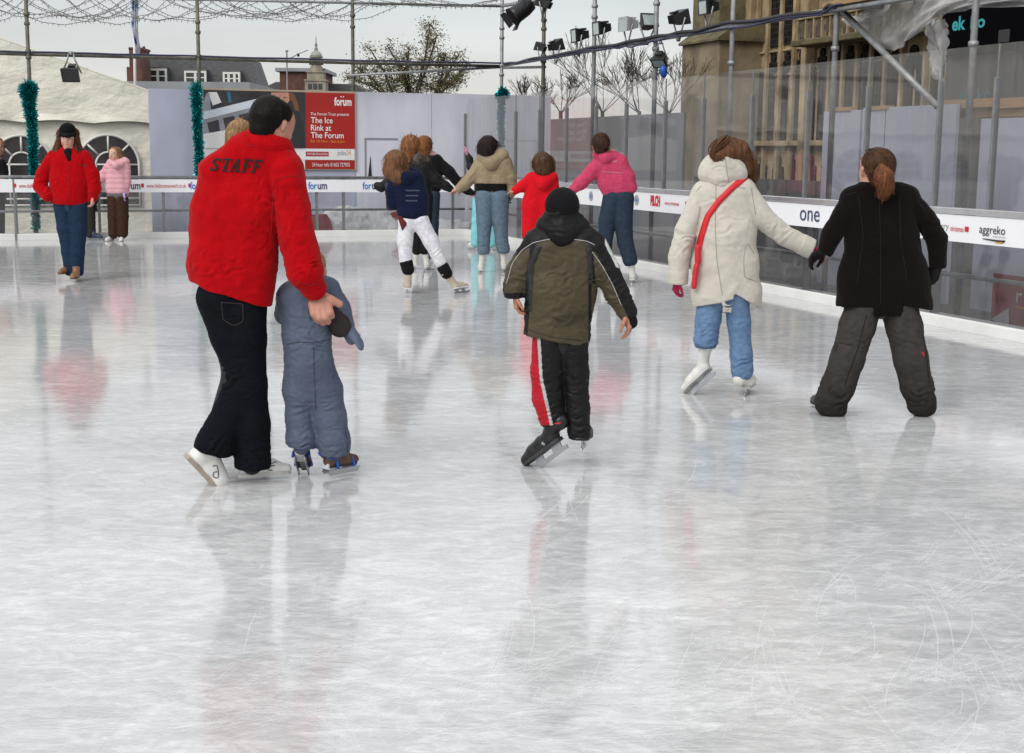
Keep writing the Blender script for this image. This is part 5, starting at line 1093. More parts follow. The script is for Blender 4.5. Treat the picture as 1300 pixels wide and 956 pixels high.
# ================================================= toddler in the snowsuit
def toddler():
    F = Fig('toddler in blue-grey padded snowsuit and brown boots held by the man in the red fleece', 398, 608)
    F.bp += F.c([(396, 375, 18), (392, 440, 22), (396, 485, 24)], .8) + F.c([(385, 500, 16), (383, 568, 10)]) + F.c([(410, 500, 16), (425, 574, 10)]) + F.c([(372, 372, 10), (420, 378, 10)]) + F.c([(418, 375, 9), (432, 405, 8), (446, 432, 6)])
    F.head(397, 343, 47, yaw=25, d=.03, neck=(396, 370, .02)); F.skin = (.52, .29, .22); F.u(362, 362, (.085, .105, .155), (.085, .105, .155)); F.body()
    F.hair(F.cap(extra=.03, low=.05), (.26, .16, .085), [], amp=.7, name='hair')
    S = F.c([(376, 378, 22), (378, 425, 18), (380, 450, 17), (382, 492, 24)], .9, 10) + F.c([(408, 378, 20), (401, 430, 17), (402, 452, 17), (410, 492, 24)], .9, 10) + F.c([(392, 372, 24), (390, 435, 22), (396, 490, 26)], .95, 10)
    S += F.c([(382, 500, 21), (381, 530, 18), (383, 556, 19), (383, 568, 18)], k=6) + F.c([(412, 500, 23), (419, 530, 20), (424, 560, 20), (425, 572, 19)], k=6) + F.lc(383, 567, -.1, 1, 22) + F.lc(425, 577, 0, 1, 24)
    S += F.c([(415, 368, 17), (428, 392, 15), (438, 412, 12)], k=8) + F.c([(366, 376, 14), (360, 400, 12, .06)], k=8)
    blue = np.array([.085, .105, .155]); dk = np.array([.045, .055, .085])
    def cf(p, V):
        w = 1/(1+np.exp(-(18-np.hypot((p[:, 0]-402)/1.5, (p[:, 1]-482)/1.4))/2.2 + 1.5*noise3(V*14))); return blue*(1-.5*w)[:, None]+dk*(.5*w)[:, None]
    F.mesh('snowsuit', S, nylon, blue, wr=[(1.4, 13, (1, 1, 1.7)), (.6, 6, (1, 1, 1.2))], colf=cf, folds=[(390, 438, 30, 1.2, 1.5, 9), (382, 560, 18, 1.6, 1.4, 8), (424, 560, 18, 1.6, 1.4, 8), (382, 525, 14, 1.5, 1.5, 9), (420, 520, 14, 1.3, 1.6, 9), (396, 400, 26, 1.2, .6, 12)])
    n = len(F.bvh)-1; sm = mat('seam_blue', (.03, .035, .05), .7)
    F.trace('waist_seam', [(365, 437), (380, 434), (398, 435), (418, 431)], .5, sm, n); F.trace('back_seam', [(398, 440), (399, 480), (401, 520)], .45, sm, n); F.trace('side_seam', [(438, 540), (442, 575)], .5, sm, n)
    F.mesh('elbow_patch', F.c([(424, 396, 14, -.02), (432, 414, 14.5, -.02)]), nylon, (.030, .022, .02), wr=[(.7, 7, (1, 1, 1))])
    M_ = F.hand(F.P(442, 418, -.01), (.62, .1, -.72), (-.6, .2, -.5), .115, .25, 1, 1.35, []); M_ += F.c([(438, 412, 9.5), (443, 420, 8.5)], k=3)
    F.mesh('mitten', M_, nylon, (.12, .15, .22), h=1.0)
    br = (.10, .045, .02); bl = mat('strap_blue', (.01, .10, .50), .4); wt = mat('plate_white', (.62, .64, .66), .35)
    # left foot lifted, sole plate and twin runners towards the camera; right foot flat
    def clip_skate(hp, t, up, L_, ank):
        P0 = F.P(*hp); t = nrm(t); up = np.array(up, float); up = nrm(up-t*(up@t)); sd = np.cross(t, up)
        o = F.shoe(None, t, up, L_, 'boot', br, (.02, .018, .018), world=P0+up*.035, ank=ank, wid=1.3, hh=1.0)
        fr = lambda v: P0 + v[:, :1]*L_*t + v[:, 1:2]*L_*sd + v[:, 2:3]*up
        sk = empty('x'); bpy.data.objects.remove(sk)
        pl_ = MB().box((-.02, -.12, .024), (.42, .12, .034), fr).build('skate_plate', wt, F.root, bevel=.003); MB().box((.42, -.07, .024), (.92, .07, .032), fr).build('toe_plate', galv, pl_)
        MB().box((-.05, -.13, .03), (.0, .13, .055), fr).build('heel_cup', wt, pl_)
        for b in (-.13, .13): MB().prism([(-.05, .012), (0, 0), (.9, 0), (1.0, .024), (-.02, .024)], b*L_-.002, b*L_+.002, lambda v: P0 + v[:, :1]*L_*t + v[:, 2:3]*sd + v[:, 1:2]*up).build('runner', steel, pl_)
        for a_ in (.2, .72):
            mb = MB(); pts = [P0+L_*a_*t+L_*.22*math.cos(w)*sd + up*(.03+ .36*L_*math.sin(w)*(1.1 if a_ < .5 else .8)) - L_*.0*t for w in np.linspace(0, math.pi, 12)]; mb.tube(pts, .0065, 6); mb.build('strap', bl, F.root, True)
        mb = MB(); mb.tube([P0+L_*.05*t+L_*.2*math.cos(w)*sd+up*(.075+.03*math.sin(w))-t*.035*math.sin(w)*1.2 for w in np.linspace(0, math.pi, 10)], .007, 6); mb.build('strap', bl, F.root, True)
    clip_skate((380, 584, -.03), (.0, .78, -.62), (.0, .62, .78), .17, (383, 562))
    clip_skate((415, 603, .0), (.72, .68, 0), (0, 0, 1), .17, (426, 573, .03))
toddler()
# ================================================= boy in the black and olive jacket
def boy():
    F = Fig('boy skating away in black and olive hooded jacket, knitted hat and track trousers', 712, 597)
    F.bp += F.c([(714, 300, 20), (712, 360, 30), (710, 430, 28)], .7) + F.c([(680, 312, 11), (752, 310, 11)]) + F.c([(672, 318, 11), (655, 345, 9), (654, 372, 7)]) + F.c([(758, 315, 11), (776, 350, 9), (795, 395, 7)])
    F.bp += F.c([(698, 430, 18), (697, 490, 14), (704, 530, 10)]) + F.c([(728, 430, 18), (731, 490, 13), (735, 545, 9)])
    F.head(714, 268, 52, yaw=5, d=.0, neck=(714, 300, 0))
    F.hand(F.P(655, 372), (.05, .1, -1), (1, 0, 0), .13, .9, 1); F.hand(F.P(796, 394), (.25, .1, -1), (-1, .3, 0), .15, .7, -1)
    F.skin = (.42, .19, .12); F.u(292, 436, (.01, .01, .01), (.01, .01, .01)); F.body(h=1.15)
    blk_, olv = np.array([.007, .0068, .007]), np.array([.066, .053, .030])
    F.mesh('knitted_hat', F.cap(extra=.045, back=.0)+F.c([(714, 262, 19), (714, 268, 18)]), knit, (.010, .010, .011), wr=[(.5, 4, (1, 1, .15))], h=1.0)
    F.mesh('hood', F.c([(698, 285, 14), (712, 272, 17, -.02), (728, 284, 15)], 1.1, 8) + F.c([(692, 290, 11), (713, 296, 16, -.04), (738, 291, 11)], 1.1, 10), nylon, (.006, .006, .0065), wr=[(1.4, 10, (1, 1, 1.3))], folds=[(714, 286, 22, 1.0, 1.4, 7)])
    J = F.c([(694, 312, 26), (692, 370, 24), (691, 424, 26)], .85, 12) + F.c([(734, 312, 26), (731, 370, 24), (726, 424, 23)], .85, 12) + F.c([(714, 303, 22), (711, 370, 32), (709, 424, 32)], .8, 12)
    J += F.c([(684, 312, 20), (714, 300, 16), (744, 311, 20)], .9, 8) + F.cut(669, 425, 744, 438)
    J += F.c([(676, 320, 18), (660, 345, 16.5), (655, 363, 15.5), (653, 372, 13)], k=4) + F.lc(652, 378, 0, 1, 16) + F.c([(754, 316, 19), (768, 343, 17), (783, 372, 15), (796, 396, 12.5)], k=4) + F.lc(799, 403, .4, 1, 17)
    def cf(p, V):
        x, y = p[:, 0], p[:, 1]; top = 303 + ((x-715)/40)**2*9 + np.where(x > 755, 8, 0); body = (x > 680-(y-310)*.09) & (x < 747+(y-310)*.00) & (y > top)
        ls = (x < 672-(y-330)*.02) & (y > 322-(x-645)*.6+8) & (y < 372) & (x > 640)
        rs = (x > 752) & (y > 322+(x-752)*.5) & ((x-752) < (y-318)*.72+1) & (x-752 < 60)
        sd_ = x - 752 - (y-318)*.50; rs = (x > 751) & (y > 320) & (sd_ < 3)
        m_ = body | ls | rs; stain = 1-.35*np.clip(1-np.hypot((x-722)/26, (y-405+(x-722)*.2)/11), 0, 1)*3
        C = np.where(m_[:, None], olv, blk_); wh = (np.abs(sd_-22) < 2.2) & (x > 768) & (y < 340) & (y > 300); C[wh] = (.6, .6, .58)
        return C*np.clip(stain, .6, 1)[:, None]
    F.mesh('jacket', J, nylon, olv, h=1.1, wr=[(1.5, 18, (1, 1, 1.1)), (.7, 8, (1, 1, 1.3))], colf=cf, folds=[(715, 350, 30, 1.2, .9, 13), (765, 345, 18, 1.6, 1.2, 8), (785, 378, 18, 1.6, 1.2, 7), (655, 355, 18, 1.4, 1.4, 8), (712, 400, 28, 1.0, 1.3, 12)])
    n = len(F.bvh)-1; pp = mat('piping_grey', (.42, .42, .40), .5); bk = mat('panel_black', (.012, .012, .013), .5)
    F.trace('piping', [(643, 360), (650, 335), (662, 318), (677, 308), (700, 303), (722, 303), (745, 306), (755, 311)], .5, pp, n)
    F.trace('piping', [(752, 320), (765, 338), (778, 362), (789, 388)], .5, pp, n)
    F.ribbon('side_panel', [(684, 312), (674, 335), (672, 360), (670, 395)], 9, bk, n, F.root, .4); F.ribbon('side_panel', [(747, 309), (750, 335), (752, 360)], 8, bk, n, F.root, .4)
    F.trace('hem_seam', [(672, 419), (700, 428), (742, 433)], .5, bk, n)
    F.mesh('glove', F.c([(797, 397, 9), (801, 409, 8.6)], k=3), knit, (.012, .011, .012), h=.9)
    F.mesh('shirt', F.c([(684, 405, 17), (684, 424, 16)], .9) + F.c([(730, 415, 17), (732, 428, 16)], .9) + F.cut(666, 424, 750, 434), knit, (.62, .60, .58))
    def pcf(p, V):
        x, y = p[:, 0], p[:, 1]; C = np.tile(np.array([.006, .006, .0065]), (len(x), 1)); e_ = np.where(y < 480, 682+(y-430)*.06, 685+(y-480)*.22); C[(x < e_+4) & (y < 540)] = (.42, .41, .41); C[(x < e_) & (y < 540)] = (.40, .008, .02); return C
    F.mesh('track_trousers', F.c([(698, 434, 22), (695, 470, 21), (696, 505, 20), (702, 530, 18)], k=4) + F.lc(704, 537, .3, 1, 22) + F.c([(727, 438, 20), (731, 475, 16.5), (733, 520, 15.5), (735, 550, 14.5)], k=4) + F.lc(736, 557, 0, 1, 18), nylon, (.01, .01, .01), h=1.1, wr=[(1.5, 12, (1, 1, 1.8))], colf=pcf, folds=[(696, 480, 22, 1.4, 1.4, 9), (700, 525, 18, 1.6, 1.3, 7), (733, 540, 18, 1.8, 1.5, 7), (730, 490, 20, 1.3, 1.4, 9)])
    dk = (.006, .006, .007)
    F.shoe((719, 570, -.02), (-.66, .42, -.62), (-.35, .22, .85), .25, 'skate', dk, (.03, .03, .03), hh=1.1, ank=(706, 538, -.01))
    n = len(F.bvh)-1; F.trace('buckle', [(688, 562), (692, 565)], 2.2, mat('buckle_grey', (.3, .31, .33), .3, metal=.6), n); F.trace('buckle', [(704, 567), (708, 562)], 1.6, _mats['buckle_grey'], n); F.trace('red_trim', [(703, 538), (712, 537)], 1.0, ink['red'], n)
    F.shoe((738, 573, .02), (.12, .9, -.1), (0, .1, 1), .25, 'skate', dk, (.03, .03, .03), ank=(736, 556), hh=1.1)
boy()
# ================================================= girl in the cream duffle coat
def cream_girl():
    F = Fig('girl in cream duffle coat and light jeans with a red strap across her back', 921, 503)
    AL = [(891, 248, 14), (871, 292, 13.5), (862, 325, 13), (862, 358, 11.5)]; AR = [(946, 246, 15), (968, 276, 14), (994, 298, 12.5), (1024, 313, 12)]
    F.bp += F.c([(918, 235, 20), (918, 290, 24), (918, 370, 26)], .7) + F.c(AL, f=.6) + F.c(AR, f=.6) + F.c([(903, 375, 17), (899, 405, 13), (896, 436, 9)]) + F.c([(934, 375, 17), (940, 420, 12), (943, 474, 8)])
    F.head(925, 200, 47, yaw=25, d=.03, neck=(920, 232, .02))
    F.skin = (.52, .24, .2); F.u(226, 366, (.46, .43, .38), (.13, .21, .35)); F.body()
    G = F.hand(F.P(860, 356), (-.15, .1, -1), (1, .2, 0), .13, 1.0, 1, 1.1, []); F.mesh('glove', G, knit, (.30, .02, .06), h=.9)
    G = F.hand(F.P(1026, 316), (1, 0, -.35), (0, -.4, -1), .15, 1.0, 1, 1.1, []); F.mesh('glove', G, knit, (.28, .02, .05), h=.9)
    crm = np.array([.56, .52, .46])
    J = F.c([(898, 250, 19), (905, 290, 19), (902, 335, 22), (903, 372, 24), (905, 385, 24)], .85, 10) + F.c([(934, 248, 22), (938, 290, 20), (940, 335, 21), (944, 372, 21), (945, 395, 20)], .85, 10) + F.c([(918, 244, 20), (920, 300, 26), (922, 380, 28)], .85, 10) + F.c([(894, 245, 14), (918, 236, 14), (944, 240, 14)], .9, 8)
    J += [('cut', F.P(883, 388), nrm((-.42, 0, -1))*np.array([-1, 1, 1]))] if False else []
    J += F.lc(912, 392, -.25, 1, 60) [:0]
    J += F.cut(883, 385, 940, 371)[:0]
    J2 = J + [('lc', F.P(905, 397), nrm((.25, 0, -1)), 33*F.s), ('lc', F.P(930, 389), nrm((.1, 0, -1)), 17*F.s), ('lc', F.P(950, 408), nrm((-.45, 0, -1)), 30*F.s)]
    J = J + [('lc', F.P(880+14, 386), nrm((-.0+.24, 0, -1)), 30*F.s), ('lc', F.P(922, 379), nrm((.22, 0, -1)), 24*F.s), ('lc', F.P(952, 384), nrm((-.55, 0, -1)), 34*F.s), ] + F.cut(880, 392, 975, 398)
    J += F.c(AL, k=2) + F.lc(861, 360, 0, 1, 15) + F.c(AR, k=2) + F.lc(1030, 315, 1, .3, 15)
    F.mesh('duffle_coat', J, wool, crm, h=1.15, wr=[(1.3, 22, (1, 1, .7)), (.5, 9, (1, 1, 1))], folds=[(925, 290, 22, 1.0, 1.4, 11), (866, 310, 16, 1.2, 1.3, 9), (985, 292, 16, 1.2, .6, 9), (905, 262, 16, 1.0, 1.1, 9)])
    n = len(F.bvh)-1; sm = mat('seam_cream', (.33, .30, .26), .9)
    for pts in ([(909, 235), (908, 290), (910, 330), (917, 375)], [(947, 310), (944, 330), (945, 352), (962, 358)], [(950, 309), (957, 322)], [(884, 243), (890, 236)], [(933, 237), (946, 239)], [(951, 225), (957, 258), (959, 272)], [(889, 262), (885, 285)], [(1012, 320), (1020, 305), (1032, 298)][:0] or [(1012, 319), (1019, 309), (1026, 301)]): F.trace('seam', pts, .42, sm, n)
    F.mesh('cuff', F.c([(1018, 310, 13), (1028, 315, 13)], k=2) + F.lc(1031, 316, 1, .4, 17) + F.lc(1015, 309, -1, -.4, 17), wool, crm*.95)
    F.mesh('cuff', F.c([(861, 348, 13), (861, 358, 12.5)], k=2) + F.lc(861, 361, 0, 1, 17), wool, crm*.95)
    F.mesh('coat_lining', F.c([(912, 372, 9, .10), (914, 388, 7, .10)], .5) + F.c([(922, 370, 9, .06), (927, 386, 5, .06)], .5), wool, (.10, .09, .08))
    F.mesh('hood', F.c([(905, 214, 16), (917, 208, 18.5, .0), (930, 214, 16)], 1., 8) + F.c([(899, 222, 12), (915, 226, 12, -.03), (936, 223, 12)], 1.05, 8) + [('lc', F.P(926, 187, .03), nrm((.15, .3, 1)), 19*F.s)], wool, crm, h=1.1, wr=[(1.0, 13, (1, 1, 1))], folds=[(915, 225, 18, .8, 1.5, 8)])
    n = len(F.bvh)-1; F.trace('seam', [(921, 199), (922, 212), (925, 230)], .45, sm, n)
    hc = (.105, .048, .024)
    F.hair(F.cap(extra=.01) + F.c([(916, 190, 13, .0), (912, 199, 10, -.05)], k=5) + F.c([(938, 192, 14), (950, 212, 10, .03), (957, 226, 6, .04)], k=6), hc, [([(928, 176, .0, 8), (945, 190, .0, 12), (955, 212, .0, 8), (960, 232, .02, 3)], 70), ([(920, 176, -.05, 10), (908, 190, -.06, 9), (905, 200, -.07, 6), (922, 204, -.1, 3)], 50)], h=1.0)
    T = F.c([(903, 368, 17), (899, 405, 15.5), (896, 432, 15.5)], k=5) + F.lc(896, 442, .0, 1, 20) + F.c([(934, 368, 17), (938, 410, 14), (941, 450, 13.5), (942, 470, 14.5)], k=5) + F.lc(943, 482, 0, 1, 20)
    F.mesh('jeans', T, denim, (.13, .21, .35), h=1.05, wr=[(1.2, 12, (1, 1, 1.8))], folds=[(897, 425, 20, 1.6, 1.5, 7), (940, 465, 18, 1.3, 1.5, 7), (935, 400, 20, .9, 1.4, 9)])
    n = len(F.bvh)-1; F.trace('turn_up', [(881, 438), (896, 442), (912, 438)], 1.3, mat('denim_hem', (.05, .09, .17), .9), n)
    F.shoe((907, 476, -.03), (-.55, .35, -.66), (-.22, .42, .8), .245, 'skate', WHITE_BOOT, (.5, .49, .47), ank=(897, 440), hh=1.)
    F.shoe((945, 503, .0), (.3, 1, 0), (.15, 0, 1), .245, 'skate', WHITE_BOOT, (.5, .49, .47), ank=(943, 480), hh=1.)
    return F
CG = cream_girl()
rs = mat('strap_red', (.60, .012, .02), .55, var=.08, vscale=20)
bag = empty('shoulder_bag', CG.P(884, 366, -.02)); tag(bag, 'red shoulder bag with a broad strap slung over the cream duffle coat', 'bag')
CG.ribbon('strap', [(950, 222), (932, 236), (912, 256), (898, 275), (890, 300), (886, 318)], 7.5, rs, 1 if False else 3, bag, 1.4)
V, Q = sdf_mesh(CG.c([(886, 314, 4, -.10), (886, 332, 4, -.10)], k=2) + CG.c([(884, 338, 3.6, -.10), (881, 364, 3.4, -.10)], 1.5, 2), .005); np_mesh('pouch', V, Q, mat('bag_red', (.55, .01, .02), .5, attr=False), bag)
# ================================================= girl in the black coat, legs apart
def black_girl():
    F = Fig('girl with ginger ponytail in long black coat and baggy grey cargo trousers, legs wide apart', 1110, 528)
    AL = [(1082, 258, 15), (1068, 278, 14), (1056, 298, 13), (1048, 318, 10)]; AR = [(1152, 256, 15), (1175, 278, 13.5), (1189, 303, 13), (1191, 335, 11)]
    F.bp += F.c([(1112, 245, 22), (1114, 300, 28), (1120, 375, 30)], .7) + F.c(AL, f=.6) + F.c(AR, f=.6) + F.c([(1100, 380, 18), (1078, 450, 13), (1054, 515, 9)]) + F.c([(1140, 380, 18), (1154, 450, 13), (1170, 515, 9)])
    F.head(1112, 217, 56, yaw=-12, d=.0, neck=(1114, 246, 0)); F.skin = (.50, .26, .19); F.u(240, 398, (.01, .01, .01), (.035, .03, .028)); F.body()
    G = F.hand(F.P(1048, 318), (-.75, .1, -.45), (0, -.5, -1), .15, .8, -1, 1.1, []); F.mesh('glove', G, knit, (.014, .012, .013), h=.9)
    G = F.hand(F.P(1190, 336), (-.25, 0, -1), (-1, -.2, 0), .16, .7, 1, 1.15, []); F.mesh('glove', G, knit, (.012, .011, .012), h=.9)
    blkc = (.007, .005, .005)
    J = F.c([(1090, 262, 23), (1096, 305, 20), (1092, 350, 26), (1091, 385, 29)], .8, 12) + F.c([(1140, 260, 24), (1142, 305, 22), (1148, 350, 28), (1154, 385, 30)], .8, 12) + F.c([(1112, 250, 22), (1118, 305, 28), (1122, 385, 34)], .8, 12) + F.c([(1082, 252, 15), (1112, 243, 15), (1152, 250, 15)], .9, 8)
    J += [('lc', F.P(1085, 388), nrm((.05, 0, -1)), 30*F.s), ('lc', F.P(1125, 397), nrm((0, 0, -1)), 24*F.s), ('lc', F.P(1165, 390), nrm((-.15, 0, -1)), 34*F.s), ('lc', F.P(1120, 430), nrm((0, 0, -1)), 90*F.s)] + F.cut(1050, 400, 1200, 399)
    J += F.c(AL, k=2) + F.lc(1046, 322, -.5, 1, 14) + F.c(AR, k=2) + F.lc(1191, 341, 0, 1, 17)
    F.mesh('coat', J, wool, blkc, wr=[(1.3, 20, (1, 1, .7)), (.5, 9, (1, 1, 1))], folds=[(1180, 290, 18, 1.4, 1.4, 9), (1118, 310, 30, .9, 1.4, 12)])
    n = len(F.bvh)-1; sm = mat('seam_black', (.004, .003, .003), .9)
    for pts in ([(1116, 245), (1118, 310), (1118, 385)], [(1090, 250), (1096, 300), (1088, 360)], [(1142, 250), (1143, 300), (1152, 360)], [(1066, 250), (1088, 244)]): F.trace('seam', pts, .4, sm, n)
    F.mesh('collar', F.c([(1098, 246, 9), (1112, 242, 11, -.02), (1128, 246, 9)], 1.1, 5), wool, blkc); F.mesh('scarf', F.c([(1096, 236, 5), (1102, 240, 5)], k=3), knit, (.55, .52, .48))
    hc = (.060, .027, .014)
    F.hair(F.cap(extra=.0, low=.02), hc, [([(1112, 190, -.02, 5), (1108, 205, -.05, 18), (1116, 220, -.10, 5)], 60)], h=1., amp=.5)
    F.hair(F.c([(1118, 214, 6.5, -.12), (1122, 224, 11, -.14), (1124, 236, 10, -.13), (1120, 245, 5, -.12)], k=5), (.14, .052, .024), [([(1116, 214, -.12, 4), (1123, 224, -.14, 12), (1124, 238, -.14, 12), (1120, 249, -.13, 10)], 120)], h=1., amp=1.4, name='ponytail')
    F.mesh('hair_band', F.c([(1115, 213, 6, -.11), (1118, 214, 6, -.12)]), knit, (.02, .012, .01))
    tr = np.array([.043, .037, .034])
    def cf(p, V):
        x, y = p[:, 0], p[:, 1]; w = np.clip((y-430)/70, 0, 1)*.35*(x < 1110); return tr*(1-w)[:, None]*(1+.1*np.sin(y*.2))[:, None]*np.where(x > 1115, 1.35, .62)[:, None]
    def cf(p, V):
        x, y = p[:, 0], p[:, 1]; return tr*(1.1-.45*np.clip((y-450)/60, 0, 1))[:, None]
    T = F.c([(1102, 372, 23), (1088, 415, 22), (1076, 455, 21), (1064, 490, 21), (1055, 508, 20)], k=5) + F.lc(1050, 527, -.1, 1, 32) + F.c([(1136, 372, 24), (1148, 415, 22), (1156, 455, 21), (1164, 490, 20), (1170, 508, 18)], k=5) + F.lc(1174, 527, .1, 1, 30) + F.c([(1104, 372, 20), (1134, 372, 20)], .9) + F.c([(1048, 515, 12), (1063, 520, 12)]) + F.c([(1164, 516, 11), (1177, 518, 11)])
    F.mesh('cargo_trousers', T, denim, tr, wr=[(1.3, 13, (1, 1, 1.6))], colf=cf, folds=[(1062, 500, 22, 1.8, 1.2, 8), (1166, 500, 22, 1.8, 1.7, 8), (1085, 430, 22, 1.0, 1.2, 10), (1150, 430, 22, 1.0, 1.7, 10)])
    n = len(F.bvh)-1
    F.mesh('cargo_pocket', F.c([(1068, 440, 9, -.02), (1066, 450, 9, -.02)], .9), denim, (.03, .027, .025), wr=[(.6, 7, (1, 1, 1))])
    for pts in ([(1060, 434), (1082, 438)], [(1100, 400), (1090, 440), (1072, 490)], [(1172, 425), (1176, 450), (1180, 490)], [(1040, 508), (1052, 514), (1073, 510)], [(1157, 508), (1170, 513), (1185, 506)]): F.trace('seam', pts, .45, sm, n)
    F.trace('red_tag', [(1171, 447), (1173, 452)], 1.2, ink['red'], n)
    F.shoe((1052, 529, .05), (-.2, 1, 0), (0, 0, 1), .23, 'skate', (.05, .045, .045), (.03, .03, .03), shaft=.5); F.shoe((1172, 529, .05), (.2, 1, 0), (0, 0, 1), .23, 'skate', (.05, .045, .045), (.03, .03, .03), shaft=.5)
black_girl()
# ================================================= woman in red fleece walking towards us
def red_woman():
    F = Fig('woman in red staff fleece, black knitted hat and blue jeans walking towards the camera', 94, 356)
    AL = [(68, 199, 8.5), (55, 221, 9), (51, 236, 9), (60, 249, 7, -.08)]; AR = [(107, 199, 8.5), (117, 221, 9), (120, 240, 8.5), (117, 252, 6)]
    F.bp += F.c([(88, 195, 11), (88, 225, 14), (88, 258, 14)], .7) + F.c(AL, f=.6) + F.c(AR, f=.6) + F.c([(80, 262, 9), (86, 300, 7), (92, 345, 5)]) + F.c([(98, 262, 9), (100, 300, 7), (96, 345, 5)])
    F.hand(F.P(118, 250, -.02), (-.1, 0, -1), (-1, 0, 0), .15, .8)
    F.head(86.5, 177, 26, yaw=174, pitch=-3, neck=(88, 194, .02), face=True); F.skin = (.56, .31, .23); F.u(190, 260, (.01, .01, .01), (.022, .045, .095)); F.body(h=.8)
    F.hair(F.c([(77, 176, 5, .03), (73, 192, 6, -.0), (74, 202, 4, -.05)], k=4) + F.c([(96, 176, 5, .03), (99, 192, 6, -.0), (97, 203, 3, -.05)], k=4) + F.c([(80, 170, 8, .08), (93, 170, 8, .08)], k=4), (.085, .03, .016), [([(76, 176, .0, 3), (72, 190, -.03, 5), (74, 205, -.06, 4)], 40), ([(97, 176, .0, 3), (100, 190, -.03, 5), (98, 206, -.06, 4)], 40)], h=.8, lr=.45)
    F.mesh('knitted_hat', F.c([(86, 166.5, 10.5, .0), (86, 173, 11, .02)]) + [('lc', F.P(86, 173, -.05), nrm((0, -.45, -1)), 20*F.s)], knit, (.008, .008, .009), h=.8); F.mesh('hat_turn_up', F.c([(77, 171, 2.6, -.08), (86, 172, 2.8, -.12), (95, 170.5, 2.6, -.08)], k=2), knit, (.01, .01, .011), h=.8)
    J = F.c([(77, 206, 14), (79, 232, 14), (80, 252, 15)], .85, 8) + F.c([(99, 206, 14), (97, 232, 14), (96, 252, 15)], .85, 8) + F.c([(88, 200, 13), (88, 250, 18)], .85, 8) + F.c([(69, 200, 8), (80, 195, 6), (95, 195, 6), (106, 200, 8)], .9, 6) + F.cut(60, 258, 118, 261) + F.c(AL, k=1.2) + F.c(AR, k=1.2)
    J += [('lc', F.P(87, 185, -.12), nrm((0, -.3, 1)), 7*F.s)]
    F.mesh('fleece_jacket', J, fleece, RED, h=.85, wr=[(1.0, 12, (1, 1, 1)), (.4, 6, (1, 1, 1))], folds=[(60, 235, 12, .8, 1., 5), (120, 235, 12, .8, 1., 5)])
    n = len(F.bvh)-1; F.trace('zip', [(88, 206), (88, 256)], .35, mat('zip_dark', (.1, .01, .012), .6), n); F.decal('forum', 101, 111, 208, 211, ink['black'], n)
    F.mesh('black_top', F.c([(87, 194, 6, -.06), (88, 202, 3, -.10)]), knit, (.01, .01, .01), h=.8)
    T = F.c([(81, 261, 10), (97, 261, 10)], .9) + F.c([(79, 260, 11), (83, 290, 10), (87, 320, 8.5), (90, 343, 8.5)], k=3) + F.lc(90, 350, 0, 1, 9) + F.c([(99, 260, 12), (100, 290, 10.5), (98, 320, 9), (97, 345, 9)], k=3) + F.lc(97, 350, 0, 1, 10)
    F.mesh('jeans', T, denim, (.015, .030, .062), h=.85, wr=[(.6, 8, (1, 1, 1.8))])
    F.shoe((88, 346, .05), (-.15, -1, 0), (0, 0, 1), .25, 'boot', (.24, .12, .06), (.10, .06, .04), shaft=.5, hh=.8); F.shoe((98, 352, -.03), (.1, -1, 0), (0, 0, 1), .25, 'boot', (.24, .12, .06), (.10, .06, .04), shaft=.5, hh=.8)
red_woman()
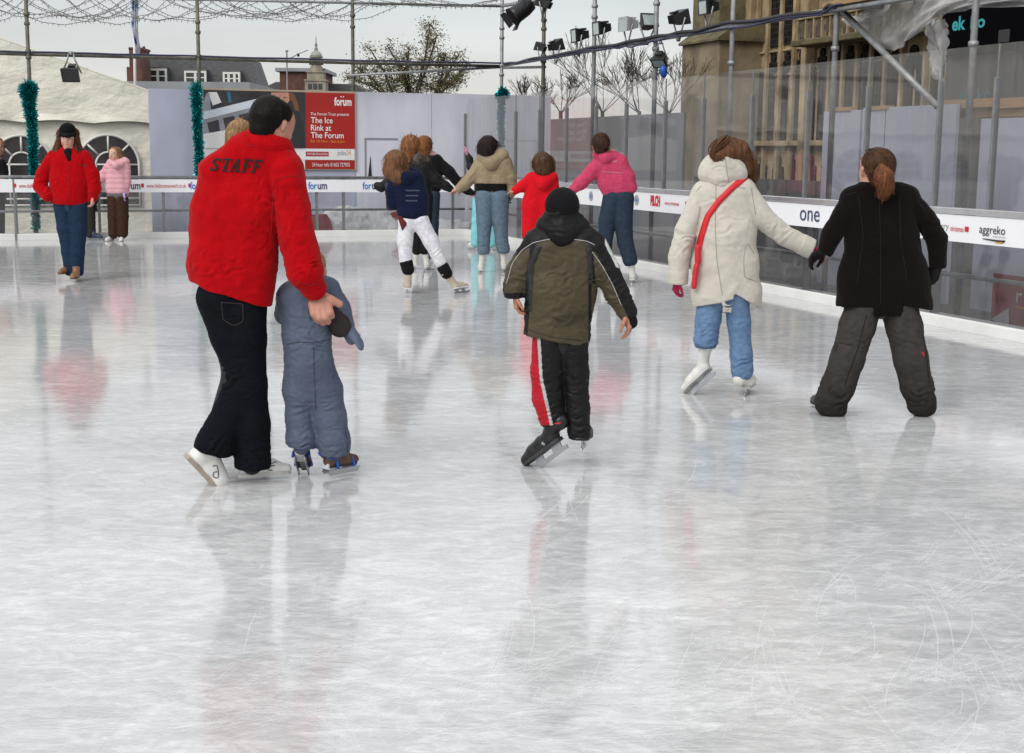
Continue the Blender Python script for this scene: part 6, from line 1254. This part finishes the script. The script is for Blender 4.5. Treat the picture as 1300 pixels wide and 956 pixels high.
# ================================================= girl in pink by the barrier
def pink_girl():
    F = Fig('girl in pale pink padded jacket and brown trousers leaning on the far barrier', 150, 306)
    F.bp += F.c([(148, 210, 7), (149, 235, 8), (150, 250, 8)], .7) + F.c([(139, 212, 4), (131, 226, 3.5, .05)]) + F.c([(157, 212, 4), (159, 248, 3)]) + F.c([(145, 252, 6), (144, 300, 4)]) + F.c([(155, 252, 6), (155, 300, 4)])
    F.head(146, 197, 19.5, yaw=205, face=True, neck=(148, 210, 0)); F.skin = (.62, .36, .28); F.u(205, 250, (.5, .26, .3), (.045, .022, .015)); F.body(h=.7)
    F.hair(F.cap(extra=.02)+F.c([(152, 198, 4), (155, 206, 3)], k=3), (.22, .12, .06), [([(150, 192, 0, 4), (155, 200, 0, 3), (158, 208, 0, 2)], 30)], h=.75, lr=.4)
    pk = (.66, .34, .38)
    F.mesh('padded_jacket', F.c([(144, 215, 8.5), (144, 240, 9)], .9, 4) + F.c([(153, 215, 8.5), (153, 240, 9)], .9, 4) + F.c([(139, 212, 6), (131, 224, 5.5, .06), (128, 226, 5, .1)], k=3) + F.c([(160, 213, 5), (161, 232, 4.8), (158, 245, 4.5)], k=1) + F.c([(142, 206, 5), (158, 206, 6)], k=3) + F.cut(130, 248, 165, 248), nylon, pk, h=.75, quilt=6.5, wr=[(.4, 5, (1, 1, 1))])
    F.mesh('hood', F.c([(150, 206, 4, -.05), (159, 207, 4.5)], k=3) + F.c([(141, 206, 3.5, -.1), (147, 210, 3.5, -.15), (154, 208, 3.5, -.1)], k=3), nylon, pk, h=.75)
    F.mesh('jumper_hem', F.c([(144, 247, 8.5), (154, 247, 8.5)], .9) + F.cut(130, 252, 165, 252), knit, (.12, .12, .13), h=.8)
    F.mesh('trousers', F.c([(144, 252, 8), (144, 275, 7), (144, 296, 6.5)], k=2) + F.c([(155, 252, 8), (156, 275, 7), (156, 296, 6.5)], k=2), denim, (.045, .022, .015), h=.8, wr=[(.6, 6, (1, 1, 1.5))])
    F.mesh('glove', F.hand(F.P(158, 244, -.04), (-.1, 0, -1), (1, 0, 0), .16, .5, 1, 1.3, []), knit, (.42, .36, .62), h=.7)
    F.shoe((143, 305, .08), (-.2, -1, 0), L_=.23, kind='boot', col=(.72, .70, .68), sole=(.5, .5, .5), hh=.8, shaft=.5); F.shoe((155, 305, .08), (.2, -1, 0), L_=.23, kind='boot', col=(.72, .70, .68), sole=(.5, .5, .5), hh=.8, shaft=.5)
pink_girl()
# ================================================= two half-hidden people by the far left barrier
def simple_person(label, x, y, joints, headp, hcol, parts, skin=(.5, .28, .2), hairp=None, h=.85, shoes=()):
    F = Fig(label, x, y); F.skin = skin
    for pts, f in joints: F.bp += F.c(pts, f)
    F.head(**headp); return F
def hidden_one():
    F = Fig('person in dark clothes and skates mostly hidden behind the woman in red', 113, 305)
    F.bp += F.c([(104, 212, 8), (104, 235, 9), (106, 255, 9)], .7) + F.c([(101, 258, 6), (100, 298, 4)]) + F.c([(113, 258, 6), (115, 298, 4)]) + F.c([(96, 214, 4), (92, 240, 3)]) + F.c([(113, 214, 4), (119, 240, 3), (121, 256, 3)])
    F.head(102, 200, 20, yaw=170, face=True, neck=(104, 212, 0)); F.u(208, 256, (.01, .01, .01), (.035, .03, .028)); F.body(h=.8)
    F.hair(F.cap(), (.03, .018, .012), [], h=.8)
    F.mesh('jacket', F.c([(99, 218, 9), (100, 250, 9)], .9, 4) + F.c([(110, 218, 9), (110, 250, 9)], .9, 4) + F.c([(113, 214, 5), (120, 238, 4.5), (121, 255, 4)]), nylon, (.012, .012, .014), h=.9)
    F.mesh('trousers', F.c([(101, 255, 7), (100, 295, 6)], k=2) + F.c([(113, 255, 7.5), (115, 296, 6.5)], k=2), denim, (.035, .03, .028), h=.9, wr=[(.6, 6, (1, 1, 1.5))])
    F.mesh('glove', F.hand(F.P(121, 257), (0, 0, -1), (1, 0, 0), .15, .4, 1, 1.2, []), knit, (.01, .01, .01), h=.8)
    F.shoe((100, 306, .0), (-.8, -.7, 0), L_=.27, col=(.02, .03, .06), sole=(.02, .05, .12), shaft=.5, hh=.8); F.shoe((116, 306, .0), (.9, -.6, 0), L_=.27, col=(.02, .03, .06), sole=(.02, .05, .12), shaft=.5, hh=.8)
hidden_one()
def edge_one():
    F = Fig('person in black at the left edge of the picture with a hand on the barrier', -8, 299)
    F.bp += F.c([(-8, 206, 9), (-8, 235, 10), (-8, 255, 10)], .7) + F.c([(1, 206, 4), (3, 220, 3), (3, 228, 3, -.1)]) + F.c([(-17, 206, 4), (-19, 240, 3)]) + F.c([(-12, 255, 7), (-12, 296, 4)]) + F.c([(-3, 255, 7), (-2, 296, 4)])
    F.hand(F.P(1, 227, -.15), (.6, -.3, -.1), (0, 0, -1), .16, .5); F.head(-3, 188, 24, yaw=150, face=True, neck=(-7, 204, 0)); F.u(202, 252, (.01, .01, .01), (.01, .01, .01)); F.body(h=.8)
    F.hair(F.cap(extra=.03, low=.05), (.26, .13, .05), [([(-4, 178, 0, 6), (2, 186, 0, 4), (3, 194, 0, 2)], 40)], h=.8, lr=.4)
    F.mesh('jacket', F.c([(-13, 213, 10), (-13, 250, 11)], .9, 5) + F.c([(-3, 213, 10), (-3, 250, 11)], .9, 5) + F.c([(1, 208, 6), (4, 218, 5), (3, 225, 4.5, -.1)]), wool, (.014, .013, .014), h=.9)
    F.mesh('trousers', F.c([(-12, 255, 8), (-12, 298, 7)], k=2) + F.c([(-2, 255, 8), (-1, 298, 7)], k=2), denim, (.012, .012, .014), h=.9)
edge_one()
# ================================================= fair-haired woman behind the staff man
def blonde():
    F = Fig('fair-haired woman facing right, showing behind the shoulder of the man in red', 310, 414)
    F.bp += F.c([(306, 205, 18), (306, 250, 19), (306, 290, 20)], .7) + F.c([(290, 210, 8), (284, 270, 6)]) + F.c([(322, 210, 8), (326, 270, 6)]) + F.c([(298, 300, 14), (298, 400, 8)]) + F.c([(316, 300, 14), (316, 400, 8)])
    F.head(307, 173, 37, yaw=115, pitch=-5, face=True, neck=(304, 200, 0)); F.skin = (.60, .37, .29); F.u(198, 298, (.01, .01, .01), (.02, .022, .03)); F.body(h=1.)
    F.hair(F.cap(extra=.03, low=.1) + F.c([(297, 172, 11, -.03), (293, 182, 8, -.03)], k=5) + F.c([(304, 158, 8, -.06), (311, 160, 7, -.07)], k=5), (.25, .15, .075), [([(304, 156, -.05, 8), (294, 170, -.05, 9), (292, 186, -.05, 6)], 90), ([(306, 156, -.06, 6), (314, 160, -.08, 4)], 20)], h=1., lr=.5, amp=.6)
    F.mesh('coat', F.c([(294, 222, 20), (294, 290, 22)], .9, 8) + F.c([(318, 222, 20), (318, 290, 22)], .9, 8) + F.c([(288, 204, 10), (304, 195, 12), (322, 204, 10)], .9, 8), wool, (.015, .015, .018))
    F.mesh('trousers', F.c([(298, 300, 15), (298, 395, 11)], k=3) + F.c([(316, 300, 15), (316, 395, 11)], k=3), denim, (.02, .022, .03))
    F.shoe((298, 414), (.3, 1, 0), col=WHITE_BOOT); F.shoe((317, 414), (.3, 1, 0), col=WHITE_BOOT)
blonde()
# ================================================= the chain of skaters at the back
def navy_girl():
    F = Fig('girl in navy hoodie and white trousers leaning left with black leg warmers', 528, 373)
    AL = [(503, 226, 9), (497, 246, 8), (499, 262, 7), (496, 246, 6, .12)]
    F.bp += F.c([(512, 220, 9), (520, 250, 11), (524, 278, 11)], .7) + F.c([(503, 226, 5), (497, 246, 4), (492, 236, 4, .1)]) + F.c([(530, 226, 5), (534, 250, 4, .1)]) + F.c([(516, 285, 8), (515, 330, 5), (517, 338, 4)]) + F.c([(534, 285, 8), (550, 312, 6), (562, 338, 4)])
    F.head(503, 207, 30, yaw=-25, neck=(512, 222, 0)); F.u(218, 278, (.012, .018, .048), (.62, .6, .64)); F.body(h=.9)
    F.hair(F.cap(extra=.03) + F.c([(500, 204, 12), (498, 216, 11, -.02), (506, 224, 9, -.05), (514, 222, 6, -.08)], k=5), (.15, .07, .035), [([(500, 194, -.03, 8), (494, 206, -.03, 10), (493, 220, -.05, 8)], 60), ([(504, 194, -.05, 8), (508, 208, -.08, 10), (514, 224, -.1, 6)], 70)], h=.9, lr=.5)
    nv = (.008, .012, .034)
    F.mesh('hoodie', F.c([(508, 228, 14), (515, 252, 14), (520, 268, 16)], .85, 6) + F.c([(526, 228, 13), (529, 252, 14), (529, 268, 15)], .85, 6) + F.c([(504, 226, 9.5), (498, 244, 8.5), (499, 258, 8), (496, 262, 6, .1)], k=3) + F.c([(510, 218, 8), (526, 222, 8)], k=4) + F.cut(494, 277, 546, 278), fleece, nv, h=.9, wr=[(.9, 10, (1, 1, 1))], folds=[(498, 250, 10, .7, 1.5, 5)])
    n = len(F.bvh)-1; gt = mat('print_grey', (.10, .12, .18), .8)
    for i in range(3): F.trace('print', [(515+k*1.6, 242+i*6.5+(1.1 if (k+i) % 2 else -1.1)) for k in range(12-i)], .45, gt, n, n=30)
    F.mesh('hood', F.c([(508, 222, 6, -.06), (516, 225, 8, -.08), (526, 223, 6, -.06)], k=4), fleece, nv, h=.9)
    wt = (.68, .66, .71)
    F.mesh('trousers', F.c([(517, 280, 11), (514, 305, 9.5), (515, 330, 8)], k=4) + F.c([(533, 281, 11.5), (547, 306, 9.5), (559, 333, 8)], k=4) + F.c([(515, 278, 9), (533, 278, 10)], k=4), denim, wt, h=.9, wr=[(.5, 8, (1, 1, 1.5))], folds=[(515, 322, 9, .6, 1.5, 4), (555, 325, 9, .6, 1.2, 4)])
    F.mesh('leg_warmer', F.c([(516, 334, 8.5), (518, 342, 8)], k=3), knit, (.01, .01, .011), h=.8); F.mesh('leg_warmer', F.c([(563, 340, 8), (567, 347, 7.5)], k=3), knit, (.01, .01, .011), h=.8)
    F.mesh('scarf_end', F.c([(508, 277, 3, -.08), (512, 284, 4, -.08), (511, 291, 1.5, -.08)], k=2), knit, (.12, .03, .02), h=.8)
    tn = (.50, .42, .33)
    F.shoe((518, 373, 0), (-.15, 1, 0), L_=.24, col=tn, sole=(.6, .6, .6), hh=.85, ank=(518, 345), wid=1.1); F.shoe((578, 373, 0), (.6, .8, .0), (-.45, .1, 1), L_=.24, col=tn, sole=(.6, .6, .6), hh=.85, ank=(567, 349), wid=1.1)
navy_girl()
def fur_girl():
    F = Fig('long-haired skater in black jacket with grey fur collar, arm stretched to the right', 535, 343)
    AR = [(540, 212, 8), (553, 228, 7), (566, 236, 5.5), (572, 240, 4.5)]
    F.bp += F.c([(526, 205, 10), (530, 230, 11), (533, 255, 11)], .7) + F.c(AR, f=.6) + F.c([(512, 208, 5), (498, 225, 4, .05), (484, 237, 4)]) + F.c([(528, 258, 7), (529, 320, 4)]) + F.c([(540, 258, 7), (540, 320, 4)])
    F.hand(F.P(572, 240), (.8, 0, -.3), (0, 0, -1), .15, .5); F.head(521, 186, 28, yaw=-15, neck=(524, 204, 0)); F.u(202, 256, (.01, .01, .01), (.01, .01, .01)); F.body(h=.85)
    F.hair(F.cap(extra=.02)+F.c([(519, 184, 10), (518, 198, 10, -.03)], k=4), (.20, .085, .035), [([(520, 174, -.03, 6), (514, 188, -.05, 9), (512, 204, -.06, 7)], 60), ([(521, 174, -.04, 6), (526, 188, -.06, 8), (528, 200, -.07, 6)], 60)], h=.85, lr=.45)
    bk = (.007, .0065, .007)
    F.mesh('jacket', F.c([(522, 214, 12), (526, 244, 11)], .85, 5) + F.c([(536, 214, 12), (537, 244, 11)], .85, 5) + F.c(AR, k=3) + F.c([(514, 209, 7), (498, 226, 6, .05), (484, 238, 5.5), (479, 236, 5)], k=3), nylon, bk, h=.9, wr=[(.7, 8, (1, 1, 1))])
    F.hair(F.c([(517, 203, 5), (530, 201, 6.5, -.06), (541, 205, 5)], k=3), (.10, .085, .075), [([(518, 202, -.04, 5), (530, 201, -.07, 7), (541, 205, -.04, 5)], 120)], h=.85, name='fur_collar', lr=.4)
    F.mesh('trousers', F.c([(528, 250, 9), (527, 290, 7), (529, 318, 6)], k=2) + F.c([(541, 250, 9), (541, 290, 7), (539, 318, 6)], k=2), denim, (.012, .012, .013), h=.9)
    F.shoe((528, 343, .05), (-.3, 1, 0), L_=.24, col=WHITE_BOOT, hh=.85, ank=(529, 320)); F.shoe((541, 344, 0), (.15, 1, 0), L_=.24, col=WHITE_BOOT, hh=.85, ank=(539, 320))
fur_girl()
def auburn():
    F = Fig('short auburn-haired skater in black top and dark jeans, arm stretched right', 546, 335)
    AR = [(554, 204, 7.5), (570, 218, 7), (585, 236, 6), (600, 247, 5)]
    F.bp += F.c([(545, 200, 10), (546, 225, 11), (547, 250, 10)], .7) + F.c(AR, f=.6) + F.c([(534, 204, 5), (530, 240, 4)]) + F.c([(542, 252, 7), (541, 325, 4)]) + F.c([(550, 252, 7), (550, 325, 4)])
    F.hand(F.P(600, 247), (.8, 0, -.5), (0, 0, -1), .15, .5); F.head(539, 187, 27, yaw=5, neck=(543, 200, 0)); F.skin = (.6, .33, .3); F.u(197, 248, (.01, .01, .01), (.03, .042, .06)); F.body(h=.85)
    F.hair(F.cap(extra=.03, low=.1), (.19, .075, .03), [([(540, 176, 0, 6), (540, 190, -.03, 9)], 50)], h=.85, lr=.45)
    F.mesh('jacket', F.c([(540, 212, 11), (542, 236, 10)], .85, 5) + F.c([(551, 212, 11), (551, 236, 10)], .85, 5) + F.c(AR, k=3) + F.c([(536, 203, 6), (554, 203, 7)], k=3) + F.cut(530, 247, 565, 247), fleece, (.010, .010, .011), h=.9, wr=[(.7, 8, (1, 1, 1))])
    F.mesh('jeans', F.c([(543, 248, 9), (542, 285, 7.5), (543, 318, 7)], k=2) + F.c([(550, 248, 9), (550, 285, 7), (549, 318, 7)], k=2), denim, (.03, .042, .06), h=.9)
    F.shoe((551, 336, .0), (.3, 1, 0), L_=.25, col=WHITE_BOOT, hh=.85); F.shoe((542, 336, .1), (0, 1, 0), L_=.25, col=WHITE_BOOT, hh=.85)
auburn()
def tan_woman():
    F = Fig('dark-haired skater in tan hooded jacket with black waistband and faded jeans', 624, 346)
    AL = [(610, 208, 8.5), (600, 224, 8), (590, 234, 7), (581, 241, 5.5)]; AR = [(642, 208, 8.5), (648, 226, 8), (650, 242, 6.5), (646, 250, 5, .02)]
    F.bp += F.c([(625, 205, 11), (625, 225, 13), (625, 248, 14)], .7) + F.c(AL, f=.6) + F.c(AR, f=.6) + F.c([(616, 255, 9), (614, 318, 5)]) + F.c([(634, 255, 9), (638, 316, 5)])
    F.hand(F.P(582, 240), (-.8, 0, -.3), (0, 0, -1), .15, .5, -1); F.head(620, 187, 27, yaw=0, neck=(623, 204, 0)); F.u(200, 244, (.03, .026, .02), (.115, .165, .215)); F.body(h=.85)
    F.hair(F.cap(extra=.03) + F.c([(618, 186, 12), (618, 192, 12, -.02)], k=4), (.018, .011, .010), [([(620, 174, -.03, 6), (612, 186, -.03, 9), (609, 196, -.03, 5)], 50), ([(620, 174, -.03, 6), (628, 186, -.03, 9), (632, 195, -.03, 4)], 50)], h=.85, lr=.45, amp=.6)
    tn = (.275, .215, .135)
    F.mesh('jacket', F.c([(616, 210, 13), (617, 230, 14)], .85, 5) + F.c([(635, 210, 13), (634, 230, 14)], .85, 5) + F.c([(612, 204, 8), (625, 199, 8), (640, 204, 8)], .9, 5) + F.cut(600, 233, 655, 233) + F.c(AL, k=3) + F.c(AR, k=3) + F.lc(580, 241, -1, .6, 9), nylon, tn, h=.9, wr=[(.9, 9, (1, 1, 1.2))], folds=[(600, 225, 10, .7, .8, 5), (650, 230, 10, .7, 1.4, 5)])
    F.mesh('hood', F.c([(612, 201, 7, -.04), (624, 207, 9, -.07), (640, 197, 6, -.04)], k=5) + F.c([(614, 194, 5, -.03), (636, 193, 5, -.03)], k=5), nylon, tn, h=.85, wr=[(.6, 7, (1, 1, 1))])
    F.mesh('waistband', F.c([(618, 236, 11), (631, 236, 11)], .9, 4) + F.c([(617, 232, 12), (617, 241, 12)], .85, 4) + F.c([(632, 232, 12), (633, 241, 12)], .85, 4) + F.cut(600, 246, 655, 246), knit, (.01, .01, .011), h=.85)
    F.mesh('glove', F.hand(F.P(646, 248), (-.1, 0, -1), (1, 0, 0), .12, .8, 1, 1.2, []), knit, (.012, .012, .012), h=.8)
    F.mesh('jeans', F.c([(616, 250, 13), (615, 280, 10), (614, 306, 8), (614, 318, 8)], k=2) + F.c([(634, 250, 13), (635, 280, 10), (637, 306, 8), (639, 316, 8.5)], k=2) + F.lc(613, 323, 0, 1, 10) + F.lc(640, 322, 0, 1, 10), denim, (.115, .165, .215), h=.85, wr=[(.5, 7, (1, 1, 1.5))], folds=[(614, 310, 10, .6, 1.5, 4), (637, 310, 10, .6, 1.5, 4)])
    F.shoe((611, 348, 0), (-.1, 1, 0), L_=.24, col=WHITE_BOOT, hh=.8, ank=(613, 321)); F.shoe((639, 346, 0), (.15, 1, 0), L_=.24, col=WHITE_BOOT, hh=.8, ank=(639, 319))
tan_woman()
def turquoise():
    F = Fig('person in turquoise trousers behind the tan jacket, one pink-gloved hand raised', 612, 318)
    AL = [(606, 214, 5, 0), (598, 212, 5), (596, 202, 4), (593, 196, 3.2)]
    F.bp += F.c([(615, 208, 8), (615, 245, 9)], .7) + F.c(AL, f=.6) + F.c([(624, 210, 4), (626, 240, 3)]) + F.c([(608, 250, 6), (605, 308, 4)]) + F.c([(621, 250, 6), (624, 308, 4)])
    F.head(618, 196, 21, yaw=10, neck=(616, 208, 0)); F.u(206, 250, (.01, .01, .01), (.20, .52, .56)); F.body(h=.8)
    F.hair(F.cap(), (.03, .02, .015), [], h=.8)
    F.mesh('jacket', F.c([(611, 214, 9), (611, 248, 9)], .9, 4) + F.c([(620, 214, 9), (620, 248, 9)], .9, 4) + F.c(AL, k=3), nylon, (.012, .011, .014), h=.85)
    F.mesh('trousers', F.c([(608, 250, 8), (606, 280, 7), (604, 308, 6.5)], k=2) + F.c([(620, 250, 8), (622, 280, 7), (624, 308, 6.5)], k=2), nylon, (.20, .52, .56), h=.85, wr=[(.6, 6, (1, 1, 1.6))])
    F.mesh('glove', F.hand(F.P(593, 197), (-.1, 0, 1), (-1, 0, 0), .15, .6, 1, 1.3, []), knit, (.62, .30, .36), h=.7)
    F.shoe((603, 318), (-.5, 1, 0), L_=.24, col=WHITE_BOOT, hh=.8, ank=(604, 306)); F.shoe((625, 318), (.3, 1, 0), L_=.24, col=WHITE_BOOT, hh=.8, ank=(624, 306))
turquoise()
def red_child():
    F = Fig('curly brown-haired child in bright red hooded coat holding hands in the chain', 684, 352)
    AL = [(674, 228, 8), (664, 236, 7), (654, 242, 5)]
    F.bp += F.c([(688, 222, 10), (688, 250, 11), (686, 285, 11)], .7) + F.c(AL, f=.6) + F.c([(700, 228, 5), (706, 250, 4)]) + F.c([(680, 290, 7), (680, 342, 4)]) + F.c([(694, 290, 7), (694, 342, 4)])
    F.hand(F.P(654, 242), (-.9, 0, -.2), (0, 0, -1), .12, .5); F.head(688, 208, 26, yaw=-20, neck=(689, 222, 0)); F.u(220, 292, (.5, .008, .014), (.02, .02, .03)); F.body(h=.9)
    F.hair(F.cap(extra=.04, low=.1)+F.c([(688, 206, 12), (691, 214, 12, -.02)], k=4), (.075, .04, .022), [([(688, 196, -.02, 8), (680, 208, -.04, 7), (680, 217, -.05, 5)], 70), ([(689, 196, -.02, 8), (698, 208, -.04, 9), (701, 220, -.05, 5)], 90)], h=.85, lr=.5, amp=1.1)
    rc = (.58, .008, .016)
    F.mesh('coat', F.c([(681, 232, 13), (677, 262, 14), (676, 296, 14)], .85, 6) + F.c([(694, 232, 13), (694, 262, 14), (692, 296, 14)], .85, 6) + F.c([(676, 226, 7), (700, 226, 7)], k=4) + F.c(AL, k=3) + F.c([(702, 230, 7), (706, 255, 6)], k=3), wool, rc, h=.9, wr=[(1, 10, (1, 1, .7))])
    F.mesh('hood', F.c([(678, 224, 5, -.05), (690, 233, 8, -.09), (702, 224, 6, -.05)], k=5), wool, rc, h=.9)
    F.mesh('leggings', F.c([(680, 295, 8), (680, 338, 6)], k=2) + F.c([(694, 295, 8), (694, 338, 6)], k=2), denim, (.02, .02, .03), h=1.)
    F.shoe((680, 352), (0, 1, 0), L_=.2, col=WHITE_BOOT, hh=1.); F.shoe((694, 352), (0, 1, 0), L_=.2, col=WHITE_BOOT, hh=1.)
red_child()
def pink_hoodie():
    F = Fig('skater with dark bun in raspberry pink hoodie and dark jeans beside the side barrier', 793, 360)
    AL = [(764, 204, 9.5), (752, 218, 9), (738, 232, 8), (727, 241, 6)]; AR = [(787, 206, 9), (797, 224, 8.5), (800, 238, 8), (797, 246, 6, .1)]
    F.bp += F.c([(774, 200, 11), (779, 225, 12), (783, 250, 13)], .7) + F.c(AL, f=.6) + F.c(AR, f=.6) + F.c([(777, 255, 10), (770, 300, 7), (768, 325, 4)]) + F.c([(793, 255, 10), (794, 300, 7), (800, 332, 4)])
    F.hand(F.P(727, 241), (-.8, 0, -.5), (0, 0, -1), .15, .5, -1); F.head(762, 186, 29, yaw=-8, pitch=-8, neck=(768, 202, 0)); F.u(198, 250, (.5, .055, .12), (.026, .04, .062)); F.body(h=.9)
    F.hair(F.cap(extra=.03) + F.c([(761, 178, 7, -.05), (763, 176, 7, -.05)], k=4), (.045, .02, .013), [([(762, 174, -.02, 8), (760, 186, -.05, 10)], 60)], h=.85, lr=.5)
    pk = (.50, .055, .12)
    F.mesh('hoodie', F.c([(768, 210, 13), (772, 232, 12), (776, 242, 12)], .85, 6) + F.c([(783, 210, 12), (788, 230, 13), (790, 240, 13)], .85, 6) + F.c([(764, 203, 8), (775, 199, 8), (787, 204, 8)], .9, 5) + F.cut(760, 253, 808, 250) + F.c(AL, k=4) + F.c(AR, k=4), fleece, pk, h=.9, wr=[(.9, 10, (1, 1, 1.2))], folds=[(780, 243, 16, .6, 1.5, 5), (742, 228, 12, .7, .8, 5)])
    n = len(F.bvh)-1; gt = mat('print_pink', (.56, .22, .28), .8); F.trace('print', [(769+k*1.4, 205+(1.8 if k % 2 else -1.8)) for k in range(11)], .5, gt, n, n=30); F.trace('print', [(765+k*1.7, 218+(1.2 if k % 2 else -1.2)+k*.1) for k in range(16)], .45, gt, n, n=40)
    F.mesh('hood', F.c([(757, 197, 5, -.03), (768, 201, 8, -.05), (780, 200, 6, -.03)], k=5), fleece, pk, h=.9)
    F.mesh('jeans', F.c([(778, 252, 13), (771, 280, 11), (768, 310, 9), (768, 326, 8)], k=2) + F.c([(791, 252, 14), (791, 280, 12), (794, 308, 10), (800, 330, 9.5)], k=2) + F.lc(801, 337, .2, 1, 12), denim, (.026, .04, .062), h=.9, wr=[(.7, 8, (1, 1, 1.5))])
    F.shoe((768, 350, .1), (0, 1, 0), L_=.25, col=WHITE_BOOT, hh=.9); F.shoe((802, 361, 0), (.25, 1, 0), L_=.25, col=WHITE_BOOT, hh=.85, ank=(801, 334))
pink_hoodie()
